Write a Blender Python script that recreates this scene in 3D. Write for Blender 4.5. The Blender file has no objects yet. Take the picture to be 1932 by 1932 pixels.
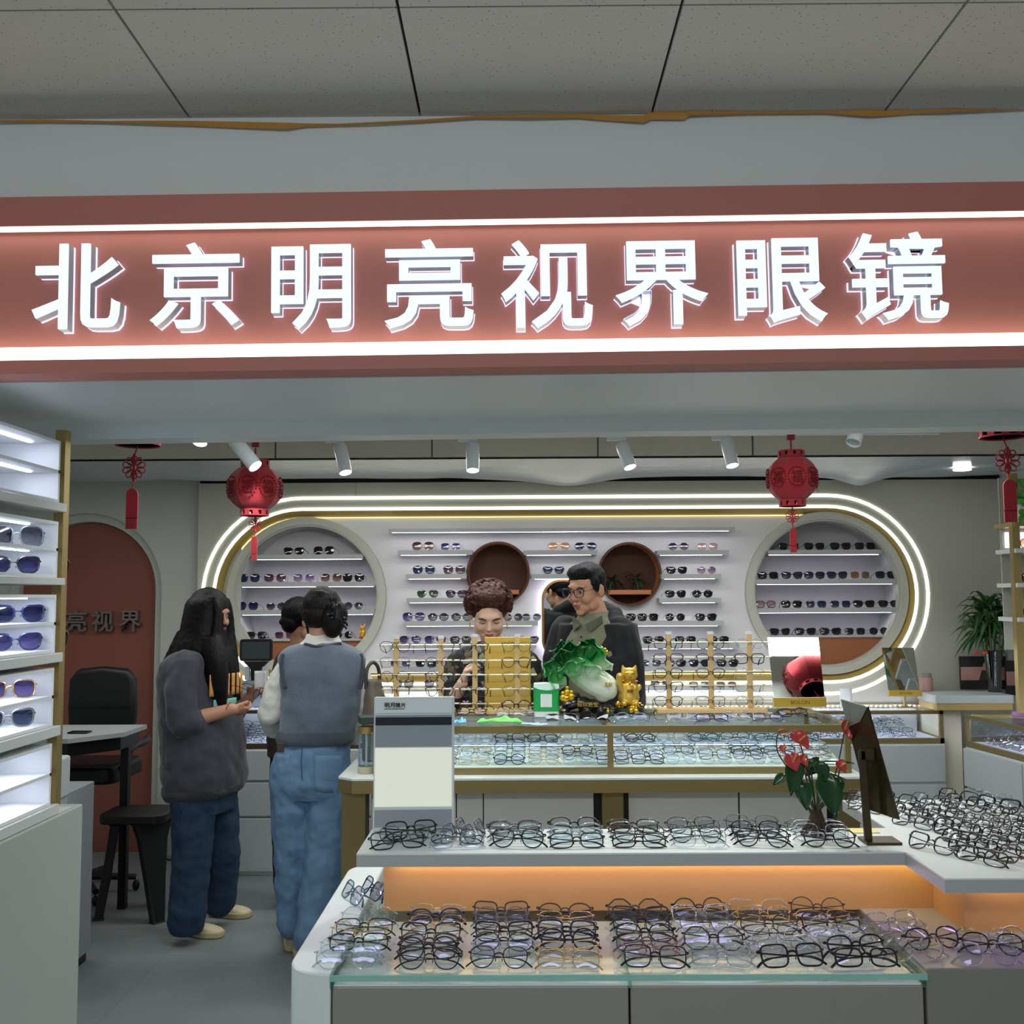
import bpy, math, random
from mathutils import Vector, Matrix
R = math.radians
scn = bpy.context.scene
COL = scn.collection
random.seed(7)

# ---------------------------------------------------------------- camera
F = 2000.0
CAM_LOC = Vector((0, 0, 1.60))
CAM_M = Matrix.Translation(CAM_LOC) @ Matrix.Rotation(0.006, 4, 'Z') @ Matrix.Rotation(R(90) + math.atan(159 / F), 4, 'X') @ Matrix.Rotation(-0.005, 4, 'Z')
cd = bpy.data.cameras.new('camera')
cd.sensor_width = 36
cd.lens = 36 * F / 1932
cd.clip_start = 0.05
cam = bpy.data.objects.new('camera', cd)
COL.objects.link(cam)
cam.matrix_world = CAM_M
scn.camera = cam

# ---------------------------------------------------------------- world, exposure
w = bpy.data.worlds.new('world')
scn.world = w
w.use_nodes = True
w.node_tree.nodes['Background'].inputs[0].default_value = (0.80, 0.93, 1.0, 1)
w.node_tree.nodes['Background'].inputs[1].default_value = 0.37
vs = scn.view_settings
vs.view_transform = 'Standard'
vs.look = 'None'
vs.gamma = 1
vs.use_curve_mapping = False
vs.exposure = 0.0
scn.cycles.transparent_max_bounces = 40
scn.cycles.max_bounces = 8
scn.cycles.sample_clamp_indirect = 4.0


def area_light(name, loc, rot, sx, sy, power, color=(1, 1, 1)):
    l = bpy.data.lights.new(name, 'AREA')
    l.shape = 'RECTANGLE'
    l.size = sx
    l.size_y = sy
    l.energy = power
    l.color = color
    o = bpy.data.objects.new(name, l)
    COL.objects.link(o)
    o.location = loc
    o.rotation_euler = rot
    return o


def spot_light(name, loc, target, power, angle=50, color=(1, 1, 1), blend=0.6, size=0.03):
    l = bpy.data.lights.new(name, 'SPOT')
    l.energy = power
    l.spot_size = R(angle)
    l.spot_blend = blend
    l.color = color
    l.shadow_soft_size = size
    o = bpy.data.objects.new(name, l)
    COL.objects.link(o)
    o.location = loc
    o.rotation_euler = (Vector(target) - Vector(loc)).to_track_quat('-Z', 'Y').to_euler()
    return o


# unseen hall ceiling lamp behind the photographer; fill lamps added inside the shop
area_light('hall_ceiling_light', (-0.3, -0.9, 2.80), (R(22), 0, 0), 3.0, 0.6, 84, (0.92, 0.98, 1.0))
area_light('shop_fill_light', (0.2, 5.45, 2.33), (0, 0, 0), 3.2, 0.25, 27, (0.97, 1.0, 0.95))
area_light('shop_fill_light', (0.3, 3.75, 2.33), (0, 0, 0), 3.0, 0.25, 25, (0.97, 1.0, 0.96))

area_light('shop_fill_light', (-2.35, 5.3, 2.33), (0, 0, 0), 1.2, 0.25, 9, (0.97, 1.0, 0.96))  # unseen lamp added to brighten the shop's dim left side

# ---------------------------------------------------------------- pixel rays (frame 1932 x 1932)
def ray(x, y):
    return (CAM_M.to_3x3() @ Vector(((x - 966) / F, (966 - y) / F, -1)))


def P(x, y, d):
    """point at depth Y = d"""
    r = ray(x, y)
    return CAM_LOC + r * (d / r.y)


def PZ(x, y, z):
    """point at height z"""
    r = ray(x, y)
    return CAM_LOC + r * ((z - CAM_LOC.z) / r.z)


def PX(x, y, X):
    r = ray(x, y)
    return CAM_LOC + r * (X / r.x)


# ---------------------------------------------------------------- materials
def lin(c):
    return tuple((v / 255 / 12.92) if v / 255 <= 0.04045 else ((v / 255 + 0.055) / 1.055) ** 2.4 for v in c) + (1,)


MATS = {}


def mat(name, rgb=(200, 200, 200), rough=0.5, metal=0.0, emit=None, strength=0.0, noise=0.0, nscale=20, bump=0.0, bscale=200, coat=0.0, spec=0.5, trans=0.0, alpha=1.0, sheen=0.0, ior=1.45, sss=0.0):
    if name in MATS:
        return MATS[name]
    m = bpy.data.materials.new(name)
    m.use_nodes = True
    nt = m.node_tree
    b = nt.nodes['Principled BSDF']
    c = lin(rgb)
    b.inputs['Base Color'].default_value = c
    b.inputs['Roughness'].default_value = rough
    b.inputs['Metallic'].default_value = metal
    b.inputs['Specular IOR Level'].default_value = spec
    b.inputs['Coat Weight'].default_value = coat
    b.inputs['Transmission Weight'].default_value = trans
    b.inputs['Alpha'].default_value = alpha
    b.inputs['Sheen Weight'].default_value = sheen
    b.inputs['IOR'].default_value = ior
    if sss:
        b.inputs['Subsurface Weight'].default_value = sss
        b.inputs['Subsurface Radius'].default_value = (0.02, 0.012, 0.008)
    if emit is not None:
        b.inputs['Emission Color'].default_value = lin(emit)
        b.inputs['Emission Strength'].default_value = strength
    tc = None
    if noise or bump:
        tc = nt.nodes.new('ShaderNodeTexCoord')
    if noise:
        n = nt.nodes.new('ShaderNodeTexNoise')
        n.inputs['Scale'].default_value = nscale
        n.inputs['Detail'].default_value = 4
        nt.links.new(tc.outputs['Object'], n.inputs['Vector'])
        mx = nt.nodes.new('ShaderNodeMix')
        mx.data_type = 'RGBA'
        mx.inputs[6].default_value = tuple(v * (1 - noise) for v in c[:3]) + (1,)
        mx.inputs[7].default_value = tuple(min(1, v * (1 + noise)) for v in c[:3]) + (1,)
        nt.links.new(n.outputs['Fac'], mx.inputs[0])
        nt.links.new(mx.outputs[2], b.inputs['Base Color'])
    if bump:
        n2 = nt.nodes.new('ShaderNodeTexNoise')
        n2.inputs['Scale'].default_value = bscale
        n2.inputs['Detail'].default_value = 3
        nt.links.new(tc.outputs['Object'], n2.inputs['Vector'])
        bp = nt.nodes.new('ShaderNodeBump')
        bp.inputs['Strength'].default_value = bump
        bp.inputs['Distance'].default_value = 0.01
        nt.links.new(n2.outputs['Fac'], bp.inputs['Height'])
        nt.links.new(bp.outputs['Normal'], b.inputs['Normal'])
    MATS[name] = m
    return m


def glass_mat(name, tint=(255, 255, 255), gloss=(255, 255, 255), refl=0.05, edge=0.5, rough=0.02):
    """thin clear sheet: lets light straight through and mirrors a little, more at grazing angles"""
    if name in MATS:
        return MATS[name]
    m = bpy.data.materials.new(name)
    m.use_nodes = True
    nt = m.node_tree
    nt.nodes.clear()
    out = nt.nodes.new('ShaderNodeOutputMaterial')
    tr = nt.nodes.new('ShaderNodeBsdfTransparent')
    tr.inputs[0].default_value = lin(tint)
    gl = nt.nodes.new('ShaderNodeBsdfGlossy')
    gl.inputs['Color'].default_value = lin(gloss)
    gl.inputs['Roughness'].default_value = rough
    lw = nt.nodes.new('ShaderNodeLayerWeight')
    lw.inputs[0].default_value = 0.25
    mr = nt.nodes.new('ShaderNodeMapRange')
    mr.inputs['To Min'].default_value = refl
    mr.inputs['To Max'].default_value = edge
    nt.links.new(lw.outputs['Fresnel'], mr.inputs['Value'])
    mx = nt.nodes.new('ShaderNodeMixShader')
    nt.links.new(mr.outputs[0], mx.inputs[0])
    nt.links.new(tr.outputs[0], mx.inputs[1])
    nt.links.new(gl.outputs[0], mx.inputs[2])
    nt.links.new(mx.outputs[0], out.inputs[0])
    MATS[name] = m
    return m


def emit_mat(name, rgb, strength):
    if name in MATS:
        return MATS[name]
    m = bpy.data.materials.new(name)
    m.use_nodes = True
    nt = m.node_tree
    nt.nodes.clear()
    out = nt.nodes.new('ShaderNodeOutputMaterial')
    e = nt.nodes.new('ShaderNodeEmission')
    e.inputs[0].default_value = lin(rgb)
    e.inputs[1].default_value = strength
    nt.links.new(e.outputs[0], out.inputs[0])
    MATS[name] = m
    return m


# ---------------------------------------------------------------- mesh building
def smooth_closed(pts, n):
    """Catmull-Rom through pts (closed)"""
    k = len(pts)
    out = []
    for i in range(k):
        p0, p1, p2, p3 = (Vector(pts[(i + j - 1) % k]) for j in range(4))
        for s in range(n):
            t = s / n
            out.append(0.5 * ((2 * p1) + (p2 - p0) * t + (2 * p0 - 5 * p1 + 4 * p2 - p3) * t * t + (3 * p1 - p0 - 3 * p2 + p3) * t ** 3))
    return out


def smooth_open(pts, n):
    pts = [Vector(p) for p in pts]
    if len(pts) < 3:
        return pts
    q = [2 * pts[0] - pts[1]] + pts + [2 * pts[-1] - pts[-2]]
    out = []
    for i in range(1, len(q) - 2):
        p0, p1, p2, p3 = q[i - 1:i + 3]
        for s in range(n):
            t = s / n
            out.append(0.5 * ((2 * p1) + (p2 - p0) * t + (2 * p0 - 5 * p1 + 4 * p2 - p3) * t * t + (3 * p1 - p0 - 3 * p2 + p3) * t ** 3))
    out.append(pts[-1])
    return out


class MB:
    def __init__(self):
        self.v, self.f, self.mi, self.cur = [], [], [], 0

    def add(self, vs, fs):
        o = len(self.v)
        self.v += [tuple(p) for p in vs]
        self.f += [tuple(i + o for i in f) for f in fs]
        self.mi += [self.cur] * len(fs)
        return self

    def m(self, i):
        self.cur = i
        return self

    def box(self, x0, x1, y0, y1, z0, z1, M=None):
        vs = [Vector((x, y, z)) for z in (z0, z1) for y in (y0, y1) for x in (x0, x1)]
        if M is not None:
            vs = [M @ p for p in vs]
        return self.add(vs, [(0, 2, 3, 1), (4, 5, 7, 6), (0, 1, 5, 4), (2, 6, 7, 3), (0, 4, 6, 2), (1, 3, 7, 5)])

    def prism(self, poly, off):
        """closed polygon (3-D points) pushed along off"""
        n = len(poly)
        off = Vector(off)
        a = [Vector(p) for p in poly]
        b = [p + off for p in a]
        nrm = Vector((0, 0, 0))
        for i in range(n):
            nrm += a[i].cross(a[(i + 1) % n])
        fl = nrm.dot(off) > 0
        fs = [tuple(range(n))[::-1] if fl else tuple(range(n)), tuple(range(n, 2 * n)) if fl else tuple(range(n, 2 * n))[::-1]]
        for i in range(n):
            j = (i + 1) % n
            fs.append((i, j, n + j, n + i) if fl else (j, i, n + i, n + j))
        return self.add(a + b, fs)

    def ring_prism(self, outer, inner, off):
        """band between two closed outlines of equal count, pushed along off"""
        n = len(outer)
        off = Vector(off)
        A = [Vector(p) for p in outer]
        B = [Vector(p) for p in inner]
        vs = A + B + [p + off for p in A] + [p + off for p in B]
        fs = []
        for i in range(n):
            j = (i + 1) % n
            fs += [(i, j, n + j, n + i), (2 * n + j, 2 * n + i, 3 * n + i, 3 * n + j), (j, i, 2 * n + i, 2 * n + j), (n + i, n + j, 3 * n + j, 3 * n + i)]
        return self.add(vs, fs)

    def tube(self, pts, r, seg=8, closed=False, cap=True, up=None, sy=1.0):
        pts = [Vector(p) for p in pts]
        n = len(pts)
        rs = r if isinstance(r, (list, tuple)) else [r] * n
        vs, fs = [], []
        prev = None
        for i, p in enumerate(pts):
            if closed:
                t = pts[(i + 1) % n] - pts[i - 1]
            else:
                t = pts[min(i + 1, n - 1)] - pts[max(i - 1, 0)]
            t = t.normalized() if t.length > 1e-9 else Vector((0, 0, 1))
            if up is not None:
                u = Vector(up) - t * Vector(up).dot(t)
            elif prev is None:
                a = Vector((0, 0, 1)) if abs(t.z) < 0.9 else Vector((1, 0, 0))
                u = a - t * a.dot(t)
            else:
                u = prev - t * prev.dot(t)
            u = u.normalized() if u.length > 1e-9 else Vector((1, 0, 0))
            prev = u
            s = t.cross(u)
            for k in range(seg):
                a = 2 * math.pi * k / seg
                vs.append(p + u * (rs[i] * math.cos(a)) + s * (rs[i] * sy * math.sin(a)))
        m = n if closed else n - 1
        for i in range(m):
            j = (i + 1) % n
            for k in range(seg):
                l = (k + 1) % seg
                fs.append((i * seg + k, i * seg + l, j * seg + l, j * seg + k))
        if cap and not closed:
            fs.append(tuple(range(seg))[::-1])
            fs.append(tuple((n - 1) * seg + k for k in range(seg)))
        return self.add(vs, fs)

    def cyl(self, p0, p1, r0, r1=None, seg=20):
        return self.tube([p0, p1], [r0, r0 if r1 is None else r1], seg)

    def lathe(self, prof, c=(0, 0, 0), seg=28, M=None, lobes=0, lobe=0.0):
        """profile [(r, z)] turned about z"""
        vs, fs = [], []
        n = len(prof)
        for (r, z) in prof:
            for k in range(seg):
                a = 2 * math.pi * k / seg
                q = r * (1 + (lobe * abs(math.cos(lobes * a / 2)) if lobes else 0))
                p = Vector((q * math.cos(a), q * math.sin(a), z))
                vs.append((M @ p if M is not None else p) + Vector(c))
        for i in range(n - 1):
            for k in range(seg):
                l = (k + 1) % seg
                fs.append((i * seg + k, i * seg + l, (i + 1) * seg + l, (i + 1) * seg + k))
        fs.append(tuple(range(seg))[::-1])
        fs.append(tuple((n - 1) * seg + k for k in range(seg)))
        return self.add(vs, fs)

    def ball(self, c, r, seg=16, rings=10, M=None):
        rx, ry, rz = r if isinstance(r, (tuple, list)) else (r, r, r)
        c = Vector(c)
        vs, fs = [], []
        for i in range(1, rings):
            a = math.pi * i / rings
            for k in range(seg):
                b = 2 * math.pi * k / seg
                vs.append(Vector((rx * math.sin(a) * math.cos(b), ry * math.sin(a) * math.sin(b), rz * math.cos(a))))
        vs += [Vector((0, 0, rz)), Vector((0, 0, -rz))]
        vs = [(M @ p if M is not None else p) + c for p in vs]
        T, B = len(vs) - 2, len(vs) - 1
        for i in range(rings - 2):
            for k in range(seg):
                l = (k + 1) % seg
                fs.append((i * seg + k, (i + 1) * seg + k, (i + 1) * seg + l, i * seg + l))
        for k in range(seg):
            l = (k + 1) % seg
            fs.append((T, k, l))
            fs.append((B, (rings - 2) * seg + l, (rings - 2) * seg + k))
        return self.add(vs, fs)

    def grid(self, fn, nu, nv):
        vs = [fn(i / nu, j / nv) for j in range(nv + 1) for i in range(nu + 1)]
        fs = [(j * (nu + 1) + i, j * (nu + 1) + i + 1, (j + 1) * (nu + 1) + i + 1, (j + 1) * (nu + 1) + i) for j in range(nv) for i in range(nu)]
        return self.add(vs, fs)

    def mesh(self, name, mats, smooth=40):
        me = bpy.data.meshes.new(name)
        me.from_pydata(self.v, [], self.f)
        for mm in (mats if isinstance(mats, (list, tuple)) else [mats]):
            me.materials.append(mm)
        me.polygons.foreach_set('material_index', self.mi)
        if smooth:
            me.shade_smooth()
            me.set_sharp_from_angle(angle=R(smooth))
        me.update()
        return me

    def build(self, name, mats, parent=None, smooth=40, bevel=0.0, seg=2, solid=0.0, loc=None):
        o = bpy.data.objects.new(name, self.mesh(name, mats, smooth))
        COL.objects.link(o)
        if parent is not None:
            o.parent = parent
        if loc is not None:
            o.location = loc
        if solid:
            s = o.modifiers.new('solid', 'SOLIDIFY')
            s.thickness = solid
            s.offset = 0
        if bevel:
            b = o.modifiers.new('bevel', 'BEVEL')
            b.width = bevel
            b.segments = seg
            b.limit_method = 'ANGLE'
            b.angle_limit = R(40)
        return o


def tag(o, label, cat, group=None, kind=None):
    o['label'] = label
    o['category'] = cat
    if group:
        o['group'] = group
    if kind:
        o['kind'] = kind
    return o


def thing(name, label, cat, loc=(0, 0, 0), rz=0.0, group=None):
    o = bpy.data.objects.new(name, None)
    o.empty_display_size = 0.05
    COL.objects.link(o)
    o.location = loc
    o.rotation_euler = (0, 0, rz)
    return tag(o, label, cat, group)


def struct(mb, name, mats, **k):
    o = mb.build(name, mats, **k)
    o['kind'] = 'structure'
    return o


def dup(o, parent=None):
    c = o.copy()
    COL.objects.link(c)
    if parent is not None:
        c.parent = parent
    for ch in o.children:
        dup(ch, c)
    return c


TEXT_CACHE = {}


def text_mesh(body, extrude=0.0, offset=0.0, size=1.0, res=4):
    """letters as a mesh lying in the xy plane, centred on x and y; returns (verts, faces, width, height)"""
    key = (body, extrude, offset, size)
    if key not in TEXT_CACHE:
        cu = bpy.data.curves.new('t', 'FONT')
        cu.body = body
        cu.size = size
        cu.extrude = extrude
        cu.offset = offset
        cu.resolution_u = res
        to = bpy.data.objects.new('t', cu)
        COL.objects.link(to)
        dg = bpy.context.evaluated_depsgraph_get()
        dg.update()
        me = bpy.data.meshes.new_from_object(to.evaluated_get(dg))
        vs = [v.co.copy() for v in me.vertices]
        fs = [tuple(p.vertices) for p in me.polygons]
        bpy.data.objects.remove(to)
        bpy.data.curves.remove(cu)
        bpy.data.meshes.remove(me)
        xs = [v.x for v in vs] or [0]
        ys = [v.y for v in vs] or [0]
        cx, cy = (min(xs) + max(xs)) / 2, (min(ys) + max(ys)) / 2
        TEXT_CACHE[key] = ([v - Vector((cx, cy, 0)) for v in vs], fs, max(xs) - min(xs), max(ys) - min(ys))
    return TEXT_CACHE[key]


def add_text(mb, body, M, width=None, height=None, extrude=0.0, offset=0.0):
    """M maps the letters' xy plane (x right, y up, z towards the reader) into place; width/height in metres"""
    vs, fs, wd, ht = text_mesh(body, extrude, offset)
    sx = width / wd if width else None
    sy = height / ht if height else None
    sx = sx or sy
    sy = sy or sx
    S = Matrix.Diagonal((sx, sy, 1, 1))
    mb.add([M @ (S @ v) for v in vs], fs)
    return mb


def facing(loc, rz=0.0, tilt=0.0):
    """frame whose xy plane stands upright facing -Y (towards the hall)"""
    return Matrix.Translation(loc) @ Matrix.Rotation(rz, 4, 'Z') @ Matrix.Rotation(R(90) + tilt, 4, 'X')


def circ(c, r, n, rx=None, a0=0.0):
    """circle in the XZ plane"""
    return [Vector((c[0] + (rx or r) * math.cos(a0 + 2 * math.pi * i / n), c[1], c[2] + r * math.sin(a0 + 2 * math.pi * i / n))) for i in range(n)]


def rrect(x0, x1, y0, y1, r, n=6):
    """rounded rectangle, list of (x, y)"""
    out = []
    for cx, cy, a in ((x1 - r, y1 - r, 0), (x0 + r, y1 - r, 90), (x0 + r, y0 + r, 180), (x1 - r, y0 + r, 270)):
        for i in range(n + 1):
            t = R(a + 90 * i / n)
            out.append((cx + r * math.cos(t), cy + r * math.sin(t)))
    return out


ORD = ['first', 'second', 'third', 'fourth', 'fifth', 'sixth', 'seventh', 'eighth', 'ninth', 'tenth', 'eleventh', 'twelfth', 'thirteenth', 'fourteenth']
# ================================================================ STRUCTURE
WHITE = mat('white_lacquer', (214, 218, 216), 0.35)
WALLW = mat('white_wall', (184, 188, 180), 0.7)
WARMW = mat('warm_white_panel', (184, 184, 170), 0.55)
SHELFG = mat('shelf_grey_white', (172, 174, 170), 0.45)
GOLD = mat('brushed_gold', (180, 158, 104), 0.36, 0.8)
OLIVE = mat('bronze_gold_band', (138, 122, 78), 0.42, 0.5)
GREY = mat('grey_plastic', (120, 124, 126), 0.5)
BLACK = mat('black_plastic', (16, 16, 18), 0.4)
RED = mat('sign_terracotta', (186, 116, 104), 0.55)
RED2 = mat('arch_terracotta', (138, 80, 68), 0.65)
BROWN = mat('brown_niche', (150, 92, 56), 0.6)


def floor_mat():
    m = mat('concrete_floor', (128, 136, 138), 0.42, noise=0.14, nscale=3.5, bump=0.05, bscale=60)
    nt = m.node_tree
    tc = nt.nodes.new('ShaderNodeTexCoord')
    br = nt.nodes.new('ShaderNodeTexBrick')
    br.offset = 0.0
    br.inputs['Scale'].default_value = 1.0
    br.inputs['Brick Width'].default_value = 0.8
    br.inputs['Row Height'].default_value = 0.8
    br.inputs['Mortar Size'].default_value = 0.0015
    br.inputs['Color1'].default_value = (1, 1, 1, 1)
    br.inputs['Color2'].default_value = (0.95, 0.95, 0.95, 1)
    br.inputs['Mortar'].default_value = (0.55, 0.55, 0.55, 1)
    nt.links.new(tc.outputs['Object'], br.inputs['Vector'])
    b = nt.nodes['Principled BSDF']
    src = b.inputs['Base Color'].links[0].from_socket
    mx = nt.nodes.new('ShaderNodeMix')
    mx.data_type = 'RGBA'
    mx.blend_type = 'MULTIPLY'
    mx.inputs[0].default_value = 1
    nt.links.new(src, mx.inputs[6])
    nt.links.new(br.outputs['Color'], mx.inputs[7])
    nt.links.new(mx.outputs[2], b.inputs['Base Color'])
    return m


def tile_mat():
    """mineral-fibre ceiling tile with pin holes"""
    m = mat('mineral_fibre_tile', (206, 206, 196), 0.85)
    nt = m.node_tree
    b = nt.nodes['Principled BSDF']
    tc = nt.nodes.new('ShaderNodeTexCoord')
    vo = nt.nodes.new('ShaderNodeTexVoronoi')
    vo.inputs['Scale'].default_value = 75
    nt.links.new(tc.outputs['Object'], vo.inputs['Vector'])
    cr = nt.nodes.new('ShaderNodeValToRGB')
    cr.color_ramp.elements[0].position = 0.08
    cr.color_ramp.elements[0].color = lin((104, 104, 100))
    cr.color_ramp.elements[1].position = 0.16
    cr.color_ramp.elements[1].color = lin((206, 206, 196))
    nt.links.new(vo.outputs['Distance'], cr.inputs['Fac'])
    nt.links.new(cr.outputs['Color'], b.inputs['Base Color'])
    return m


def film_mat():
    """pleated dust film over the shop ceiling"""
    m = mat('ceiling_dust_film', (230, 226, 214), 0.45)
    nt = m.node_tree
    b = nt.nodes['Principled BSDF']
    tc = nt.nodes.new('ShaderNodeTexCoord')
    mp = nt.nodes.new('ShaderNodeMapping')
    mp.inputs['Rotation'].default_value = (0, 0, -0.5)
    mp.inputs['Scale'].default_value = (4.0, 1.1, 1.6)
    nt.links.new(tc.outputs['Object'], mp.inputs['Vector'])
    no = nt.nodes.new('ShaderNodeTexNoise')
    no.inputs['Scale'].default_value = 2.2
    no.inputs['Detail'].default_value = 3
    no.inputs['Distortion'].default_value = 0.6
    nt.links.new(mp.outputs['Vector'], no.inputs['Vector'])
    bp = nt.nodes.new('ShaderNodeBump')
    bp.inputs['Strength'].default_value = 0.8
    bp.inputs['Distance'].default_value = 0.06
    nt.links.new(no.outputs['Fac'], bp.inputs['Height'])
    nt.links.new(bp.outputs['Normal'], b.inputs['Normal'])
    return m


WX0, WX1 = -3.4, 3.05          # side walls of the shop
YB = 6.70                      # back wall plane
ZC = 2.356                     # underside of the soffit along the back wall
ZC2 = 2.64                     # shop ceiling
ZH = 2.843                     # hall ceiling
struct(MB().box(-6, 6, -4, 7.2, -0.06, 0), 'floor', floor_mat(), smooth=0)
struct(MB().box(WX0, WX1, 3.42, 5.75, ZC2, ZC2 + 0.05), 'ceiling', film_mat(), smooth=0)
struct(MB().box(WX0, WX1, 5.72, 7.0, ZC, ZC2 + 0.05), 'beam_back', mat('beam_film_beige', (206, 202, 188), 0.5, noise=0.1, nscale=5, bump=0.6, bscale=9), smooth=0)
jb = MB()
for x_ in (520, 815, 1128, 1420):
    q_ = P(x_, 845, 5.72)
    jb.box(q_.x - 0.004, q_.x + 0.004, 5.717, 5.721, ZC, ZC2)
struct(jb, 'trim_6', mat('ceiling_joint', (92, 88, 80), 0.8), smooth=0)
# hall ceiling: separate tiles with dark joints between them
cb = MB()
TX0, TY0 = P(362, 232, 2.68).x, P(900, 9, 2.1).y
ty = [2.70, None]
TYJ = (PZ(760, 14, ZH)).y
for i in range(-7, 8):
    for y0, y1 in ((TYJ, 2.72), (TYJ - 0.6, TYJ), (TYJ - 1.2, TYJ - 0.6), (TYJ - 1.8, TYJ - 1.2), (TYJ - 2.4, TYJ - 1.8), (TYJ - 3.0, TYJ - 2.4), (TYJ - 3.6, TYJ - 3.0)):
        x0 = TX0 + 0.6 * i
        cb.box(x0 + 0.0035, x0 + 0.5965, y0 + 0.003, y1 - 0.003, ZH, ZH + 0.015)
struct(cb, 'ceiling_tiles', tile_mat(), smooth=0)
struct(MB().box(-6, 6, -4, 2.9, ZH + 0.012, ZH + 0.06), 'ceiling_void', mat('ceiling_grid_dark', (24, 27, 38), 0.8), smooth=0)

# shopfront bulkhead above the sign
bm = MB()
bm.box(-6, 6, 2.66, 3.42, 2.16, ZH + 0.04)
bm.box(-6, 6, 3.31, 3.42, 2.112, 2.17)
TILT = -0.0085
wf = struct(bm, 'wall_front', mat('bulkhead_white', (222, 227, 226), 0.4), smooth=0)
TM = Matrix.Translation((0, 0, 2.2)) @ Matrix.Rotation(TILT, 4, 'Y') @ Matrix.Translation((0, 0, -2.2))
wf.matrix_world = TM
struct(MB().box(WX0 - 0.1, WX0, 3.3, 7.0, 0, ZC2 + 0.05), 'wall_left', WALLW, smooth=0)
struct(MB().box(WX1, WX1 + 0.1, 3.0, 7.0, 0, ZC2 + 0.05), 'wall_right', WALLW, smooth=0)
# film-wrapped soffit along the back wall
struct(MB().grid(lambda u, v: Vector((WX0 + (WX1 - WX0) * u, 5.72 + 0.9 * v, ZC - 0.012 - 0.018 * abs(math.sin(u * 23 + 2 * v)) * math.sin(u * 9) ** 2 * v - 0.05 * math.exp(-((u - 0.58) / 0.035) ** 2) * v ** 2 - 0.06 * math.exp(-((u - 0.86) / 0.02) ** 2) * v ** 2)), 260, 10),
       'ceiling_film', mat('soffit_film', (176, 186, 190), 0.25, bump=0.5, bscale=6), smooth=60)

# ---- wall with the red arch (left of the back panel)
AY = 6.74
ac = P(160, 1113, AY)
ar = (P(305, 1113, AY) - ac).x
xr = P(368, 1000, AY).x


def arch(r, y, n=24):
    pts = [Vector((ac.x + r, y, 0.0))]
    for i in range(n + 1):
        a = math.pi * i / n
        pts.append(Vector((ac.x + r * math.cos(a), y, ac.z + r * math.sin(a))))
    pts.append(Vector((ac.x - r, y, 0.0)))
    return pts


wb = MB()
# wall face with an arched hole
hole = arch(ar, AY)
top = [Vector((xr + 0.3, AY, 0))] + [Vector((xr + 0.3 - (xr + 0.3 - WX0) * i / 24, AY, ZC)) for i in range(25)] + [Vector((WX0, AY, 0))]
for i in range(len(hole) - 1):
    wb.add([hole[i], top[i], top[i + 1], hole[i + 1]], [(0, 1, 2, 3)])
# return of the hole
for i in range(len(hole) - 1):
    a, b = hole[i], hole[i + 1]
    wb.add([a, b, b + Vector((0, 0.1, 0)), a + Vector((0, 0.1, 0))], [(0, 1, 2, 3)])
struct(wb, 'wall_back_arch', WALLW, smooth=30)
nb = MB()
o1, o2 = arch(ar, AY + 0.04), arch(ar * 0.895, AY + 0.04)
for i in range(len(o1) - 1):
    nb.add([o1[i], o1[i + 1], o2[i + 1], o2[i]], [(0, 1, 2, 3)])
    nb.add([o2[i], o2[i + 1], o2[i + 1] + Vector((0, 0.07, 0)), o2[i] + Vector((0, 0.07, 0))], [(0, 1, 2, 3)])
struct(nb, 'trim_1', WALLW, smooth=30)
struct(MB().box(ac.x - ar - 0.02, ac.x + ar + 0.02, AY + 0.1, AY + 0.13, 0, ac.z + ar + 0.02), 'wall_back_recess', RED2, smooth=0)

# letters on the arch wall
lt = thing('wall_lettering', 'grey raised Chinese lettering on the red arch wall', 'sign', P(200, 1175, AY + 0.1))
for ch, cx in (('明', 91), ('亮', 145), ('视', 195), ('界', 247)):
    p = P(cx, 1172, AY + 0.08)
    mb = MB()
    s = 40 / F * AY * 1.01
    add_text(mb, ch, facing(p - lt.location), width=s, height=s, extrude=0.02, offset=0.012)
    mb.build('character', mat('grey_metal_letter', (128, 120, 116), 0.35, 0.6), lt, smooth=0)
# ================================================================ SHOP SIGN
def tilted(p):
    """a point of the picture's shopfront, in the untilted frame of the bulkhead"""
    return TM.inverted() @ p


def plate(name, outline, holes, y0, y1, mats, parent=None, smooth=0, bevel=0.0):
    """board parallel to the shopfront with holes; outlines are lists of (x, z)"""
    cu = bpy.data.curves.new('c', 'CURVE')
    cu.dimensions = '2D'
    cu.fill_mode = 'BOTH'
    cu.extrude = abs(y1 - y0) / 2
    for pl in [outline] + holes:
        sp = cu.splines.new('POLY')
        sp.points.add(len(pl) - 1)
        for i, q in enumerate(pl):
            sp.points[i].co = (q[0], q[1], 0, 1)
        sp.use_cyclic_u = True
    to = bpy.data.objects.new('t', cu)
    COL.objects.link(to)
    dg = bpy.context.evaluated_depsgraph_get()
    dg.update()
    me = bpy.data.meshes.new_from_object(to.evaluated_get(dg))
    me.name = name
    bpy.data.objects.remove(to)
    bpy.data.curves.remove(cu)
    M = Matrix.Translation((0, (y0 + y1) / 2, 0)) @ Matrix.Rotation(R(90), 4, 'X')
    me.transform(M)
    me.materials.clear()
    for mm in (mats if isinstance(mats, (list, tuple)) else [mats]):
        me.materials.append(mm)
    if smooth:
        me.shade_smooth()
        me.set_sharp_from_angle(angle=R(smooth))
    o = bpy.data.objects.new(name, me)
    COL.objects.link(o)
    if parent is not None:
        o.parent = parent
    if bevel:
        b = o.modifiers.new('bevel', 'BEVEL')
        b.width = bevel
        b.segments = 2
        b.limit_method = 'ANGLE'
    return o


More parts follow.
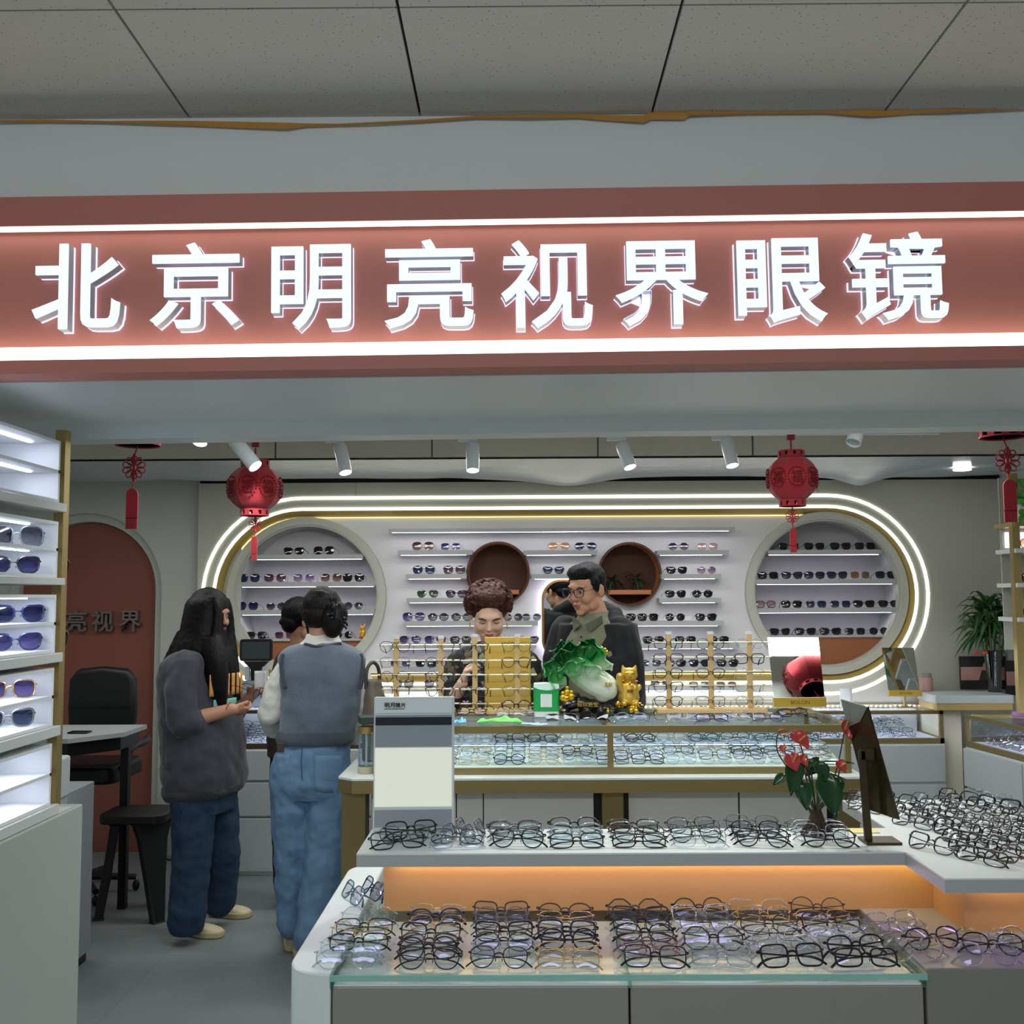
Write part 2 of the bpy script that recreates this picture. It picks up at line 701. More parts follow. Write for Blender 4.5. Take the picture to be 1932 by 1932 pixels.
DS = 2.56
zs = lambda y, d=DS: P(966, y, d).z
sign = thing('shop_sign', 'long terracotta fascia sign with eight glowing Chinese characters above the shopfront', 'sign')
sign.matrix_world = TM
LEDW = emit_mat('sign_led_strip', (255, 250, 236), 3.0)
MB().box(-3.2, 3.2, DS + 0.03, 2.665, zs(690), zs(357)).build('fascia_panel', RED, sign, smooth=0)
MB().box(-3.2, 3.2, DS - 0.02, DS + 0.03, zs(412, DS - 0.02), zs(357, DS - 0.02)).build('upper_band', RED, sign, smooth=0)
MB().box(-3.2, 3.2, DS - 0.015, DS + 0.01, zs(421), zs(412.5)).build('light_strip', LEDW, sign, smooth=0)
MB().box(-3.2, 3.2, DS - 0.02, DS + 0.03, zs(692, DS - 0.02), zs(666, DS - 0.02)).build('lower_band', RED, sign, smooth=0)
MB().box(-3.2, 3.2, DS - 0.018, DS + 0.02, zs(665), zs(645)).build('light_strip', LEDW, sign, smooth=0)
FACE = emit_mat('letter_face_light', (226, 246, 255), 1.25)
RET = mat('letter_return', (190, 200, 206), 0.35, 0.3)
HALO = emit_mat('letter_halo_light', (226, 222, 255), 1.5)
LETTERS = (('北', 60, 228, 459, 622), ('京', 283, 452, 457, 620), ('明', 512, 662, 461, 622), ('亮', 726, 892, 451, 620),
           ('视', 947, 1116, 452, 620), ('界', 1163, 1333, 454, 615), ('眼', 1394, 1556, 449, 610), ('镜', 1606, 1783, 437, 605))
DF = DS - 0.012
for ch, x0, x1, y0, y1 in LETTERS:
    a, b = tilted(P(x0, y1, DF)), tilted(P(x1, y0, DF))
    c = (a + b) / 2
    wd, ht = b.x - a.x, b.z - a.z
    f = add_text(MB(), ch, facing(Vector((c.x, DF - 0.001, c.z))), wd, ht, 0.003, 0.009).build('character', FACE, sign, smooth=0)
    add_text(MB(), ch, facing(Vector((c.x, DF + 0.018, c.z))), wd * 1.004, ht * 1.004, 0.0145, 0.0095).build('letter_return', RET, f, smooth=0)
    add_text(MB(), ch, facing(Vector((c.x, DF + 0.036, c.z))), wd * 1.02, ht * 1.02, 0.003, 0.014).build('letter_halo', HALO, f, smooth=0)

# masking tape along the top of the bulkhead
tp = MB()
TAPE = [(-60, 229, 2), (0, 229, 3), (90, 229, 4), (200, 231, 3), (300, 232, 5), (362, 234, 7), (450, 237, 9), (540, 239, 9), (575, 237, 5), (640, 236, 3), (700, 233, 3), (795, 229, 4), (900, 222, 4), (1000, 221, 5), (1090, 220, 6), (1150, 224, 8), (1215, 226, 10), (1228, 220, 12), (1292, 219, 14), (1300, 215, 6), (1420, 213, 5), (1560, 212, 5), (1640, 215, 9), (1670, 214, 10), (1720, 211, 8), (1790, 210, 5), (1932, 205, 5), (2000, 203, 4)]
tv, tf = [], []
for i, (x, y, h) in enumerate(TAPE):
    dd = 2.652 - (0.008 if i % 3 == 1 else 0.002)
    tv += [P(x, y - h * 0.8, dd), P(x, y, dd - 0.004), P(x, y + h * 0.5, dd)]
    if i:
        k = 3 * i
        tf += [(k - 3, k, k + 1, k - 2), (k - 2, k + 1, k + 2, k - 1)]
tb = MB().add(tv, tf).build('masking_tape', mat('amber_tape', (200, 146, 70), 0.5), smooth=0, solid=0.001)
tag(tb, 'peeling amber masking tape along the joint of ceiling tiles and white bulkhead', 'tape')

# ================================================================ BACK WALL DISPLAY
YP, YI = 6.68, 6.76            # outer panel face, inner (recessed) panel face
px = lambda x, y, d=YP: P(x, y, d)
SC1 = px(568, 1124)
SC2 = px(1564, 1121)
ppm = (px(1564, 1121).x - px(568, 1124).x) / 996.0


def stadium(r, n=28, z=None):
    out = []
    zc = (SC1.z + SC2.z) / 2
    for i in range(n + 1):
        t = -math.pi / 2 + math.pi * i / n
        out.append((SC2.x + r * math.cos(t), zc + r * math.sin(t)))
    for i in range(n + 1):
        t = math.pi / 2 + math.pi * i / n
        out.append((SC1.x + r * math.cos(t), zc + r * math.sin(t)))
    return out


zt = P(966, 909, YP).z
RO = 186 * ppm
RI = 165 * ppm
plx0, plx1 = P(374, 1000, YP).x, P(1915, 1000, YP).x
wall = plate('wall_back', [(plx0, 0), (plx1, 0), (plx1, zt), (plx0, zt)], [stadium(RI - 0.012)], YP, YP + 0.03, WARMW)
wall['kind'] = 'structure'
struct(MB().box(plx0, plx1, YP + 0.02, YP + 0.12, zt + 0.0005, zt + 0.024), 'trim_2', mat('shadow_gap', (12, 12, 12), 0.8), smooth=0)
jn = MB()
for x in (671, 1542):
    q = P(x, 920, YP)
    jn.box(q.x - 0.0012, q.x + 0.0012, YP - 0.001, YP + 0.001, SC1.z + RO + 0.012, zt)
struct(jn, 'trim_3', mat('panel_joint', (110, 112, 104), 0.8), smooth=0)
NEON = emit_mat('wall_led_neon', (255, 250, 232), 2.2)
to3 = lambda pl, y: [Vector((p[0], y, p[1])) for p in pl]
lp = thing('led_neon_loop', 'outermost glowing white stadium-shaped light line on the back wall', 'light strip', (0, YP, 0))
MB().ring_prism(to3(stadium(RO + 0.0095), -0.008), to3(stadium(RO - 0.0095), -0.008), (0, 0.008, 0)).build('light_strip', NEON, lp, smooth=0)
lp = thing('led_neon_loop', 'inner glowing white stadium-shaped light line edging the gold recess', 'light strip', (0, YP, 0))
MB().ring_prism(to3(stadium(RI + 0.009), -0.008), to3(stadium(RI - 0.009), -0.008), (0, 0.008, 0)).build('light_strip', NEON, lp, smooth=0)
# gold return of the recess, with a warm light line at its back
gs = MB()
A, B = stadium(RI - 0.012), stadium(RI - 0.052)
for i in range(len(A)):
    j = (i + 1) % len(A)
    gs.add([(A[i][0], YP, A[i][1]), (A[j][0], YP, A[j][1]), (B[j][0], YI, B[j][1]), (B[i][0], YI, B[i][1])], [(0, 1, 2, 3)])
struct(gs, 'trim_4', mat('recess_gold_paint', (186, 160, 88), 0.45, 0.25), smooth=30)
lp = thing('led_neon_loop', 'thin warm yellow light line inside the gold recess of the wall', 'light strip', (0, YI, 0))
MB().ring_prism(to3(stadium(RI - 0.047), -0.014), to3(stadium(RI - 0.0535), -0.014), (0, 0.008, 0)).build('light_strip', emit_mat('warm_led_line', (255, 240, 170), 1.5), lp, smooth=0)

CL = (P(580, 1126, YI), 150)
CR = (P(1557, 1118, YI), 152)
ppi = ppm * YI / YP
NL = (P(940, 1082, YI), 59)
NR = (P(1187, 1083, YI), 59)
c2 = lambda c, r, n=56: [(c.x + r * math.cos(2 * math.pi * i / n), c.z + r * math.sin(2 * math.pi * i / n)) for i in range(n)]
inner = plate('wall_back_inner', stadium(RI - 0.050), [c2(CL[0], 145 * ppi), c2(CR[0], 147 * ppi), c2(NL[0], 58 * ppi), c2(NR[0], 58 * ppi)], YI, YI + 0.02, mat('inner_panel_white', (216, 214, 214), 0.6))
inner['kind'] = 'structure'
struct(MB().box(WX0, WX1, 7.06, 7.12, 0, ZC), 'wall_back_rear', WALLW, smooth=0)

SHELF_LED = emit_mat('shelf_led', (236, 232, 255), 14.0)
NICHE_BACK = mat('niche_back_white', (214, 210, 216), 0.6)


def niche(name, label, c, r, depth, ring_w, rows, back, side, ringm, base_y=None, base_mat=None, leds=True):
    """round display niche let into the panel: ring, drum, back, shelves with light strips"""
    t = thing(name, label, 'display niche', (c.x, YI, c.z))
    L = lambda pl, y: [Vector((p[0], y, p[1])) for p in pl]
    z0 = Vector((0, 0, 0))
    n = 64
    C = lambda rr: c2(z0, rr, n)
    MB().ring_prism(L(C(r), -0.05), L(C(r - ring_w), -0.05), (0, 0.05, 0)).build('ring', ringm, t, smooth=30)
    if depth > 0.15:
        MB().ring_prism(L(C(r - ring_w), -0.035), L(C(r - ring_w - 0.012), -0.035), (0, 0.06, 0)).build('inner_ring', ringm, t, smooth=30)
        ri = r - ring_w - 0.010
    else:
        ri = r - ring_w
    dr = MB()
    A_ = C(ri)
    for i in range(n):
        j = (i + 1) % n
        dr.add([(A_[i][0], -0.03, A_[i][1]), (A_[j][0], -0.03, A_[j][1]), (A_[j][0], depth, A_[j][1]), (A_[i][0], depth, A_[i][1])], [(0, 1, 2, 3)])
    dr.build('drum', side, t, smooth=30)
    MB().add(L(C(ri + 0.005), depth), [tuple(range(n))]).build('back_panel', back, t, smooth=0, solid=0.006)
    for (zz, th) in rows:
        zl = zz - c.z
        hw = lambda q: math.sqrt(max(0.0001, ri * ri - q * q)) - 0.002
        w_ = min(hw(zl), hw(zl - th))
        s = MB().box(-w_, w_, -0.02, depth - 0.004, zl - th, zl).build('shelf', side if base_mat is None or depth < 0.15 else SHELFG, t, smooth=0)
        if leds:
            MB().box(-w_ * 0.96, w_ * 0.96, 0.010, 0.018, zl - th - 0.0018, zl - th - 0.0004).build('light_strip', SHELF_LED, s, smooth=0)
    if base_y is not None:
        zl = base_y - c.z
        pts = [Vector((ri * math.cos(a), 0.02, ri * math.sin(a))) for a in [math.pi * 2 * i / 90 for i in range(90)] if ri * math.sin(a) <= zl]
        pts.sort(key=lambda p: math.atan2(p.z, p.x) if False else p.x)
        w_ = math.sqrt(ri * ri - zl * zl)
        arc = [Vector((w_ * 1.0, 0.0, zl))] + [Vector((ri * math.cos(a), 0.0, ri * math.sin(a))) for a in [-(math.asin(min(1, -zl / ri))) - (math.pi - 2 * math.asin(min(1, -zl / ri))) * k / 30 for k in range(31)]]
        MB().prism(arc, (0, depth - 0.004, 0)).build('base_front', base_mat, t, smooth=0)
    return t


zrow = lambda x, y, d=6.72: P(x, y, d).z
niche('round_display_niche', 'large round lit niche holding shelved sunglasses, behind the grey knit vest woman', CL[0], 150 * ppi, 0.24, 14 * ppi,
      [(zrow(570, 1046), 0.030), (zrow(570, 1098), 0.030), (zrow(570, 1151), 0.030), (zrow(570, 1206), 0.012)], NICHE_BACK, WHITE, WARMW, zrow(570, 1206) - 0.012, BROWN)
niche('round_display_niche', 'large round lit niche holding rows of black sunglasses, behind the wooden racks', CR[0], 152 * ppi, 0.24, 14 * ppi,
      [(zrow(1557, 1037), 0.030), (zrow(1557, 1093), 0.030), (zrow(1557, 1147), 0.030), (zrow(1557, 1199), 0.012)], NICHE_BACK, WHITE, WARMW, zrow(1557, 1199) - 0.012, BROWN)
DKB = mat('niche_brown_dark', (84, 52, 40), 0.7)
WOOD_O = mat('niche_orange_wood', (196, 124, 74), 0.5)
niche('small_round_niche', 'small round brown niche above the curly haired woman', NL[0], 60 * ppi, 0.14, 4 * ppi, [(zrow(940, 1113), 0.028)], DKB, WOOD_O, DKB, leds=False)
niche('small_round_niche', 'small round brown niche with little plants on its shelf', NR[0], 60 * ppi, 0.14, 4 * ppi, [(zrow(1187, 1113), 0.028)], DKB, WOOD_O, DKB, leds=False)
for nn in (NL, NR):
    o = MB().box(-0.08, 0.08, 0, 0.006, 0, 0.004).build('niche_light', emit_mat('niche_warm_led', (255, 214, 160), 9.0), loc=(nn[0].x, YI + 0.01, zrow(nn[0].x, 1113) - 0.034))
    tag(o, 'small warm light under the shelf of the round brown niche %s' % ('above the curly haired woman' if nn is NL else 'with little plants'), 'light')


def wall_shelf(x0, x1, y, label, th=9, led=True, depth=0.13):
    a, b = P(x0, y, YI - depth), P(x1, y, YI - depth)
    zz = (a.z + b.z) / 2
    h = th * ppm * (YI - depth) / YP
    t = thing('wall_shelf', label, 'shelf', ((a.x + b.x) / 2, YI - depth / 2, zz), 0, 'white sunglasses shelves on the back wall')
    w2 = (b.x - a.x) / 2
    MB().box(-w2, w2, -depth / 2, depth / 2, -h, 0).build('board', SHELFG, t, smooth=0)
    if led:
        MB().box(-w2 + 0.02, w2 - 0.04, -depth / 2 + 0.012, -depth / 2 + 0.020, -h - 0.0018, -h - 0.0004).build('light_strip', SHELF_LED, t, smooth=0)
    return t


wall_shelf(733, 1387, 996, 'longest white shelf with a light strip along the top of the sunglasses wall', 7)
N4 = ['top', 'second', 'third', 'fourth', 'fifth', 'sixth']
for k, (y, segs) in enumerate(((1038, ((750, 891, 'left'), (988, 1127, 'middle'), (1240, 1375, 'right'))), (1083, ((765, 880, 'left'), (1003, 1128, 'middle'), (1248, 1361, 'right'))),
                               (1128, ((767, 884, 'left'), (1244, 1361, 'right'))), (1172, ((761, 1015, 'left'), (1112, 1366, 'right'))),
                               (1215, ((735, 1012, 'left'), (1112, 1395, 'right'))), (1259, ((745, 1015, 'left'), (1112, 1388, 'right'))))):
    for x0, x1, side in segs:
        wall_shelf(x0, x1, y, '%s short white wall shelf of the %s column on the sunglasses wall' % (N4[k], side))
wall_shelf(735, 1400, 1298, 'lowest long white ledge of the sunglasses wall above the back counter', 6, True, 0.1)

# backlit wall mirror between the two small niches
mc = P(1063, 1169, YI - 0.06)
mw, mh = 41 * ppm, 76 * ppm
t = thing('wall_mirror', 'tall rounded gold framed mirror with backlight beside the man in glasses', 'mirror', (mc.x, YI - 0.06, mc.z))
ro = rrect(-mw, mw, -mh, mh, mw * 0.92, 10)
rin = rrect(-mw + 0.014, mw - 0.014, -mh + 0.014, mh - 0.014, mw * 0.92 - 0.014, 10)
V3 = lambda pl, y=0.0: [Vector((p[0], y, p[1])) for p in pl]
MB().ring_prism(V3(ro, -0.012), V3(rin, -0.012), (0, 0.03, 0)).build('frame', mat('copper_gold_frame', (196, 142, 82), 0.3, 0.9), t, smooth=30)
MB().prism(V3(rin, 0.0), (0, 0.006, 0)).build('mirror_glass', mat('mirror', (225, 232, 230), 0.02, 1.0), t, smooth=0)
ro2 = rrect(-mw + 0.02, mw - 0.02, -mh + 0.02, mh - 0.02, mw * 0.92 - 0.02, 10)
MB().ring_prism(V3(ro2, 0.02), V3([(p[0] * 0.93, p[1] * 0.95) for p in ro2], 0.02), (0, 0.03, 0)).build('backlight', emit_mat('mirror_backlight', (225, 228, 255), 9.0), t, smooth=0)
t.rotation_euler = (0, 0, R(0.5))
# ================================================================ COUNTERS AND SHELF UNITS
CLEAR = glass_mat('clear_glass', (250, 255, 253), refl=0.03, edge=0.32, rough=0.0)
GEDGE = mat('glass_edge_green', (150, 205, 190), 0.15, emit=None, alpha=0.75)
COOL = emit_mat('case_led_cool', (226, 236, 255), 9.0)
WHITE2 = mat('counter_white', (222, 227, 224), 0.3)
DRAWER = mat('drawer_front', (144, 141, 131), 0.4)
GREYT = mat('tray_edge_grey', (176, 178, 178), 0.45)
AMBER = mat('amber_panel', (180, 134, 74), 0.6)

# ---- front display counter
ZG = 0.850
fc = thing('display_counter', 'white front counter with glass top, orange riser and rows of spectacles', 'counter', (0.2, 2.6, 0))
fl = Vector((0.2, 2.6, 0))
XL, XGL, XGR, XRC = -0.475, -0.380, 0.806, 2.2
YF = 2.185


def dcp(pts, z0, z1):
    """outline in plan -> prism, in the counter's own frame"""
    return MB().prism([Vector((p[0], p[1], z0)) - fl for p in pts], (0, 0, z1 - z0))


side = [(XGL, 3.05)] + [(XL + 0.07 - 0.07 * math.sin(a), 2.98 + 0.07 * math.cos(a)) for a in [R(t) for t in range(0, 91, 15)]] + [(XL + 0.09 - 0.09 * math.cos(a), YF + 0.085 - 0.09 * math.sin(a)) for a in [R(t) for t in range(0, 91, 10)]] + [(XGL, YF - 0.005)]
dcp(side, 0.0, ZG).build('end_block', WHITE2, fc, smooth=30, bevel=0.004)
for x0, x1 in ((XGL + 0.002, 0.215), (0.219, XGR - 0.003)):
    MB().box(x0 - fl.x, x1 - fl.x, YF + 0.004 - fl.y, 3.0 - fl.y, 0.08, 0.822).build('drawer', DRAWER, fc, smooth=0, bevel=0.003)
MB().box(XGL + 0.01 - fl.x, XGR - fl.x, YF + 0.05 - fl.y, 3.0 - fl.y, 0.0, 0.08).build('plinth', BLACK, fc, smooth=0)
MB().box(XGL - fl.x, XGR - fl.x, YF - 0.012 - fl.y, 2.78 - fl.y, ZG - 0.012, ZG).build('glass_top', CLEAR, fc, smooth=0)
MB().box(XGL - fl.x, XGR - fl.x, YF - 0.0135 - fl.y, YF - 0.012 - fl.y, ZG - 0.012, ZG).build('glass_edge', GEDGE, fc, smooth=0)
for x in (XGL + 0.003, 0.217, XGR - 0.004):
    MB().box(x - 0.003 - fl.x, x + 0.003 - fl.x, YF - 0.008 - fl.y, 2.6 - fl.y, 0.822, ZG - 0.012).build('glass_divider', glass_mat('green_glass', (200, 232, 222), refl=0.06, edge=0.5), fc, smooth=0)
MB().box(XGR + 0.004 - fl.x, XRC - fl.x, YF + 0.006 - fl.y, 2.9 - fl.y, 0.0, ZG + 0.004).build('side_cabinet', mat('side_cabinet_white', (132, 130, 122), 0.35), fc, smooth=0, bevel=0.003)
MB().box(XGL + 0.004 - fl.x, XGR - 0.006 - fl.x, YF + 0.006 - fl.y, 2.6 - fl.y, 0.8222, 0.826).build('display_bed', WHITE2, fc, smooth=0)
# orange riser
XO0, XO1, YO1, YO2 = -0.327, 0.985, 2.60, 2.42
rz_ = MB()
rz_.prism([Vector((x, y, ZG + 0.001)) - fl for x, y in ((XO0, YO1), (XO1, YO1), (XO1, YO2), (XRC, YO2), (XRC, 2.9), (XO0, 2.78))], (0, 0, 0.131))
rz_.build('riser', AMBER, fc, smooth=0)
# upper tray, L-shaped
ZT = 1.009
tray = [(-0.378, 2.50), (0.885, 2.50), (0.885, 2.27), (2.2, 2.27), (1.36, 2.85), (1.36, 3.12), (0.93, 3.12), (0.93, 2.752), (-0.378, 2.752)]
tray = [(-0.378, 2.50), (0.885, 2.50), (0.885, 2.27), (1.36, 2.27), (1.36, 3.12), (0.93, 3.12), (0.93, 2.752), (-0.378, 2.752)]
dcp(tray, ZT - 0.004, ZT).build('tray_surface', WHITE2, fc, smooth=0)
dcp(tray, ZT - 0.03, ZT - 0.0045).build('tray', GREYT, fc, smooth=0)
dcp([(1.0, 2.75), (1.3, 2.75), (1.3, 3.08), (1.0, 3.08)], 0.0, ZT - 0.031).build('back_cabinet', WHITE2, fc, smooth=0)
WLED = emit_mat('warm_led_strip', (255, 236, 180), 15.0)
MB().box(XO0 + 0.02 - fl.x, XO1 - 0.02 - fl.x, YO1 - 0.018 - fl.y, YO1 - 0.008 - fl.y, ZT - 0.036, ZT - 0.031).build('light_strip', WLED, fc, smooth=0)
MB().box(XO1 + 0.02 - fl.x, 1.34 - fl.x, YO2 - 0.018 - fl.y, YO2 - 0.008 - fl.y, ZT - 0.036, ZT - 0.031).build('light_strip', WLED, fc, smooth=0)
MB().box(XO1 - 0.018 - fl.x, XO1 - 0.010 - fl.x, YO2 + 0.01 - fl.y, YO1 - 0.03 - fl.y, ZT - 0.036, ZT - 0.031).build('light_strip', WLED, fc, smooth=0)
MB().box(XO0 - fl.x, XO1 - 0.04 - fl.x, YO1 - 0.032 - fl.y, YO1 - 0.029 - fl.y, ZT - 0.047, ZT - 0.031).build('unseen_light_shield', GREYT, fc, smooth=0)  # added out of sight to block the strip's reflection in the glass
MB().box(XO1 + 0.0 - fl.x, 1.36 - fl.x, YO2 - 0.032 - fl.y, YO2 - 0.029 - fl.y, ZT - 0.047, ZT - 0.031).build('unseen_light_shield', GREYT, fc, smooth=0)  # same added shield for the strip under the tray arm
# row of violet-white diodes under the front lip of the tray
PLED = emit_mat('violet_diodes', (196, 170, 255), 70.0)
dm = MB()
for i in range(84):
    x = XO0 - 0.02 + i * 0.0145
    dm.box(x, x + 0.005, 2.515, 2.519, ZT - 0.0335, ZT - 0.0305)
for i in range(28):
    x = 0.90 + i * 0.0145
    dm.box(x, x + 0.005, 2.285, 2.289, ZT - 0.0335, ZT - 0.0305)
dm.v = [tuple(Vector(p) - fl) for p in dm.v]
dm.build('diode_strip', PLED, fc, smooth=0)

# ---- island showcase
YS = 4.20
zi = lambda y: P(1100, y, YS).z
ZI_T, ZI_B = zi(1370), zi(1461)
ic = thing('island_showcase', 'long gold framed glass showcase on a white island with gold legs', 'showcase', (0.3, 4.5, 0))
il = Vector((0.3, 4.5, 0))
XI0, XI1 = P(640, 1470, YS).x, P(1625, 1470, YS).x
XC0, XC1 = P(704, 1420, YS).x, P(1606, 1420, YS).x


def icp(pts, z0, z1):
    return MB().prism([Vector((p[0], p[1], z0)) - il for p in pts], (0, 0, z1 - z0))


def ibox(x0, x1, y0, y1, z0, z1):
    return MB().box(x0 - il.x, x1 - il.x, y0 - il.y, y1 - il.y, z0, z1)


YIB = 4.86
tabl = [(XI0 + 0.06, YS - 0.07), (XI1, YS - 0.07), (XI1, YIB), (XI0, YIB), (XI0, YS - 0.02)]
icp(tabl, zi(1467), ZI_B).build('table_top', WHITE2, ic, smooth=0, bevel=0.003)
icp(tabl, zi(1490), zi(1467) - 0.0005).build('gold_band', OLIVE, ic, smooth=0)
for x0, x1 in ((645, 689), (1136, 1176)):
    a, b = P(x0, 1500, YS), P(x1, 1500, YS)
    ibox(a.x, b.x, YS + 0.0, YS + 0.12, 0.0, zi(1490)).build('leg', OLIVE, ic, smooth=0)
ibox(XI1 - 0.1, XI1 - 0.01, YS, YS + 0.12, 0, zi(1490)).build('leg', OLIVE, ic, smooth=0)
for x0, x1 in ((862, 911), (913, 1120), (1186, 1393), (1396, 1560)):
    a, b = P(x0, 1520, YS + 0.04), P(x1, 1520, YS + 0.04)
    ibox(a.x, b.x, YS + 0.04, YIB - 0.05, 0.08, zi(1494)).build('drawer', mat('island_drawer', (216, 217, 210), 0.4), ic, smooth=0, bevel=0.002)
ibox(P(700, 1520, YS + 0.04).x, P(860, 1520, YS + 0.04).x, YS + 0.04, YIB - 0.05, 0.08, zi(1494)).build('drawer', mat('island_drawer', (216, 217, 210), 0.4), ic, smooth=0, bevel=0.002)
ibox(XI0 + 0.2, XI1 - 0.05, YS + 0.05, YIB - 0.08, 0.0, zi(1492)).build('carcass', BLACK, ic, smooth=0)
# gold frame of the glass case
fr = MB()
g = 0.022
zt1, zt0 = ZI_T, zi(1383)
zb1, zb0 = zi(1449), ZI_B + 0.001
for y0, y1 in ((YS, YS + g), (YIB - g - 0.04, YIB - 0.04)):
    fr.box(XC0 - il.x, XC1 - il.x, y0 - il.y, y1 - il.y, zt0, zt1)
    fr.box(XC0 - il.x, XC1 - il.x, y0 - il.y, y1 - il.y, zb0, zb1)
    for x in (XC0, P(1152, 1420, YS).x - g / 2, XC1 - g):
        fr.box(x - il.x, x + g - il.x, y0 - il.y, y1 - il.y, zb1, zt0)
for x in (XC0, P(1152, 1420, YS).x - g / 2, XC1 - g):
    fr.box(x - il.x, x + g - il.x, YS + g - il.y, YIB - 0.04 - g - il.y, zt0, zt1)
    fr.box(x - il.x, x + g - il.x, YS + g - il.y, YIB - 0.04 - g - il.y, zb0, zb1)
fr.build('case_frame', OLIVE, ic, smooth=0)
ibox(XC0 + 0.004, XC1 - 0.004, YS + 0.004, YIB - 0.045, ZI_T - 0.0005, ZI_T + 0.007).build('glass_top', CLEAR, ic, smooth=0)
ibox(XC0 + g, XC1 - g, YS + 0.006, YS + 0.011, zb1, zt0).build('front_glass', CLEAR, ic, smooth=0)
INC = 0.20
MB().prism([Vector((XC0 + g, YS + g + 0.002, zb1 - 0.008)) - il, Vector((XC1 - g, YS + g + 0.002, zb1 - 0.008)) - il, Vector((XC1 - g, YS + 0.262, zb1 - 0.008 + INC * 0.238)) - il, Vector((XC0 + g, YS + 0.262, zb1 - 0.008 + INC * 0.238)) - il], (0, 0, 0.006)).build('case_floor', WHITE2, ic, smooth=0)
ZMID = P(1100, 1403, YS + 0.27).z
YMID = YS + 0.27
ibox(XC0 + g, XC1 - g, YMID, YIB - 0.07, ZMID - 0.006, ZMID).build('case_shelf', mat('frosted_shelf', (206, 220, 246), 0.3), ic, smooth=0)
ibox(XC0 + g, XC1 - g, YIB - 0.066, YIB - 0.062, zb1, zt0).build('case_back', mat('case_back_grey', (196, 202, 206), 0.4), ic, smooth=0)
ibox(XC0 + g, XC1 - g, YS + g + 0.002, YS + g + 0.010, zt0 - 0.0005, zt0 + 0.006).build('light_strip', COOL, ic, smooth=0)
ibox(XC0 + g, XC1 - g, YMID + 0.02, YMID + 0.026, ZMID - 0.010, ZMID - 0.007).build('light_strip', COOL, ic, smooth=0)
# rounded glass end with gold cap and base
ec = Vector(((P(687, 1420, YS).x), YS + 0.06, 0))
er = (P(703, 1420, YS).x - P(671, 1420, YS).x) / 2
for nm, z0, z1, rr, mm in (('end_cap', zi(1385), zi(1372), er * 1.02, GOLD), ('end_base', ZI_B + 0.001, zi(1448), er * 1.02, mat('end_base_cream', (196, 190, 160), 0.4))):
    MB().lathe([(rr, z0), (rr, z1)], (ec.x - il.x, ec.y - il.y, 0), 32).build(nm, mm, ic, smooth=40)
MB().lathe([(er * 0.95, zi(1448)), (er * 0.95, zi(1385))], (ec.x - il.x, ec.y - il.y, 0), 32).build('end_glass', glass_mat('end_glass', (222, 236, 246), refl=0.12, edge=0.6), ic, smooth=40)
ibox(ec.x - 0.004, ec.x + 0.004, ec.y - 0.004, ec.y + 0.004, zi(1448), zi(1385)).build('end_post', mat('white_rod', (230, 235, 240), 0.4), ic, smooth=0)


